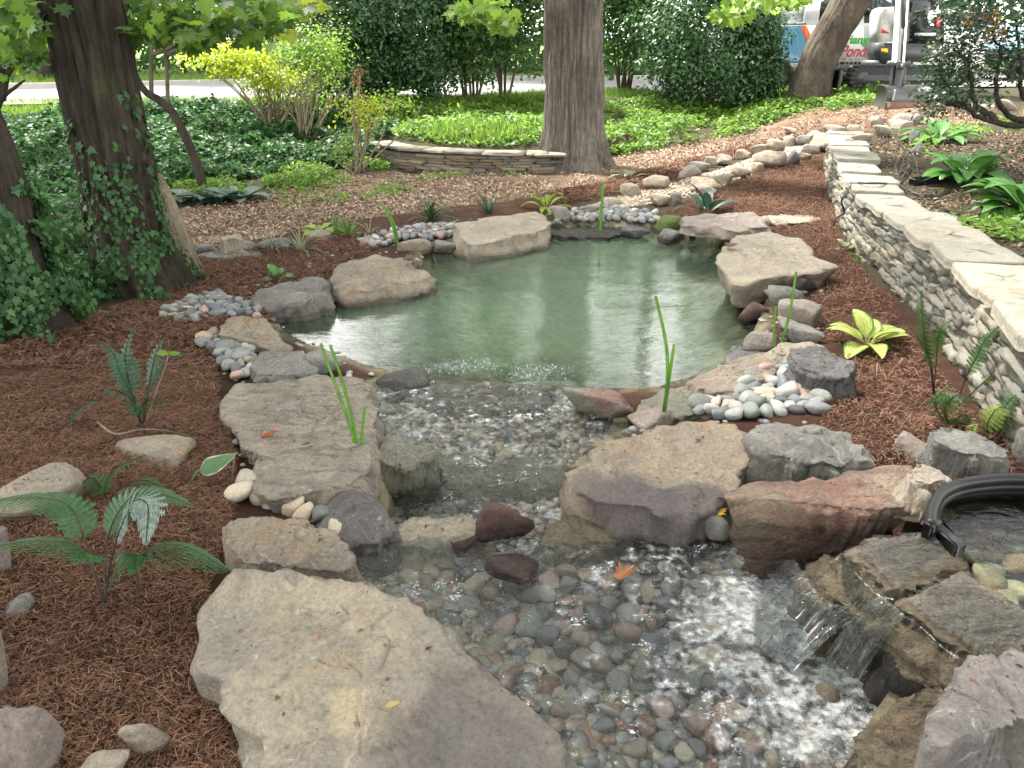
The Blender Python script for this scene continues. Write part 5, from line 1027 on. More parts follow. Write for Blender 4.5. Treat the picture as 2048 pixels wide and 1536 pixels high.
# maple boughs hanging into the picture
def bough(label, pix, y, m, sz, mat, twigs):
    t = empty('maple_bough', aty(*twigs[0][0], y)); tag(t, label, 'branch'); mb = MB()
    for tw in twigs: mb.tube(spline([aty(a, b, y + .05) for a, b in tw], 14), np.linspace(.012, .004, 14), 6)
    mb.build('twig', BARK_S, t, smooth=True); Q = []
    while len(Q) < m:
        (x0, y0, r0), k = pix[rng.integers(len(pix))], 0
        Q.append(aty(x0 + rng.normal(0, r0), y0 + rng.normal(0, r0 * .45), y + rng.normal(0, .28)))
    Q = np.array(Q); T = rng.normal(0, .7, (m, 3)) + (0, -.3, -.5); leaves('foliage', Q, rng.normal(0, .55, (m, 3)) + (0, -.55, .8), rng.uniform(*sz, m), 'maple', LM[mat], t, T=T)
bough('leafy maple bough hanging over the road view left of centre', [(330, 20, 45), (420, 30, 45), (480, 50, 40), (540, 20, 40), (300, 60, 30), (385, 75, 22)], 5.6, 420, (.07, .13), 'maple', [[(560, -80), (480, 10), (400, 60), (340, 80)], [(620, -60), (560, 10), (500, 60)]])
bough('bright maple bough at the top left corner', [(15, 20, 35), (55, 50, 30), (10, 80, 26), (70, 15, 25), (40, 105, 16)], 5.2, 170, (.07, .12), 'maple', [[(-60, -40), (10, 30), (60, 80)]])
bough('yellow green maple bough above the evergreen at the top', [(590, 25, 22), (560, 60, 18), (520, 5, 20), (610, 5, 15)], 7.5, 110, (.09, .15), 'lime', [[(640, -60), (600, 10), (560, 60)]])
bough('lime maple bough at the top left of the central trunk', [(960, 10, 22), (1000, 30, 20), (935, 25, 14), (1010, 55, 12)], 9.5, 150, (.09, .15), 'spring', [[(1060, -60), (1000, 10), (940, 30)]])
bough('lime maple bough over the wide dark evergreen', [(1480, 8, 28), (1530, 0, 24), (1560, -4, 20), (1445, 30, 10), (1600, -10, 14)], 11, 200, (.09, .15), 'spring', [[(1660, -50), (1560, 5), (1440, 30)]])
# dark shrub on the upper bed at the right, with crooked stems
d0 = np.array([4.75, 6.9, gz(4.75, 6.9)]); t = empty('dark_shrub', d0); tag(t, 'dark fine leaved shrub with crooked bare stems on the upper bed', 'shrub')
yd = d0[1]; mb = MB()
for p_ in ([(2080, 255), (1990, 245), (1930, 215), (1895, 170), (1860, 120)], [(2060, 245), (2010, 225), (1990, 170), (2000, 110), (1980, 60)], [(1990, 240), (1950, 205), (1940, 150), (1935, 100)], [(2090, 230), (2045, 190), (2040, 120), (2030, 40)], [(1930, 214), (1880, 200), (1850, 205)]):
    mb.tube(spline([aty(x, y, yd) for x, y in p_], 24) + rng.normal(0, .006, (24, 3)), np.linspace(.028, .008, 24), 8)
mb.build('stem', BARK_I, t, smooth=True)
PP, NN = [], []
for (x, y, rx, ry, k) in [(1910, 60, .26, .22, 26), (1970, 40, .32, .22, 34), (2040, 60, .3, .3, 34), (1900, 120, .2, .2, 24), (1960, 125, .3, .18, 26), (1868, 170, .14, .16, 18), (2030, 140, .24, .16, 18), (1930, 190, .22, .1, 12), (1865, 220, .1, .06, 8), (2000, -40, .5, .3, 40), (1905, 10, .2, .2, 16)]:
    P, nn = clump_pts(aty(x, y, yd + rng.normal(0, .2)), (rx, .3, ry), k, 26, .065, .3); PP.append(P); NN.append(nn)
leaves('foliage', np.concatenate(PP), np.concatenate(NN) + (0, 0, .6), rng.uniform(.028, .055, sum(map(len, PP))), 'rhomb', LM['azalea'], t)
P, nn = clump_pts(aty(1985, 45, yd - .3), (.3, .15, .12), 9, 16, .05, .3); leaves('bronze_foliage', P, nn, rng.uniform(.03, .055, len(P)), 'rhomb', LM['bronze'], t)
# timber post
pb = ag(2040, 236); mb = MB(); mb.box((pb[0] + .03, pb[1], pb[2] + .45), (.11, .11, 1.1), bev=.008); mb.box((pb[0] + .03, pb[1], pb[2] + 1.02), (.15, .15, .05), bev=.008); tag(mb.build('timber_post', plain('weathered_timber', (.30, .23, .15), .8, bump=.4), origin=pb), 'square weathered timber post behind the dark shrub', 'post')
# ---------------------------------------------------------------- woods across the road
def far_h(x, y):
    a = x / y; return 17 - 12.5 * np.exp(-((a + .27) / .075) ** 2) - 12.5 * np.exp(-((a - .215) / .045) ** 2)
m = 3400; q = np.c_[rng.uniform(-42, 42, m), rng.uniform(25, 36, m)]; q[:, 1] += np.abs(q[:, 0]) * .03; zc = .3 + rng.uniform(0, 1, m) ** 1.25 * far_h(q[:, 0], q[:, 1])
cc = np.c_[q, zc]; P = np.repeat(cc, 34, 0) + rng.normal(size=(m * 34, 3)) * np.repeat(rng.uniform(.4, 1.0, m), 34)[:, None] * (1, 1, .7); P = P[P[:, 2] > .6]
tint = np.clip(rng.uniform(0, 1, len(P)) * .6 + .4 * (fast_noise(P[:, 0], P[:, 2], 2.5, 77) + .5), 0, 1)
tag(leaves('far_woods', P, rng.normal(0, .7, (len(P), 3)) + (-.2, -.5, .7), rng.uniform(.22, .42, len(P)), 'oval', LM['wood'], origin=(0, 30, .6), tint=tint), 'deep green woodland across the road', 'woods', kind='stuff')
for k, (px, y, r_, ln, lb_) in enumerate([(748, 24, .3, .03, 'dark woodland trunk above the low evergreen'), (775, 27, .25, .02, 'slim far trunk beside the conical evergreen'), (905, 25, .28, .02, 'pale far trunk behind the airy understory tree'), (95, 26, .22, .06, 'thin far trunk across the road at the left'), (1330, 26, .28, .0, 'dark far trunk behind the wide evergreen'), (1800, 26, .3, .03, 'far trunk behind the digger')]):
    b_ = aty(px, 165, y); b_[2] = gz(b_[0], b_[1]) - .1; t = empty('woodland_tree', b_); tag(t, lb_, 'tree'); trunk_mesh('trunk', [b_, b_ + (ln * 20, 0, 3), b_ + (ln * 60, 0, 7), b_ + (ln * 90, 0, 12)], [r_, r_ * .9, r_ * .8, r_ * .4], DARK_B, t, K=28, rings=30, fur=.02, flare=(.1, .3), seed=k)
    if k in (0, 4): continue
    P, nn = clump_pts(b_ + (ln * 60, .5, 9.5), (2.2, 2.0, 2.6), 60, 24, .5, .3); leaves('crown', P, nn, rng.uniform(.2, .34, len(P)), 'rhomb', LM['wood'], t)
# unseen shade trees: two at the left, two added behind camera to block light
for k, (x, y, z, r_) in enumerate([(-9.8, 10.5, 10, 4.8), (-6.4, 13.2, 11.5, 3.2), (-5.0, -3.6, 8.2, 4.6), (5.2, -4.6, 8.6, 4.6)]):
    b_ = np.array([x - 1.6 if k == 0 else x - 2.2, y, gz(x, y) - .1])
    if k == 1: b_ = np.array([-10.9, 14.0, gz(-10.9, 14.0) - .1])
    if k > 1: b_ = np.array([x + .8, y - .6, gz(x + .8, y - .6) - .1])
    t = empty('unseen_shade_tree', b_); tag(t, ['spreading shade tree beyond the left edge of the garden', 'second shade tree arching over the ivy bank', 'added shade tree behind the photographer on the mulch side', 'added shade tree behind the photographer on the wall side'][k], 'tree')
    trunk_mesh('trunk', [b_, b_ + (.2, 0, 3), b_ * .6 + np.array([x, y, z]) * .4 + (0, 0, 2), (x, y, z)], [.3, .27, .2, .08], BARK_I, t, K=28, rings=40, fur=.02, flare=(.1, .3))
    P, nn = clump_pts((x, y, z), (r_, r_, r_ * .65), 190, 40, .55); leaves('crown', P, nn, rng.uniform(.15, .26, len(P)), 'rhomb', LM['crown'], t)
# ================================================================ WATERFALL, BASIN
def fall_mat():
    n = N('falling_water'); u = n.attr('u'); v = n.attr('v'); cv = n.new('CombineXYZ'); n.t.links.new(u, cv.inputs[0]); n.t.links.new(v, cv.inputs[1])
    st = n.noise(n.scaled(cv.outputs[0], (9, .9, 1)), 1, 5, .7, .3); st2 = n.noise(n.scaled(cv.outputs[0], (44, 2.4, 1)), 1, 4, .7, .2)
    nrm = n.bump(n.math('ADD', st, n.math('MULTIPLY', st2, .4)), 1.0, .02)
    fr = n.new('Fresnel', IOR=1.6, Normal=nrm).outputs[0]
    a = n.mixsh(fr, n.new('BsdfTransparent', Color=(.86, .92, .91)).outputs[0], n.new('BsdfGlossy', Roughness=.04, Normal=nrm).outputs[0])
    k = n.math('MULTIPLY', n.maprange(n.math('ADD', n.math('MULTIPLY', st, .6), n.math('MULTIPLY', st2, .35)), .48, .78), n.maprange(v, .0, .9, .25, .8))
    k = n.math('MULTIPLY', k, n.maprange(n.attr('rim'), 0, .12))
    op = n.maprange(n.math('ADD', n.attr('rim'), n.math('MULTIPLY', st, .12)), .04, .14)
    return n.done(n.mixsh(op, n.new('BsdfTransparent').outputs[0], n.mixsh(k, a, n.principled(Base_Color=(.72, .80, .80), Roughness=.3, Normal=nrm))))
FALL_M = fall_mat()
wf = empty('waterfall', at(1650, 1250, .25)); tag(wf, 'clear waterfall sliding off the brown spill stones into the stream', 'waterfall')
def sheet(name, lip, land, nu=60, nv=30, p=1.7, bow=.02, thin=.003):
    A = spline([at(*q) for q in lip], nu); Bq = spline([at(*q) for q in land], nu); V = []; U = []; VV = []; RM_ = []
    for i in range(nu):
        for j in range(nv):
            v = j / (nv - 1); q = A[i] + (Bq[i] - A[i]) * v; q = q.copy(); q[2] = A[i][2] + (Bq[i][2] - A[i][2]) * v ** p
            q[2] += .010 * mnoise.noise(Vector((i * .35, v * 2.2, 3.1))) * min(1, v * 4) + .004 * mnoise.noise(Vector((i * .9, v * 4, 1.1)))
            V.append(q); U.append(i / nu * len(lip) * .25); VV.append(v); RM_.append(min(i, nu - 1 - i) / nu * 2)
    F = np.array([(i * nv + j, i * nv + j + 1, (i + 1) * nv + j + 1, (i + 1) * nv + j) for i in range(nu - 1) for j in range(nv - 1)])
    return add(name, np.array(V), F, FALL_M, wf, attrs={'u': np.array(U), 'v': np.array(VV), 'rim': np.array(RM_)})
sheet('water_sheet', [(1588,1118,.40), (1612,1152,.415), (1640,1190,.415), (1672,1212,.41)], [(1510,1200,.23), (1505,1250,.23), (1520,1300,.23), (1575,1330,.23)])
sheet('water_sheet', [(1665,1208,.41), (1700,1215,.41), (1735,1235,.40)], [(1560,1320,.23), (1575,1335,.23), (1590,1345,.23)], 40)
sheet('water_sheet', [(1764,1194,.52), (1790,1214,.525), (1818,1238,.52)], [(1632,1338,.23), (1665,1366,.23), (1702,1394,.23)], 44)
sheet('water_sheet', [(1815,1234,.52), (1850,1262,.51), (1890,1300,.505), (1918,1318,.50)], [(1735,1345,.22), (1780,1375,.22), (1830,1400,.22), (1870,1400,.22)])
sheet('water_sheet', [(1690,1112,.535), (1715,1150,.525), (1755,1190,.52), (1790,1200,.52)], [(1655,1125,.425), (1672,1165,.43), (1705,1215,.41), (1745,1245,.40)], 50, 16)
FILM_M = water_mat('film_water', (.95, .96, .94), 1.5, [((14, 34, 6), .010, .75), ((40, 110, 6), .0035, .75)], rough=.03)
for pts, za, zb_ in (([(1688,1106),(1742,1078),(1848,1066),(1900,1078),(1926,1124),(1868,1152),(1798,1182),(1772,1176),(1744,1138)], .53, .50), ([(1796,1202),(1852,1170),(1928,1146),(1996,1188),(2074,1242),(2092,1300),(1962,1324),(1924,1296),(1864,1256)], .53, .49)):
    P0 = np.array(pts, float); py0, py1 = P0[:, 1].min(), P0[:, 1].max(); Wp = np.array([at(x, y, za + (zb_ - za) * (y - py0) / (py1 - py0)) for x, y in pts]); pl = np.linalg.lstsq(np.c_[Wp[:, :2], np.ones(len(Wp))], Wp[:, 2], rcond=None)[0]
    V, F = grid_in(Wp[:, :2], .012, .0, lambda x, y: pl[0] * x + pl[1] * y + pl[2] + .014 + .004 * fast_noise(x, y, .07, 21))
    add('water_film', V, F, FILM_M, wf)
def dots(name, P, r, mat, parent=None, label=None):
    V0, F0 = ICO[2]; m = len(P); V = (P[:, None] + V0[None] * np.asarray(r)[:, None, None]).reshape(-1, 3); F = (F0[None] + (np.arange(m) * len(V0))[:, None, None]).reshape(-1, 3)
    o = add(name, V, F, mat, parent, origin=None if parent else P.mean(0)); o['kind'] = 'stuff'
    if label: o['label'] = label; o['category'] = 'foam'
    return o
FOAM_M = (lambda n: n.done(n.mixsh(.35, n.principled(Base_Color=(.80, .84, .86), Roughness=.15), n.new('BsdfTransparent').outputs[0])))(N('bubble_foam'))
c4 = [at(x, y, .235) for x, y in ((1520, 1270), (1560, 1330), (1490, 1220), (1640, 1390), (1700, 1420), (1480, 1330), (1600, 1420))]
P = np.concatenate([c + rng.normal(0, 1, (260, 3)) * (.085, .085, 0) for c in c4]); P = P[sdist(P[:, 0], P[:, 1], STREAM) > .01]; P[:, 2] = str_z(P[:, 0], P[:, 1]) + .001
P = np.concatenate([c + np.abs(rng.normal(0, 1, (22, 3))) * (.0, .0, .05) + rng.normal(0, .05, (22, 3)) * (1, 1, 0) for c in c4[:5]]); dots('spray', P, rng.uniform(.0006, .0014, len(P)), FOAM_M, wf)
P = np.concatenate([at(x, y, .003) + rng.normal(0, 1, (260, 3)) * (.10, .05, 0) for x, y in ((905, 735), (945, 728), (1085, 738), (1070, 752))]); P[:, 2] = .003; dots('foam', P, rng.gamma(1.6, .0006, len(P)) + .0005, FOAM_M, None, 'white bubbles of foam floating on the pond below the weir')
# basin: black plastic tub
rim_px = [(1862,1052),(1866,1018),(1888,984),(1940,965),(2040,958),(2150,972),(2230,1040),(2240,1150),(2190,1260)]
RP = spline([at(x, y, .565) for x, y in rim_px], 70)
bs = empty('pond_basin', (RP[:, 0].mean(), RP[:, 1].mean(), .25)); tag(bs, 'round black plastic basin with a thick rim feeding the waterfall', 'basin')
PLA = plain('black_plastic', (.010, .010, .011), .38, spec=.3); V, F = tube(RP, .017, 14); add('rim', V, F, PLA, bs)
V, F = tube(RP * [1, 1, 1] - np.c_[(RP - RP.mean(0))[:, :2] * .045, np.full(len(RP), .022)], .012, 8); add('inner_lip', V, F, PLA, bs)
V, F = tube(RP - np.c_[(RP - RP.mean(0))[:, :2] * .022, np.full(len(RP), .004)], .006, 6); add('sand_seam', V, F, plain('sand', (.42, .36, .24), .9), bs)
V = []; 
for f, z in ((.0, -.01), (.02, -.06), (.06, -.20), (.12, -.22), (.5, -.225), (.98, -.23)):
    for q in RP: c_ = RP.mean(0); V.append(q + (c_ - q) * f * np.array([1, 1, 0]) + (0, 0, z))
m_ = len(RP); F = np.array([(k * m_ + i, k * m_ + i + 1, (k + 1) * m_ + i + 1, (k + 1) * m_ + i) for k in range(5) for i in range(m_ - 1)]); add('tub', np.array(V), F, PLA, bs)
mb = MB(); c0 = at(1862, 1052, .565); mb.box(c0 + (.01, .01, -.07), (.05, .03, .16), rz=.5, bev=.006); mb.box(c0 + (.04, -.02, -.06), (.035, .10, .10), rz=.2, bev=.005); mb.build('spillway_corner', PLA, bs)
bw = np.array([at(x, y, .515)[:2] for x, y in [(1882,1040),(1884,1008),(1905,988),(1950,974),(2040,968),(2140,985),(2210,1060),(2230,1200),(2150,1290),(2048,1236),(1945,1130),(1905,1075)]])
V, F = grid_in(bw, .014, .0, lambda x, y: .515 + .003 * fast_noise(x, y, .09, 41)); tag(add('basin_water', V, F, water_mat('basin_water', (.72, .78, .66), 1.4, [((10, 16, 3), .006, .6), ((34, 60, 3), .0015, .4)]), origin=(0, 0, 0)), 'still dark water inside the black basin', kind='structure')
pebbles('cobble', bw + 0, 46, (.06, .11), ['tan', 'green grey', 'tan', 'grey', 'cream', 'rust'], 1, lambda k: f'{k} cobble under water inside the black basin', 'cobbles inside the basin', lambda x, y: .345, (.5, .75), .8)
# ================================================================ PICKUP
TY = 18.2
PAINT = plain('white_paint', (.74, .75, .73), .25, var=.03, spec=.5); BLUE = plain('blue_wrap', (.085, .24, .36), .3, var=.05); ORNG = plain('orange_wrap', (.75, .15, .06), .35, var=.05); BLK = plain('black_trim', (.018, .018, .02), .4); GLASS = plain('dark_glass', (.02, .028, .03), .06, var=.05, spec=.8); TYRE = plain('tyre_rubber', (.02, .02, .02), .8, bump=.3); RIMM = plain('wheel_metal', (.16, .16, .16), .4, .6); BEIGE = plain('dusty_lower_paint', (.56, .54, .47), .4)
GRN = plain('green_lettering', (.07, .42, .06), .4); REDL = plain('red_lettering', (.60, .03, .04), .4); GRYL = plain('grey_lettering', (.30, .31, .27), .5); REDG = plain('red_lens', (.55, .02, .02), .15)
def XZ(px, py, y): q = aty(px, py, y); return (q[0], q[2])
def profile(name, pts, y, y0, y1, mat, parent, bev=0):
    return MB().prism([XZ(a, b, y) for a, b in pts], y0, y1).build(name, mat, parent)
zt_ = gz(9, 18.6); tr = empty('pickup_truck', (XZ(1700, 140, TY)[0], TY + .95, zt_)); tag(tr, 'white and blue pickup with an orange stripe and lettering parked behind the leaning tree', 'pickup truck')
bz = lambda px: 0
body = [(1458,58),(1470,52),(1612,50),(1700,50),(1835,51),(1930,60),(1958,70),(1968,90),(1970,136),(1940,142),(1640,142),(1640,140),(1600,142),(1470,138),(1458,128)]
profile('body', body, TY, TY, TY + 1.9, PAINT, tr)
profile('cab', [(1613,49),(1617,18),(1626,2),(1645,-9),(1700,-13),(1770,-12),(1800,4),(1840,50)], TY, TY + .10, TY + 1.8, PAINT, tr)
profile('bed_side', [(1459,60),(1472,53),(1600,51),(1627,118),(1630,126),(1460,126)], TY, TY - .004, TY + .02, BLUE, tr)
profile('lower_side', [(1460,126.5),(1630,126.5),(1640,124),(1960,118),(1966,136),(1940,141),(1470,137)], TY, TY - .004, TY + .02, BEIGE, tr)
profile('stripe', [(1600.5,51),(1613,51),(1645,124),(1628,124)], TY, TY - .005, TY + .02, ORNG, tr)
profile('bed_rail', [(1462,52),(1612,49),(1612,46.5),(1462,49)], TY, TY - .01, TY + .12, BLK, tr)
profile('rear_window', [(1609,44),(1613,12),(1619,12),(1616,44)], TY, TY + .25, TY + 1.65, plain('grey_window', (.20, .22, .22), .1, spec=.8), tr)
profile('window', [(1640,46),(1645,4),(1656,-4),(1722,-6),(1722,46)], TY, TY + .09, TY + .11, GLASS, tr)
profile('window', [(1732,46),(1732,-6),(1768,-5),(1790,8),(1818,46)], TY, TY + .09, TY + .11, GLASS, tr)
for x0, x1 in ((1634, 1727), (1727.8, 1826)):
    d_ = profile('door', [(x0,52),(x1-.8,52),(x1-.8,116),(x0,116)], TY, TY - .003, TY + .03, PAINT, tr)
    ORG[d_.name] = ORG[tr.name]; h_ = profile('handle', [(x0+10,60),(x0+22,60),(x0+22,64),(x0+10,64)], TY, TY - .03, TY - .003, BLK, tr); h_.parent = d_
for px in (1556, 1905):
    c = aty(px, 132, TY); wz = gz(c[0], TY) + .38
    whl = empty('wheel', (0, 0, 0)); whl.parent = tr; ORG[whl.name] = ORG[tr.name]
    a = np.linspace(0, 2 * math.pi, 37)[:-1]
    def ring(prof, nm, mat):
        V = np.array([(c[0] + r * math.cos(q), y, wz + r * math.sin(q)) for r, y in prof for q in a]); k = len(a)
        F = np.array([(i * k + j, i * k + (j + 1) % k, (i + 1) * k + (j + 1) % k, (i + 1) * k + j) for i in range(len(prof) - 1) for j in range(k)]); add(nm, V, F, mat, whl)
    ring([(.25, TY + .26), (.37, TY + .25), (.385, TY + .2), (.385, TY + .03), (.36, TY - .015), (.27, TY - .01), (.25, TY + .02)], 'tyre', TYRE); ring([(.26, TY + .0), (.24, TY + .02), (.2, TY + .05), (.08, TY + .01), (.001, TY + .0)], 'rim', RIMM)
    ring([(.44, TY - .006), (.44, TY + .3), (.01, TY + .3)], 'wheel_arch', BLK)
profile('tail_light', [(1459,62),(1465,62),(1465,92),(1459,92)], TY, TY - .006, TY + .1, REDG, tr); profile('headlight', [(1945,66),(1960,74),(1964,86),(1945,82)], TY, TY - .006, TY + .2, plain('clear_lens', (.6, .6, .6), .1), tr)
profile('mirror', [(1806,30),(1822,30),(1824,48),(1808,48)], TY, TY - .16, TY + .02, BLK, tr)
def lettering(name, s, box, mat, parent, y, shear=0, bold=.0):
    cu = bpy.data.curves.new(name, 'FONT'); cu.body = s; cu.shear = shear; cu.offset = bold; cu.extrude = .002
    ob = bpy.data.objects.new(name, cu); me = bpy.data.meshes.new_from_object(ob); bpy.data.objects.remove(ob)
    V = np.array([v.co[:] for v in me.vertices]); F = [tuple(p.vertices) for p in me.polygons]
    x0, y0, x1, y1 = box; a = aty(x0, y1, y); b = aty(x1, y0, y); lo, hi = V.min(0), V.max(0); sc = [(b[0] - a[0]) / (hi[0] - lo[0]), (b[2] - a[2]) / (hi[1] - lo[1])]
    W = np.stack([a[0] + (V[:, 0] - lo[0]) * sc[0], np.full(len(V), y) - (V[:, 2] - lo[2]), a[2] + (V[:, 1] - lo[1]) * sc[1]], 1); bpy.data.meshes.remove(me)
    return add(name, W, F, mat, parent, smooth=False)
lettering('lettering', 'Triangle', (1676, 70, 1754, 93), GRN, tr, TY - .006, .1, .03); lettering('lettering', 'Pond', (1679, 90, 1738, 114), REDL, tr, TY - .0075, .35, .01); lettering('lettering', 'M A N A G E M E N T', (1655, 115, 1783, 122), GRYL, tr, TY - .006, 0, .015)
# second vehicle, a pale blue and white one behind the digger
VY = 20.5; vz = gz(11, VY); ve = empty('parked_car', (XZ(1930, 100, VY)[0], VY + .9, vz)); tag(ve, 'pale blue and white vehicle half hidden by the dark shrub', 'vehicle')
profile('body', [(1876,52),(1884,46),(1990,50),(2060,56),(2090,66),(2092,112),(1876,112)], VY, VY, VY + 1.8, plain('pale_blue_paint', (.40, .58, .68), .3), ve); profile('cabin', [(1886,48),(1888,24),(1900,18),(1985,20),(2015,52)], VY, VY + .12, VY + 1.6, PAINT, ve)
profile('window', [(1900,44),(1902,26),(1940,24),(1940,46)], VY, VY + .11, VY + .13, GLASS, ve); profile('window', [(1944,46),(1944,25),(1980,26),(2002,50)], VY, VY + .11, VY + .13, GLASS, ve); profile('tail_light', [(1876,34),(1883,34),(1883,54),(1876,54)], VY, VY - .01, VY + .2, REDG, ve); profile('bumper', [(1870,100),(2096,100),(2096,116),(1870,116)], VY, VY - .03, VY + 1.83, BLK, ve)
for px in (1912, 2056):
    c = aty(px, 110, VY); V, F = tube([(c[0], VY - .02, vz + .32), (c[0], VY + .2, vz + .32)], .32, 28); add('wheel', V, F, TYRE, ve)
# ================================================================ MINI EXCAVATOR
EY = 16.3; ez = gz(XZ(1780, 170, EY)[0], EY); ex = empty('mini_excavator', (XZ(1790, 165, EY)[0], EY + .6, ez)); tag(ex, 'white and black mini excavator with its bucket resting on the ground', 'excavator')
DK = plain('dark_grey_steel', (.045, .047, .05), .5, var=.2); WHT = plain('digger_white', (.70, .70, .68), .35, dirt=(.4, .36, .3)); RUB = plain('track_rubber', (.03, .03, .03), .85, bump=.5); WORN = plain('worn_steel', (.085, .084, .082), .45, .5, dirt=(.13, .09, .06)); MUD = plain('rusty_muddy_steel', (.13, .075, .045), .8, var=.3, bump=.4)
def track(y0, y1, xa, xb, r, zc):
    Q = []
    for q in np.linspace(math.pi / 2, 3 * math.pi / 2, 16): Q.append((xa + r * math.cos(q), zc + r * math.sin(q)))
    for q in np.linspace(-math.pi / 2, math.pi / 2, 16): Q.append((xb + r * math.cos(q), zc + r * math.sin(q)))
    mb = MB().prism(Q, y0, y1)
    Q = np.array(Q + Q[:1]); L_ = np.r_[0, np.cumsum(np.hypot(*np.diff(Q, axis=0).T))]
    for s in np.arange(0, L_[-1], .085):
        x = np.interp(s, L_, Q[:, 0]); z = np.interp(s, L_, Q[:, 1]); x2 = np.interp(s + .02, L_, Q[:, 0]); z2 = np.interp(s + .02, L_, Q[:, 1]); an = math.atan2(z2 - z, x2 - x); c_, s_ = math.cos(an), math.sin(an)
        mb.box((x, (y0 + y1) / 2, z), (.045, y1 - y0 + .01, .045), M=[[c_, 0, -s_], [0, 1, 0], [s_, 0, c_]])
    t_ = mb.build('track', RUB, ex); m2 = MB()
    for x in np.linspace(xa, xb, 5): m2.tube([(x, y0 - .015, zc), (x, y0 + .03, zc)], r * .55 if x in (xa, xb) else r * .34, 16)
    m2.box(((xa + xb) / 2, y0 - .005, zc), (xb - xa, .03, r * .5), bev=.01); rr_ = m2.build('roller_frame', DK, ex); rr_.parent = t_
xa, xb = XZ(1724, 153, EY - .5)[0], XZ(1868, 153, EY - .5)[0]
track(EY - .55, EY - .25, xa, xb, .21, ez + .22); track(EY + .75, EY + 1.05, xa + .05, xb + .05, .21, ez + .25)
xc = (xa + xb) / 2; mb = MB(); mb.box((xc, EY + .25, ez + .3), (1.0, 1.0, .22), bev=.03); mb.tube([(xc, EY + .25, ez + .38), (xc, EY + .25, ez + .52)], .42, 28); mb.build('undercarriage', DK, ex)
mb = MB(); mb.box((xa - .42, EY + .25, ez + .2), (.06, 1.55, .34), bev=.015); mb.box((xa - .15, EY - .05, ez + .24), (.55, .09, .09), bev=.01); mb.box((xa - .15, EY + .55, ez + .24), (.55, .09, .09), bev=.01); mb.build('dozer_blade', DK, ex)
profile('counterweight', [(1749,86),(1796,86),(1880,90),(1880,122),(1760,126),(1754,121),(1750,108)], EY, EY - .25, EY + .35, DK, ex)
profile('hood', [(1753,84),(1752,60),(1753,30),(1757,20),(1765,15),(1778,14),(1778,84)], EY, EY - .22, EY + .3, WHT, ex)
profile('red_flash', [(1752.5,57),(1768,66),(1768,67),(1752.5,66)], EY, EY - .226, EY - .2, REDL, ex); profile('sticker', [(1751,96),(1764,97),(1764,105),(1751,104)], EY, EY - .262, EY - .24, plain('yellow_sticker', (.75, .48, .03), .4), ex)
mb = MB(); 
for a_, b_ in (((1785, 84), (1783, -60)), ((1795, 84), (1793, -60)), ((1876, 88), (1878, -60))):
    for yy in (EY - .15, EY + .9): p0 = aty(*a_, EY); p1 = aty(*b_, EY); mb.tube([(p0[0], yy, p0[2]), (p1[0], yy, p1[2])], .035, 8)
p0 = aty(1848, 52, EY); p1 = aty(1874, 28, EY); mb.tube([(p0[0], EY - .15, p0[2]), (p1[0], EY - .15, p1[2])], .018, 6)
p0 = aty(1783, -60, EY); p1 = aty(1878, -60, EY); mb.box(((p0[0] + p1[0]) / 2, EY + .37, p0[2]), (p1[0] - p0[0] + .1, 1.2, .07), bev=.02); mb.build('canopy_frame', DK, ex)
profile('side_panel', [(1778,84),(1778,-8),(1797,-8),(1800,84)], EY, EY - .12, EY - .08, BLK, ex)
profile('control_console', [(1826,90),(1826,52),(1836,24),(1850,22),(1856,50),(1878,54),(1878,90)], EY, EY - .05, EY + .6, BLK, ex)
mb = MB(); q = aty(1840, 64, EY); mb.box((q[0], EY + .25, q[2]), (.45, .45, .12), bev=.04); mb.box((q[0] + .1, EY + .45, q[2] + .3), (.42, .1, .55), bev=.04); mb.build('seat', plain('seat_vinyl', (.06, .06, .062), .5), ex)
profile('warning_decal', [(1826,66),(1858,66),(1858,72),(1826,72)], EY, EY - .256, EY - .05, PAINT, ex); profile('warning_decal', [(1842,90),(1856,90),(1856,97),(1842,97)], EY, EY - .256, EY - .24, plain('cream_decal', (.6, .58, .45), .4), ex)
AY = 13.95                                                             # boom and dipper arm, reaching forward
def bar(name, pts, w, d, mat, par):
    mb = MB()
    for a, b in zip(pts[:-1], pts[1:]):
        a, b = np.array(a), np.array(b); u = b - a; ln_ = np.linalg.norm(u); u /= ln_; s_ = np.array([1., 0, 0]); s_ -= u * (s_ @ u); s_ /= np.linalg.norm(s_); v_ = np.cross(u, s_)
        mb.box((a + b) / 2, (w, d, ln_), bev=.012, M=np.stack([s_, v_, u], 1))
    return mb.build(name, mat, par)
t0 = aty(1806, -60, AY + .1); t1 = aty(1796, 128, AY); k0 = aty(1806, 80, EY - .2)
bar('boom', [k0, aty(1806, -70, EY - .9), (t0[0], AY + .1, t0[2] + .1)], .16, .24, DK, ex)
for dx in (-.07, .07): bar('arm_plate', [t0 + (dx, 0, .15), t1 + (dx, 0, 0)], .035, .13, WHT, ex)
bar('arm_core', [t0 + (0, .02, .1), t1 + (0, .02, 0)], .105, .15, DK, ex)
mb = MB(); mb.tube([t0 + (0, -.1, -.1), t0 * .4 + t1 * .6 + (0, -.12, 0)], .035, 12); mb.tube([t0 * .4 + t1 * .6 + (0, -.12, 0), t1 + (0, -.1, .05)], .02, 10); mb.build('hydraulic_cylinder', WORN, ex, smooth=True)
t2 = aty(1792, 190, AY - .1); mb = MB(); mb.tube([t1 + (-.19, -.02, .0), t1 + (.19, -.02, .0)], .05, 12)
for dx in (-.11, .11):
    a, b = t1 + (dx, -.03, 0), t2 + (dx, 0, 0); mb.tube([a, (a + b) / 2, b], .028, 8)
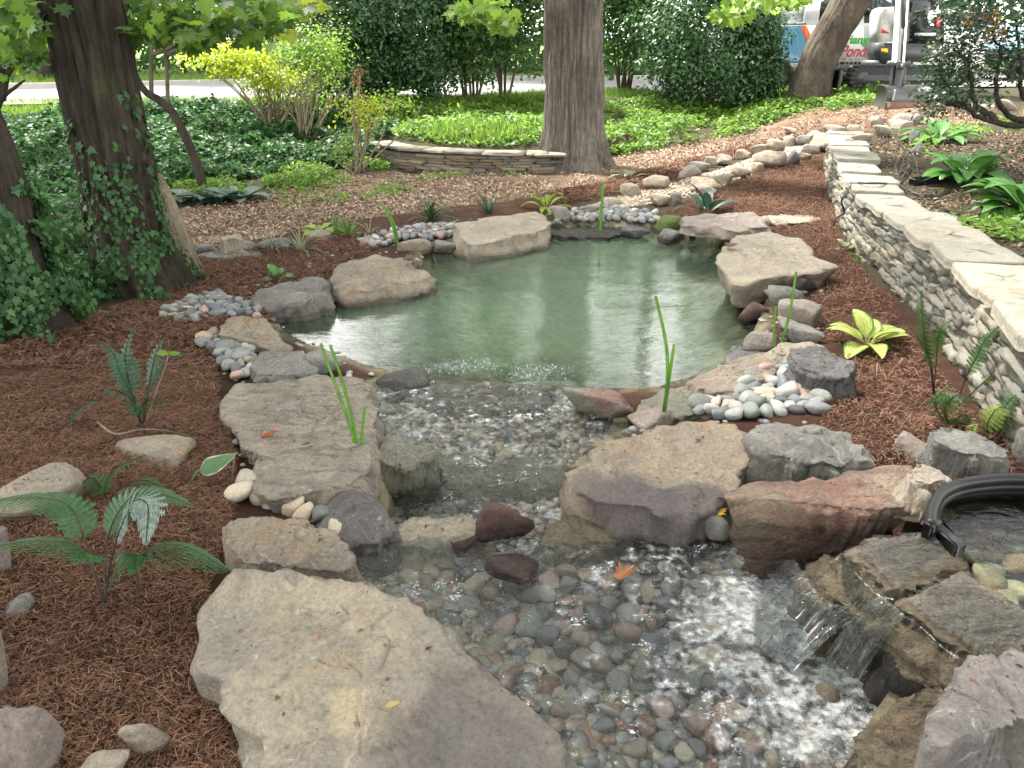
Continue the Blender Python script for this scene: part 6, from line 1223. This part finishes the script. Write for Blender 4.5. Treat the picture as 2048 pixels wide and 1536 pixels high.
mb.box((t1 + t2) / 2, (.15, .12, abs(t1[2] - t2[2])), bev=.01); mb.build('bucket_linkage', DK, ex)
mb = MB(); mb.tube([t1 + (-.02, -.16, -.04), t1 + (.02, -.16, -.04)], .05, 12); mb.tube([t2 + (-.06, -.1, 0), t2 + (.06, -.1, 0)], .05, 12); mb.build('pin', WORN, ex)
bx0, bx1 = XZ(1760, 200, AY - .1)[0], XZ(1852, 200, AY - .1)[0]; zb0 = aty(1800, 228, AY - .1)[2]; zb1 = aty(1800, 172, AY - .1)[2]; hb_ = zb1 - zb0; yb0 = AY - .35
prof = [(.42, 1.0), (.15, .98), (.03, .8), (.0, .5), (.04, .2), (.16, .02), (.5, 0.0)]
V = []
for x in (bx0, bx1):
    for y, z in prof: V.append((x, yb0 + y, zb0 + z * hb_))
    for y, z in prof: V.append((x, yb0 + y + .025, zb0 + z * hb_ + .012))
nP = len(prof); F = []
for i in range(nP - 1): F += [(i, i + 1, 2 * nP + i + 1, 2 * nP + i), (nP + i, 3 * nP + i, 3 * nP + i + 1, nP + i + 1)]
F += [tuple(range(nP)), tuple(range(2 * nP, 3 * nP))[::-1]]
add('bucket', V, F, WORN, ex, smooth=False)
mb = MB(); mb.box(((bx0 + bx1) / 2, yb0 - .012, zb0 + .22 * hb_), (bx1 - bx0 + .02, .05, .5 * hb_), bev=.015, jit=.004); mb.build('muddy_lip', MUD, ex)
for k in range(2): mb = MB(); mb.box((bx0 + (bx1 - bx0) * (.12 + .76 * k), yb0 - .01, zb0 + .72 * hb_), (.03, .03, .4 * hb_), bev=.006); mb.build('wear_strip', plain('pale_worn_edge', (.35, .35, .34), .4), ex)
# ================================================================ SMALL PLANTS AND LITTLE THINGS
def strap(P, width, prof, fold=.25, up=(0, 0, 1), ncross=4):
    """a leaf blade along a path: returns verts, faces, and the across coordinate"""
    P = np.asarray(P); m = len(P); T = np.gradient(P, axis=0); T /= np.linalg.norm(T, axis=1)[:, None] + 1e-9; S = np.cross(T, np.asarray(up, float)); S /= np.linalg.norm(S, axis=1)[:, None] + 1e-9; Nn = np.cross(S, T)
    w = width * np.array([prof(t) for t in np.linspace(0, 1, m)]); us = np.linspace(-1, 1, ncross + 1); V = []; A = []
    for i in range(m):
        for u in us: V.append(P[i] + S[i] * u * w[i] + Nn[i] * (abs(u) * fold * w[i] + .0)); A.append(abs(u))
    k = ncross + 1; F = np.array([(i * k + j, i * k + j + 1, (i + 1) * k + j + 1, (i + 1) * k + j) for i in range(m - 1) for j in range(ncross)])
    return np.array(V), F, np.array(A)
def edge_leaf(name, inner, outer, at0=.55, at1=.8, gloss=.35, trans=.25, veins=True):
    n = N(name); t = n.attr('tint'); f = n.maprange(n.math('ADD', t, n.math('MULTIPLY', n.math('SUBTRACT', n.noise(n.pos(), 30, 3), .5), .4)), at0, at1)
    c = n.mix(f, inner, outer); c = n.mix(1.0, c, n.ramp(n.noise(n.pos(), 18, 4), [(.3, .75), (.7, 1.15)]), 'MULTIPLY')
    wv = n.math('SINE', n.math('MULTIPLY', t, 24.0)); nb = n.bump(wv, .35, .004)
    return n.done(n.mixsh(trans, n.principled(Base_Color=c, Roughness=gloss, Normal=nb), n.new('BsdfTranslucent', Color=c).outputs[0]))
HM = {'green': edge_leaf('hosta_green', (.075, .20, .035), (.05, .145, .03)), 'blue': edge_leaf('hosta_blue_green', (.035, .085, .05), (.025, .07, .045)), 'varieg': edge_leaf('hosta_cream_and_green', (.50, .56, .16), (.06, .19, .045), .72, .95, .4, .4),
 'lime': edge_leaf('hosta_lime', (.26, .36, .03), (.20, .32, .03), gloss=.4, trans=.4), 'striped': edge_leaf('hosta_white_edged', (.07, .15, .06), (.42, .48, .30), .82, .95), 'reed': edge_leaf('reed_green', (.12, .27, .035), (.06, .16, .03)), 'tuft': edge_leaf('liriope_green', (.03, .08, .03), (.05, .12, .045)), 'paletuft': edge_leaf('pale_grass', (.20, .24, .13), (.30, .34, .20))}
wide = lambda t: math.sin(math.pi * min(1, max(0, (t - .22) / .78)) ** .75) ** .85 + .09 if t > .22 else .09
slim = lambda t: (math.sin(math.pi * min(1, t * .86 + .12)) ** .6)
def hosta(name, label, base, cnt, ln, wd, mat, prof=wide, az=(0, 6.28), el=(.35, 1.1), droop=.9, cat='plant', group=None, fold=.3):
    base = np.asarray(base, float); t = empty(name, base); tag(t, label, cat, group)
    for k in range(cnt):
        a = az[0] + (az[1] - az[0]) * (k + rng.uniform(-.3, .3)) / cnt; e = rng.uniform(*el); l = ln * rng.uniform(.75, 1.2); d = np.array([math.cos(a), math.sin(a), 0]); P = [base + d * .01]
        for s in np.linspace(0, 1, 13)[1:]:
            ee = e - droop * s ** 1.6 * rng.uniform(.95, 1.05); P.append(P[-1] + (d * math.cos(ee) + np.array([0, 0, math.sin(ee)])) * l / 12)
        V, F, A = strap(P, wd * rng.uniform(.8, 1.15), prof, fold); V[:, 2] = np.maximum(V[:, 2], base[2] + .004)
        add('leaf', V, F, HM[mat], t, attrs={'tint': A})
    return t
hosta('hosta', 'large green hosta clump on the upper bed beside the black cords', ag(1925, 368), 34, .46, .085, 'green', droop=1.25)
hosta('hosta', 'green hosta clump at the right edge in front of the large one', ag(2050, 432), 30, .44, .08, 'green', az=(.6, 5.6), droop=1.25)
hosta('hosta', 'yellow variegated hosta with green leaf margins in mulch by the wall', ag(1735, 690), 11, .25, .05, 'varieg', el=(.35, 1.25))
hosta('hosta', 'dark blue green upright hosta behind the lavender slab', ag(1413, 428), 10, .40, .05, 'blue', el=(.5, 1.3), droop=.7)
hosta('hosta', 'small lime hosta on the far left edging', ag(640, 462), 9, .22, .05, 'lime', el=(.2, .7))
hosta('hosta', 'yellow green hosta with drooping leaves beside the long tan slab', ag(1092, 420), 10, .34, .03, 'lime', el=(.4, 1.4), droop=1.6)
hosta('hosta', 'broad glossy hosta under the dark shrub at the wall end', ag(1880, 282), 12, .42, .09, 'green', el=(.3, 1.0))
for k, px in enumerate((385, 430, 478)): hosta('hosta', ['low blue green hosta left of the bent sapling', 'low blue green hosta at the foot of the bent sapling', 'low blue green hosta right of the bent sapling'][k], ag(px, 402), 12, .42, .085, 'blue', el=(.1, .55), droop=.5, group='hostas at the foot of the sapling')
hosta('seedling', 'small round leaved green plant above the angular grey boulder', ag(556, 558), 5, .13, .045, 'green', el=(.3, 1.3))
hosta('seedling', 'grey green spotted seedling in mulch by the upper creek stones', ag(1262, 356), 9, .28, .03, 'paletuft', el=(.1, .7))
hosta('seedling', 'pale small plant in mulch against the wall foot', ag(1690, 498), 6, .1, .025, 'paletuft', el=(.3, 1.0))
# single white edged leaf lying on the mulch
b0 = ag(375, 972); t = empty('hosta_leaf', b0); tag(t, 'single white edged hosta leaf with long stalk beside the slate slab', 'plant'); yq = b0[1]
P = spline([b0 + (0, 0, -.01), aty(392, 945, yq), aty(412, 938, yq + .01), aty(440, 925, yq + .03), aty(476, 905, yq + .06)], 24); V, F, A = strap(P, .036, lambda u: .1 if u < .36 else max(.06, math.sin(math.pi * ((u - .36) / .64) ** .75)), .2, up=(0, -.6, .8), ncross=8); add('leaf', V, F, HM['striped'], t, attrs={'tint': A})
# reeds
def reeds(label, base, tips, wpx):
    b = ag(*base) if len(base) == 2 else at(*base); t = empty('water_reed', b); tag(t, label, 'reed')
    for pts in tips:
        P = spline([aty(x, y, b[1] + .003 * i) for i, (x, y) in enumerate(pts)], 26); P[0][2] -= .03; V, F, A = strap(P, wpx * b[1] / FPX / 2 * .85, lambda u: 1 - .25 * u, .55, up=(0, -1, .2)); add('blade', V, F, HM['reed'], t, attrs={'tint': A})
reeds('tall cut reed with three stalks beside the olive green stone', (722, 932), [[(722, 938), (700, 850), (668, 760), (642, 686)], [(720, 938), (708, 850), (686, 765), (661, 690)], [(726, 935), (724, 880), (730, 814)]], 10)
reeds('forked bright reed rising from behind the stained tan slab', (1324, 852, .15), [[(1322, 855), (1334, 770), (1332, 690), (1311, 592)], [(1325, 850), (1336, 770), (1348, 688)]], 10)
reeds('thin reed standing between the stones of the right shore', (1562, 690, .16), [[(1560, 690), (1578, 630), (1592, 543)]], 8)
reeds('short reed stub beside the thin reed on the right shore', (1548, 694, .16), [[(1548, 694), (1548, 650), (1552, 612)]], 7)
reeds('reed in the far pebbles mirrored in the pond', (1200, 462, .02), [[(1200, 462), (1203, 415), (1206, 364)]], 8)
reeds('pair of reeds behind the tan domed slab', (797, 492, .05), [[(797, 494), (785, 450), (763, 404)], [(797, 492), (790, 455), (775, 412)]], 7)
def tuft(label, base, cnt, ln, mat, wd=.006, spread=.9, name='grass_tuft'):
    b = ag(*base); t = empty(name, b); tag(t, label, 'grass tuft'); VV, FF, AA, k = [], [], [], 0
    for i in range(cnt):
        a = rng.uniform(0, 6.28); e = rng.uniform(.5, 1.5); l = ln * rng.uniform(.6, 1.1); d = np.array([math.cos(a), math.sin(a), 0]); P = [b + d * rng.uniform(0, .03)]
        for s in np.linspace(0, 1, 9)[1:]: ee = e - spread * rng.uniform(.8, 1.2) * s ** 1.5 * 1.6; P.append(P[-1] + (d * math.cos(ee) + np.array([0, 0, math.sin(ee)])) * l / 8)
        V, F, A = strap(P, wd, lambda u: 1 - u ** 3 + .05, .3, ncross=2); VV.append(V); FF.append(F + k); AA.append(A); k += len(V)
    add('blades', np.concatenate(VV), np.concatenate(FF), HM[mat], t, attrs={'tint': np.concatenate(AA)})
tuft('big dark liriope tuft behind the pebbles at the back', (862, 442), 60, .42, 'tuft', .007); tuft('dark green tuft left of the yellow green hosta', (978, 428), 26, .34, 'tuft', .007, .5); tuft('upright clipped green tuft on the left edging', (697, 474), 22, .26, 'reed', .007, .2); tuft('second clipped tuft beside the lime hosta', (672, 470), 12, .24, 'reed', .007, .25)
tuft('pale arching grass tuft before the long grey edging stone', (546, 500), 22, .30, 'paletuft', .005); tuft('larger pale arching tuft right of the squared block', (602, 504), 26, .34, 'paletuft', .005); tuft('pale thin tuft by the tan domed slab', (740, 470), 20, .3, 'paletuft', .004, 1.2)
# ferns
FERN = {k: leaf_mat('fern_' + k, *c, .35, .45) for k, c in {'green': ((.035, .10, .038), (.06, .155, .055)), 'blue': ((.02, .07, .04), (.045, .12, .07)), 'dark': ((.025, .07, .018), (.05, .12, .03)), 'silver': ((.13, .18, .155), (.24, .31, .275)), 'yellow': ((.12, .17, .03), (.22, .26, .05))}.items()}
def frond(t, P, stalk, width, mat, droop=.35, npair=20, side=None):
    npair = int(npair * 1.3) if mat == 'green' else npair
    P = spline(P, 60); L = np.r_[0, np.cumsum(np.linalg.norm(np.diff(P, axis=0), axis=1))]; tot = L[-1]; bl = tot * (1 - stalk); VV, FF, TT, k = [], [], [], 0
    for i in range(npair):
        f = (i + .3) / npair; s = tot * stalk + bl * f; c = np.array([np.interp(s, L, P[:, j]) for j in range(3)]); c2 = np.array([np.interp(s + .01, L, P[:, j]) for j in range(3)]); T = c2 - c; T /= np.linalg.norm(T) + 1e-9
        upv = np.array([0, 0, 1.]) if side is None else np.asarray(side, float); S = np.cross(T, upv); S /= np.linalg.norm(S) + 1e-9; Nn = np.cross(S, T)
        pl = width * rng.uniform(.82, 1.08) * (min(1, .5 + f * 2.2) * (1 - f) ** .75 + .03)
        for sg in (-1, 1):
            d = S * sg * .88 + T * .42; d /= np.linalg.norm(d); m = max(4, int(9 * (pl / width) + 3)); bw_ = bl / npair * (.98 if mat in ('green', 'silver') else .6)
            for q in range(m):
                g_ = q / m; o_ = c + d * pl * g_ - np.array([0, 0, 1.]) * droop * pl * g_ ** 1.7; pw = bw_ * (1 - g_) ** .55 + .0015; w2 = pl / m * .54
                for s2 in (-1, 1):
                    tip = o_ + T * s2 * pw + d * w2 * .7 - Nn * .15 * pw; V = [o_ - d * w2, tip - d * w2 * .35, tip + d * w2 * .3, o_ + d * w2]; VV.append(V); FF.append((k, k + 1, k + 2, k + 3)); k += 4; TT += [rng.uniform(0, 1)] * 4
    V, F = tube(P, np.linspace(.0032, .0012, 60), 5); fr = add('frond', np.concatenate([np.array(VV).reshape(-1, 3)]), np.array(FF), FERN[mat], t, smooth=False, attrs={'tint': np.array(TT)}); st = add('stalk', V, F, DARK_B if mat != 'green' else BARK_S, t); st.parent = fr
def fern(label, base, fronds, y=None):
    b = ag(*base); t = empty('fern', b); tag(t, label, 'fern')
    for (pts, stalk, wid, mat, *r) in fronds:
        P = [b + (0, 0, -.01)] + [aty(x, yy, b[1] + dy) for x, yy, dy in pts]; frond(t, P, stalk, wid, mat, *(r or [.35]))
fern('bright green fern with a silvery frond in the mulch above the huge boulder', (208, 1215), [
    ([(180, 1130, -.02), (150, 1090, -.04), (70, 1080, -.08), (-10, 1092, -.10)], .42, .09, 'green', .5, 20), ([(170, 1080, .02), (135, 1010, .05), (60, 995, .05), (-40, 1005, .05)], .42, .085, 'green', .3, 20),
    ([(215, 1080, .05), (255, 1000, .12), (310, 985, .14), (385, 1010, .14)], .45, .085, 'green', .2, 18), ([(225, 1110, .03), (262, 1010, .06), (295, 1010, .02), (292, 1085, -.06)], .42, .10, 'silver', .05, 16)])
fern('green fern arching over the flat tan stone edge', (272, 1195), [([(280, 1140, 0), (300, 1095, 0), (370, 1092, -.02), (462, 1142, -.05)], .34, .085, 'green', .9, 22), ([(272, 1140, -.01), (262, 1105, -.02), (238, 1120, -.05), (215, 1185, -.07)], .36, .06, 'green', .5, 14)])
fern('dark feathery fern behind the silvery frond', (215, 1010), [([(210, 970, 0), (235, 935, 0), (285, 912, .02)], .25, .07, 'dark', .3, 14), ([(205, 980, .02), (180, 955, .03), (150, 985, .02)], .25, .07, 'dark', .3, 12), ([(230, 985, .02), (280, 960, .0), (330, 975, -.02)], .25, .07, 'dark', .3, 12)])
fern('blue green feathery fern on the left mulch bank', (285, 858), [([(268, 800, 0), (240, 745, 0), (225, 705, .02), (190, 675, .03)], .3, .065, 'blue', .6, 20), ([(265, 790, .02), (250, 720, .05), (262, 665, .08), (285, 630, .1)], .35, .09, 'blue', .3, 16), ([(290, 790, 0), (310, 750, 0), (345, 715, -.02), (385, 705, -.03)], .3, .065, 'blue', .6, 20), ([(262, 800, -.02), (225, 780, -.05), (205, 790, -.08)], .3, .1, 'blue', .4, 12), ([(300, 760, .05), (318, 690, .1), (345, 655, .12)], .4, .09, 'blue', .4, 14), ([(280, 820, -.02), (300, 800, -.04), (345, 805, -.06)], .3, .06, 'dark', .4, 10)])
fern('small low fern frond left of the blue green fern', (140, 850), [([(150, 825, 0), (170, 808, 0), (196, 800, .0)], .2, .09, 'blue', .6, 10)])
fern('tall upright fern growing against the retaining wall', (1868, 792), [([(1862, 740, 0), (1850, 680, 0), (1845, 630, 0), (1843, 580, 0)], .3, .11, 'dark', .1, 18), ([(1862, 730, .0), (1830, 665, .0), (1800, 650, -.02)], .5, .07, 'dark', .3, 12), ([(1872, 730, .0), (1880, 660, .02), (1905, 640, .02)], .5, .07, 'dark', .3, 12)])
fern('pale stalked fern leaning along the wall at the right', (1912, 815), [([(1930, 760, 0), (1955, 710, 0), (1970, 680, 0), (2000, 650, 0)], .45, .09, 'dark', .3, 14), ([(1950, 780, -.02), (2000, 735, -.04), (2030, 700, -.05)], .5, .09, 'yellow', .4, 12)])
fern('dark spreading fern low in mulch behind the grey boulder', (1905, 858), [([(1890, 820, 0), (1915, 790, 0), (1960, 800, 0)], .2, .1, 'dark', .5, 14), ([(1880, 830, 0), (1870, 800, .02), (1900, 770, .02)], .2, .08, 'dark', .4, 12), ([(1910, 840, -.02), (1930, 830, -.05), (1940, 850, -.08)], .2, .08, 'dark', .4, 10)])
fern('yellow green fern in the corner of wall and dark boulder', (1985, 880), [([(1975, 850, 0), (2000, 815, 0), (2045, 830, 0)], .2, .09, 'yellow', .4, 14), ([(1990, 850, 0), (2020, 800, 0), (2050, 780, 0)], .2, .09, 'dark', .4, 12), ([(1975, 865, 0), (1950, 850, 0), (1940, 870, 0)], .2, .07, 'yellow', .4, 10)])
# a seedling with one round leaf on the left bank
b = ag(288, 855); t = empty('seedling', b); tag(t, 'thin stemmed seedling with one round lime leaf on the left bank', 'plant'); P = spline([b, aty(310, 790, b[1] - .02), aty(330, 735, b[1] - .03), aty(338, 708, b[1] - .03)], 20); V, F = tube(P, .0028, 6); add('stem', V, F, PALE_ST, t)
q = P[-1]; leaves('leaf', np.array([q, q + (.0, -.002, .004)]), np.array([(0, -.6, .8), (.3, -.5, .7)]), np.array([.055, .05]), 'oval', LM['spring'], t, T=np.array([(-1, 0, .2), (1., 0, .1)]))
# fallen leaves, each a curled blade
def dead_leaf(name, label, px, py, z, ln, mat, rz, tpl='maple', curl=.35):
    Vt, Ft = TPL[tpl]; V = Vt.copy() * ln; V[:, 2] += (np.abs(Vt[:, 1]) ** 1.5 * curl + Vt[:, 0] ** 2 * curl * .5) * ln; c_, s_ = math.cos(rz), math.sin(rz); V = V @ np.array([[c_, s_, 0], [-s_, c_, 0], [0, 0, 1]])
    p = ag(px, py) if z is None else at(px, py, z); tag(add(name, V + p + (0, 0, .006), [f for f in Ft], mat, origin=p, attrs={'tint': rng.uniform(0, 1, len(V))}), label, 'leaf')
RL = leaf_mat('red_dead_leaf', (.30, .05, .02), (.42, .10, .04), .3, .4); BLf = leaf_mat('brown_dead_leaf', (.07, .03, .018), (.14, .06, .035), .2, .6); OLf = leaf_mat('orange_wet_leaf', (.24, .095, .03), (.36, .15, .05), .3, .15); YLf = leaf_mat('yellow_dead_leaf', (.60, .36, .02), (.70, .45, .04), .4, .4)
dead_leaf('fallen_leaf', 'curled red leaf lying on the slate slab', 520, 878, .305, .075, RL, .3, 'oval', .6); dead_leaf('fallen_leaf', 'crumpled brown leaf on the tan domed slab', 808, 522, .185, .13, BLf, .1, 'maple', .6); dead_leaf('fallen_leaf', 'dark red brown leaf on the big pale angular slab', 1456, 496, .30, .10, BLf, .6, 'maple', .5)
dead_leaf('fallen_leaf', 'orange oak leaf caught on cobbles in the stream', 1236, 1162, .25, .055, OLf, .5, 'maple', 1.3); dead_leaf('fallen_leaf', 'bright yellow leaf tucked beside the grey speckled cobble', 1428, 1030, .30, .05, YLf, .4, 'maple', .4); dead_leaf('fallen_leaf', 'small brown leaf on the slate slab near its edge', 600, 893, .31, .05, BLf, .0, 'rhomb', .4)
dead_leaf('fallen_leaf', 'small yellow leaf pair on the huge boulder', 770, 1418, .415, .035, leaf_mat('dull_yellow_leaf', (.30, .24, .07), (.38, .30, .1), .3), .3, 'oval', .3)
def stick(label, pts, r, mat, z=None):
    P = spline([ag(x, y) + (0, 0, .012 + dz) for x, y, dz in pts], 24); V, F = tube(P, np.linspace(r, r * .5, 24), 6); tag(add('twig', V, F, mat, origin=P[0]), label, 'twig')
stick('bent pale twig lying across the half buried tan stone', [(203, 876, .06), (240, 905, .07), (290, 886, .05), (350, 882, .03), (400, 888, .01)], .0045, PALE_ST); stick('straight thin stick in mulch beside the slate slab', [(470, 935, .02), (465, 978, .0)], .003, PALE_ST); stick('dark twig in mulch below the stepping stone', [(1590, 452, 0), (1615, 457, .01), (1640, 466, 0)], .006, BARK_S); stick('short pale stick in mulch under the silvery frond', [(372, 830 + 20, .01), (402, 868, .0), (430, 872, 0)], .003, BARK_S); stick('brown sliver of bark lying on the huge boulder', [(868, 1262, .0), (880, 1265, .0), (893, 1267, .0)], .004, BARK_S)
# crumbs of bark lying on the flat stones
bpy.context.view_layer.update(); Q = []
for o in [x for x in col.objects if x.name.split('.')[0] in ('boulder', 'flat_rock', 'slate_slab', 'stepping_stone') and x.dimensions.x > .3]:
    c0 = o.location
    for i in range(int(60 + 130 * o.dimensions.x * o.dimensions.y)):
        x = rng.normal(0, .26) * o.dimensions.x; y = rng.normal(0, .26) * o.dimensions.y; ok, loc, nn_, _ = o.ray_cast((x, y, 2), (0, 0, -1))
        if ok and nn_.z > .8: Q.append(np.array(loc) + np.array(c0))
Q = np.array(Q); m = len(Q); a = rng.uniform(0, 6.28, m); T = np.stack([np.cos(a), np.sin(a), rng.normal(0, .1, m)], 1); Bn = np.stack([-np.sin(a), np.cos(a), 0 * a], 1); l = (rng.gamma(1.6, .003, m) + .0015)[:, None]; w_ = l * rng.uniform(.12, .5, m)[:, None]; up_ = np.array([0, 0, .003])
V = np.stack([Q - T * l, Q + Bn * w_ + up_, Q + T * l, Q - Bn * w_ + up_], 1); F = (np.array([(0, 3, 2, 1)])[None] + (np.arange(m) * 4)[:, None, None]).reshape(-1, 4)
tag(add('bark_crumbs', V.reshape(-1, 3), F, MULM, origin=Q.mean(0), smooth=False, attrs={'tint': np.repeat(rng.uniform(0, .999, m), 4)}), 'crumbs of bark scattered over the flat stones', 'mulch', kind='stuff')
# skimmer opening under the lavender slab
o0 = at(1400, 478, .0); mb = MB(); mb.box((o0[0] + .12, o0[1] + .12, .07), (.42, .16, .2), bev=.01); sk = mb.build('pond_skimmer', PLA, origin=(o0[0], o0[1], 0)); tag(sk, 'black skimmer box opening under the lavender grey slab', 'skimmer')
# power cords
t = empty('power_box', ag(1830, 372)); tag(t, 'black outdoor power box with tangled cords on the upper bed', 'power box'); b = ORG[t.name]; mb = MB(); mb.box(b + (.06, 0, .035), (.22, .10, .07), rz=.2, bev=.012); mb.box(b + (.06, 0, .075), (.12, .07, .02), rz=.2, bev=.006); mb.build('case', PLA, t)
for k, pts in enumerate([[(1835, 372, .02), (1825, 350, .12), (1808, 330, .14), (1800, 350, .08), (1790, 368, .02), (1770, 362, .015)], [(1840, 380, .02), (1870, 385, .02), (1860, 395, .015), (1820, 388, .02), (1800, 378, .02), (1850, 398, .015), (1900, 388, .015)], [(1800, 372, .02), (1812, 340, .08), (1790, 345, .1), (1785, 368, .02)]]):
    P = spline([ag(x, y) + (0, 0, z) for x, y, z in pts], 50); V, F = tube(P, .006, 7); add('cord', V, F, PLA, t)
wl = lambda px, py, y: aty(px, py, y)
P = spline([ag(1790, 372) + (0, 0, .02), at(1760, 366, .64), at(1730, 366, .64), at(1706, 366, .60), wl(1694, 385, 6.15), wl(1683, 402, 6.08), wl(1688, 424, 6.1), wl(1671, 438, 6.05), wl(1667, 452, 6.02)], 60); V, F = tube(P, .007, 7); tag(add('black_cable', V, F, PLA, origin=P[0]), 'thin black cord hanging over the face of the retaining wall', 'cord')
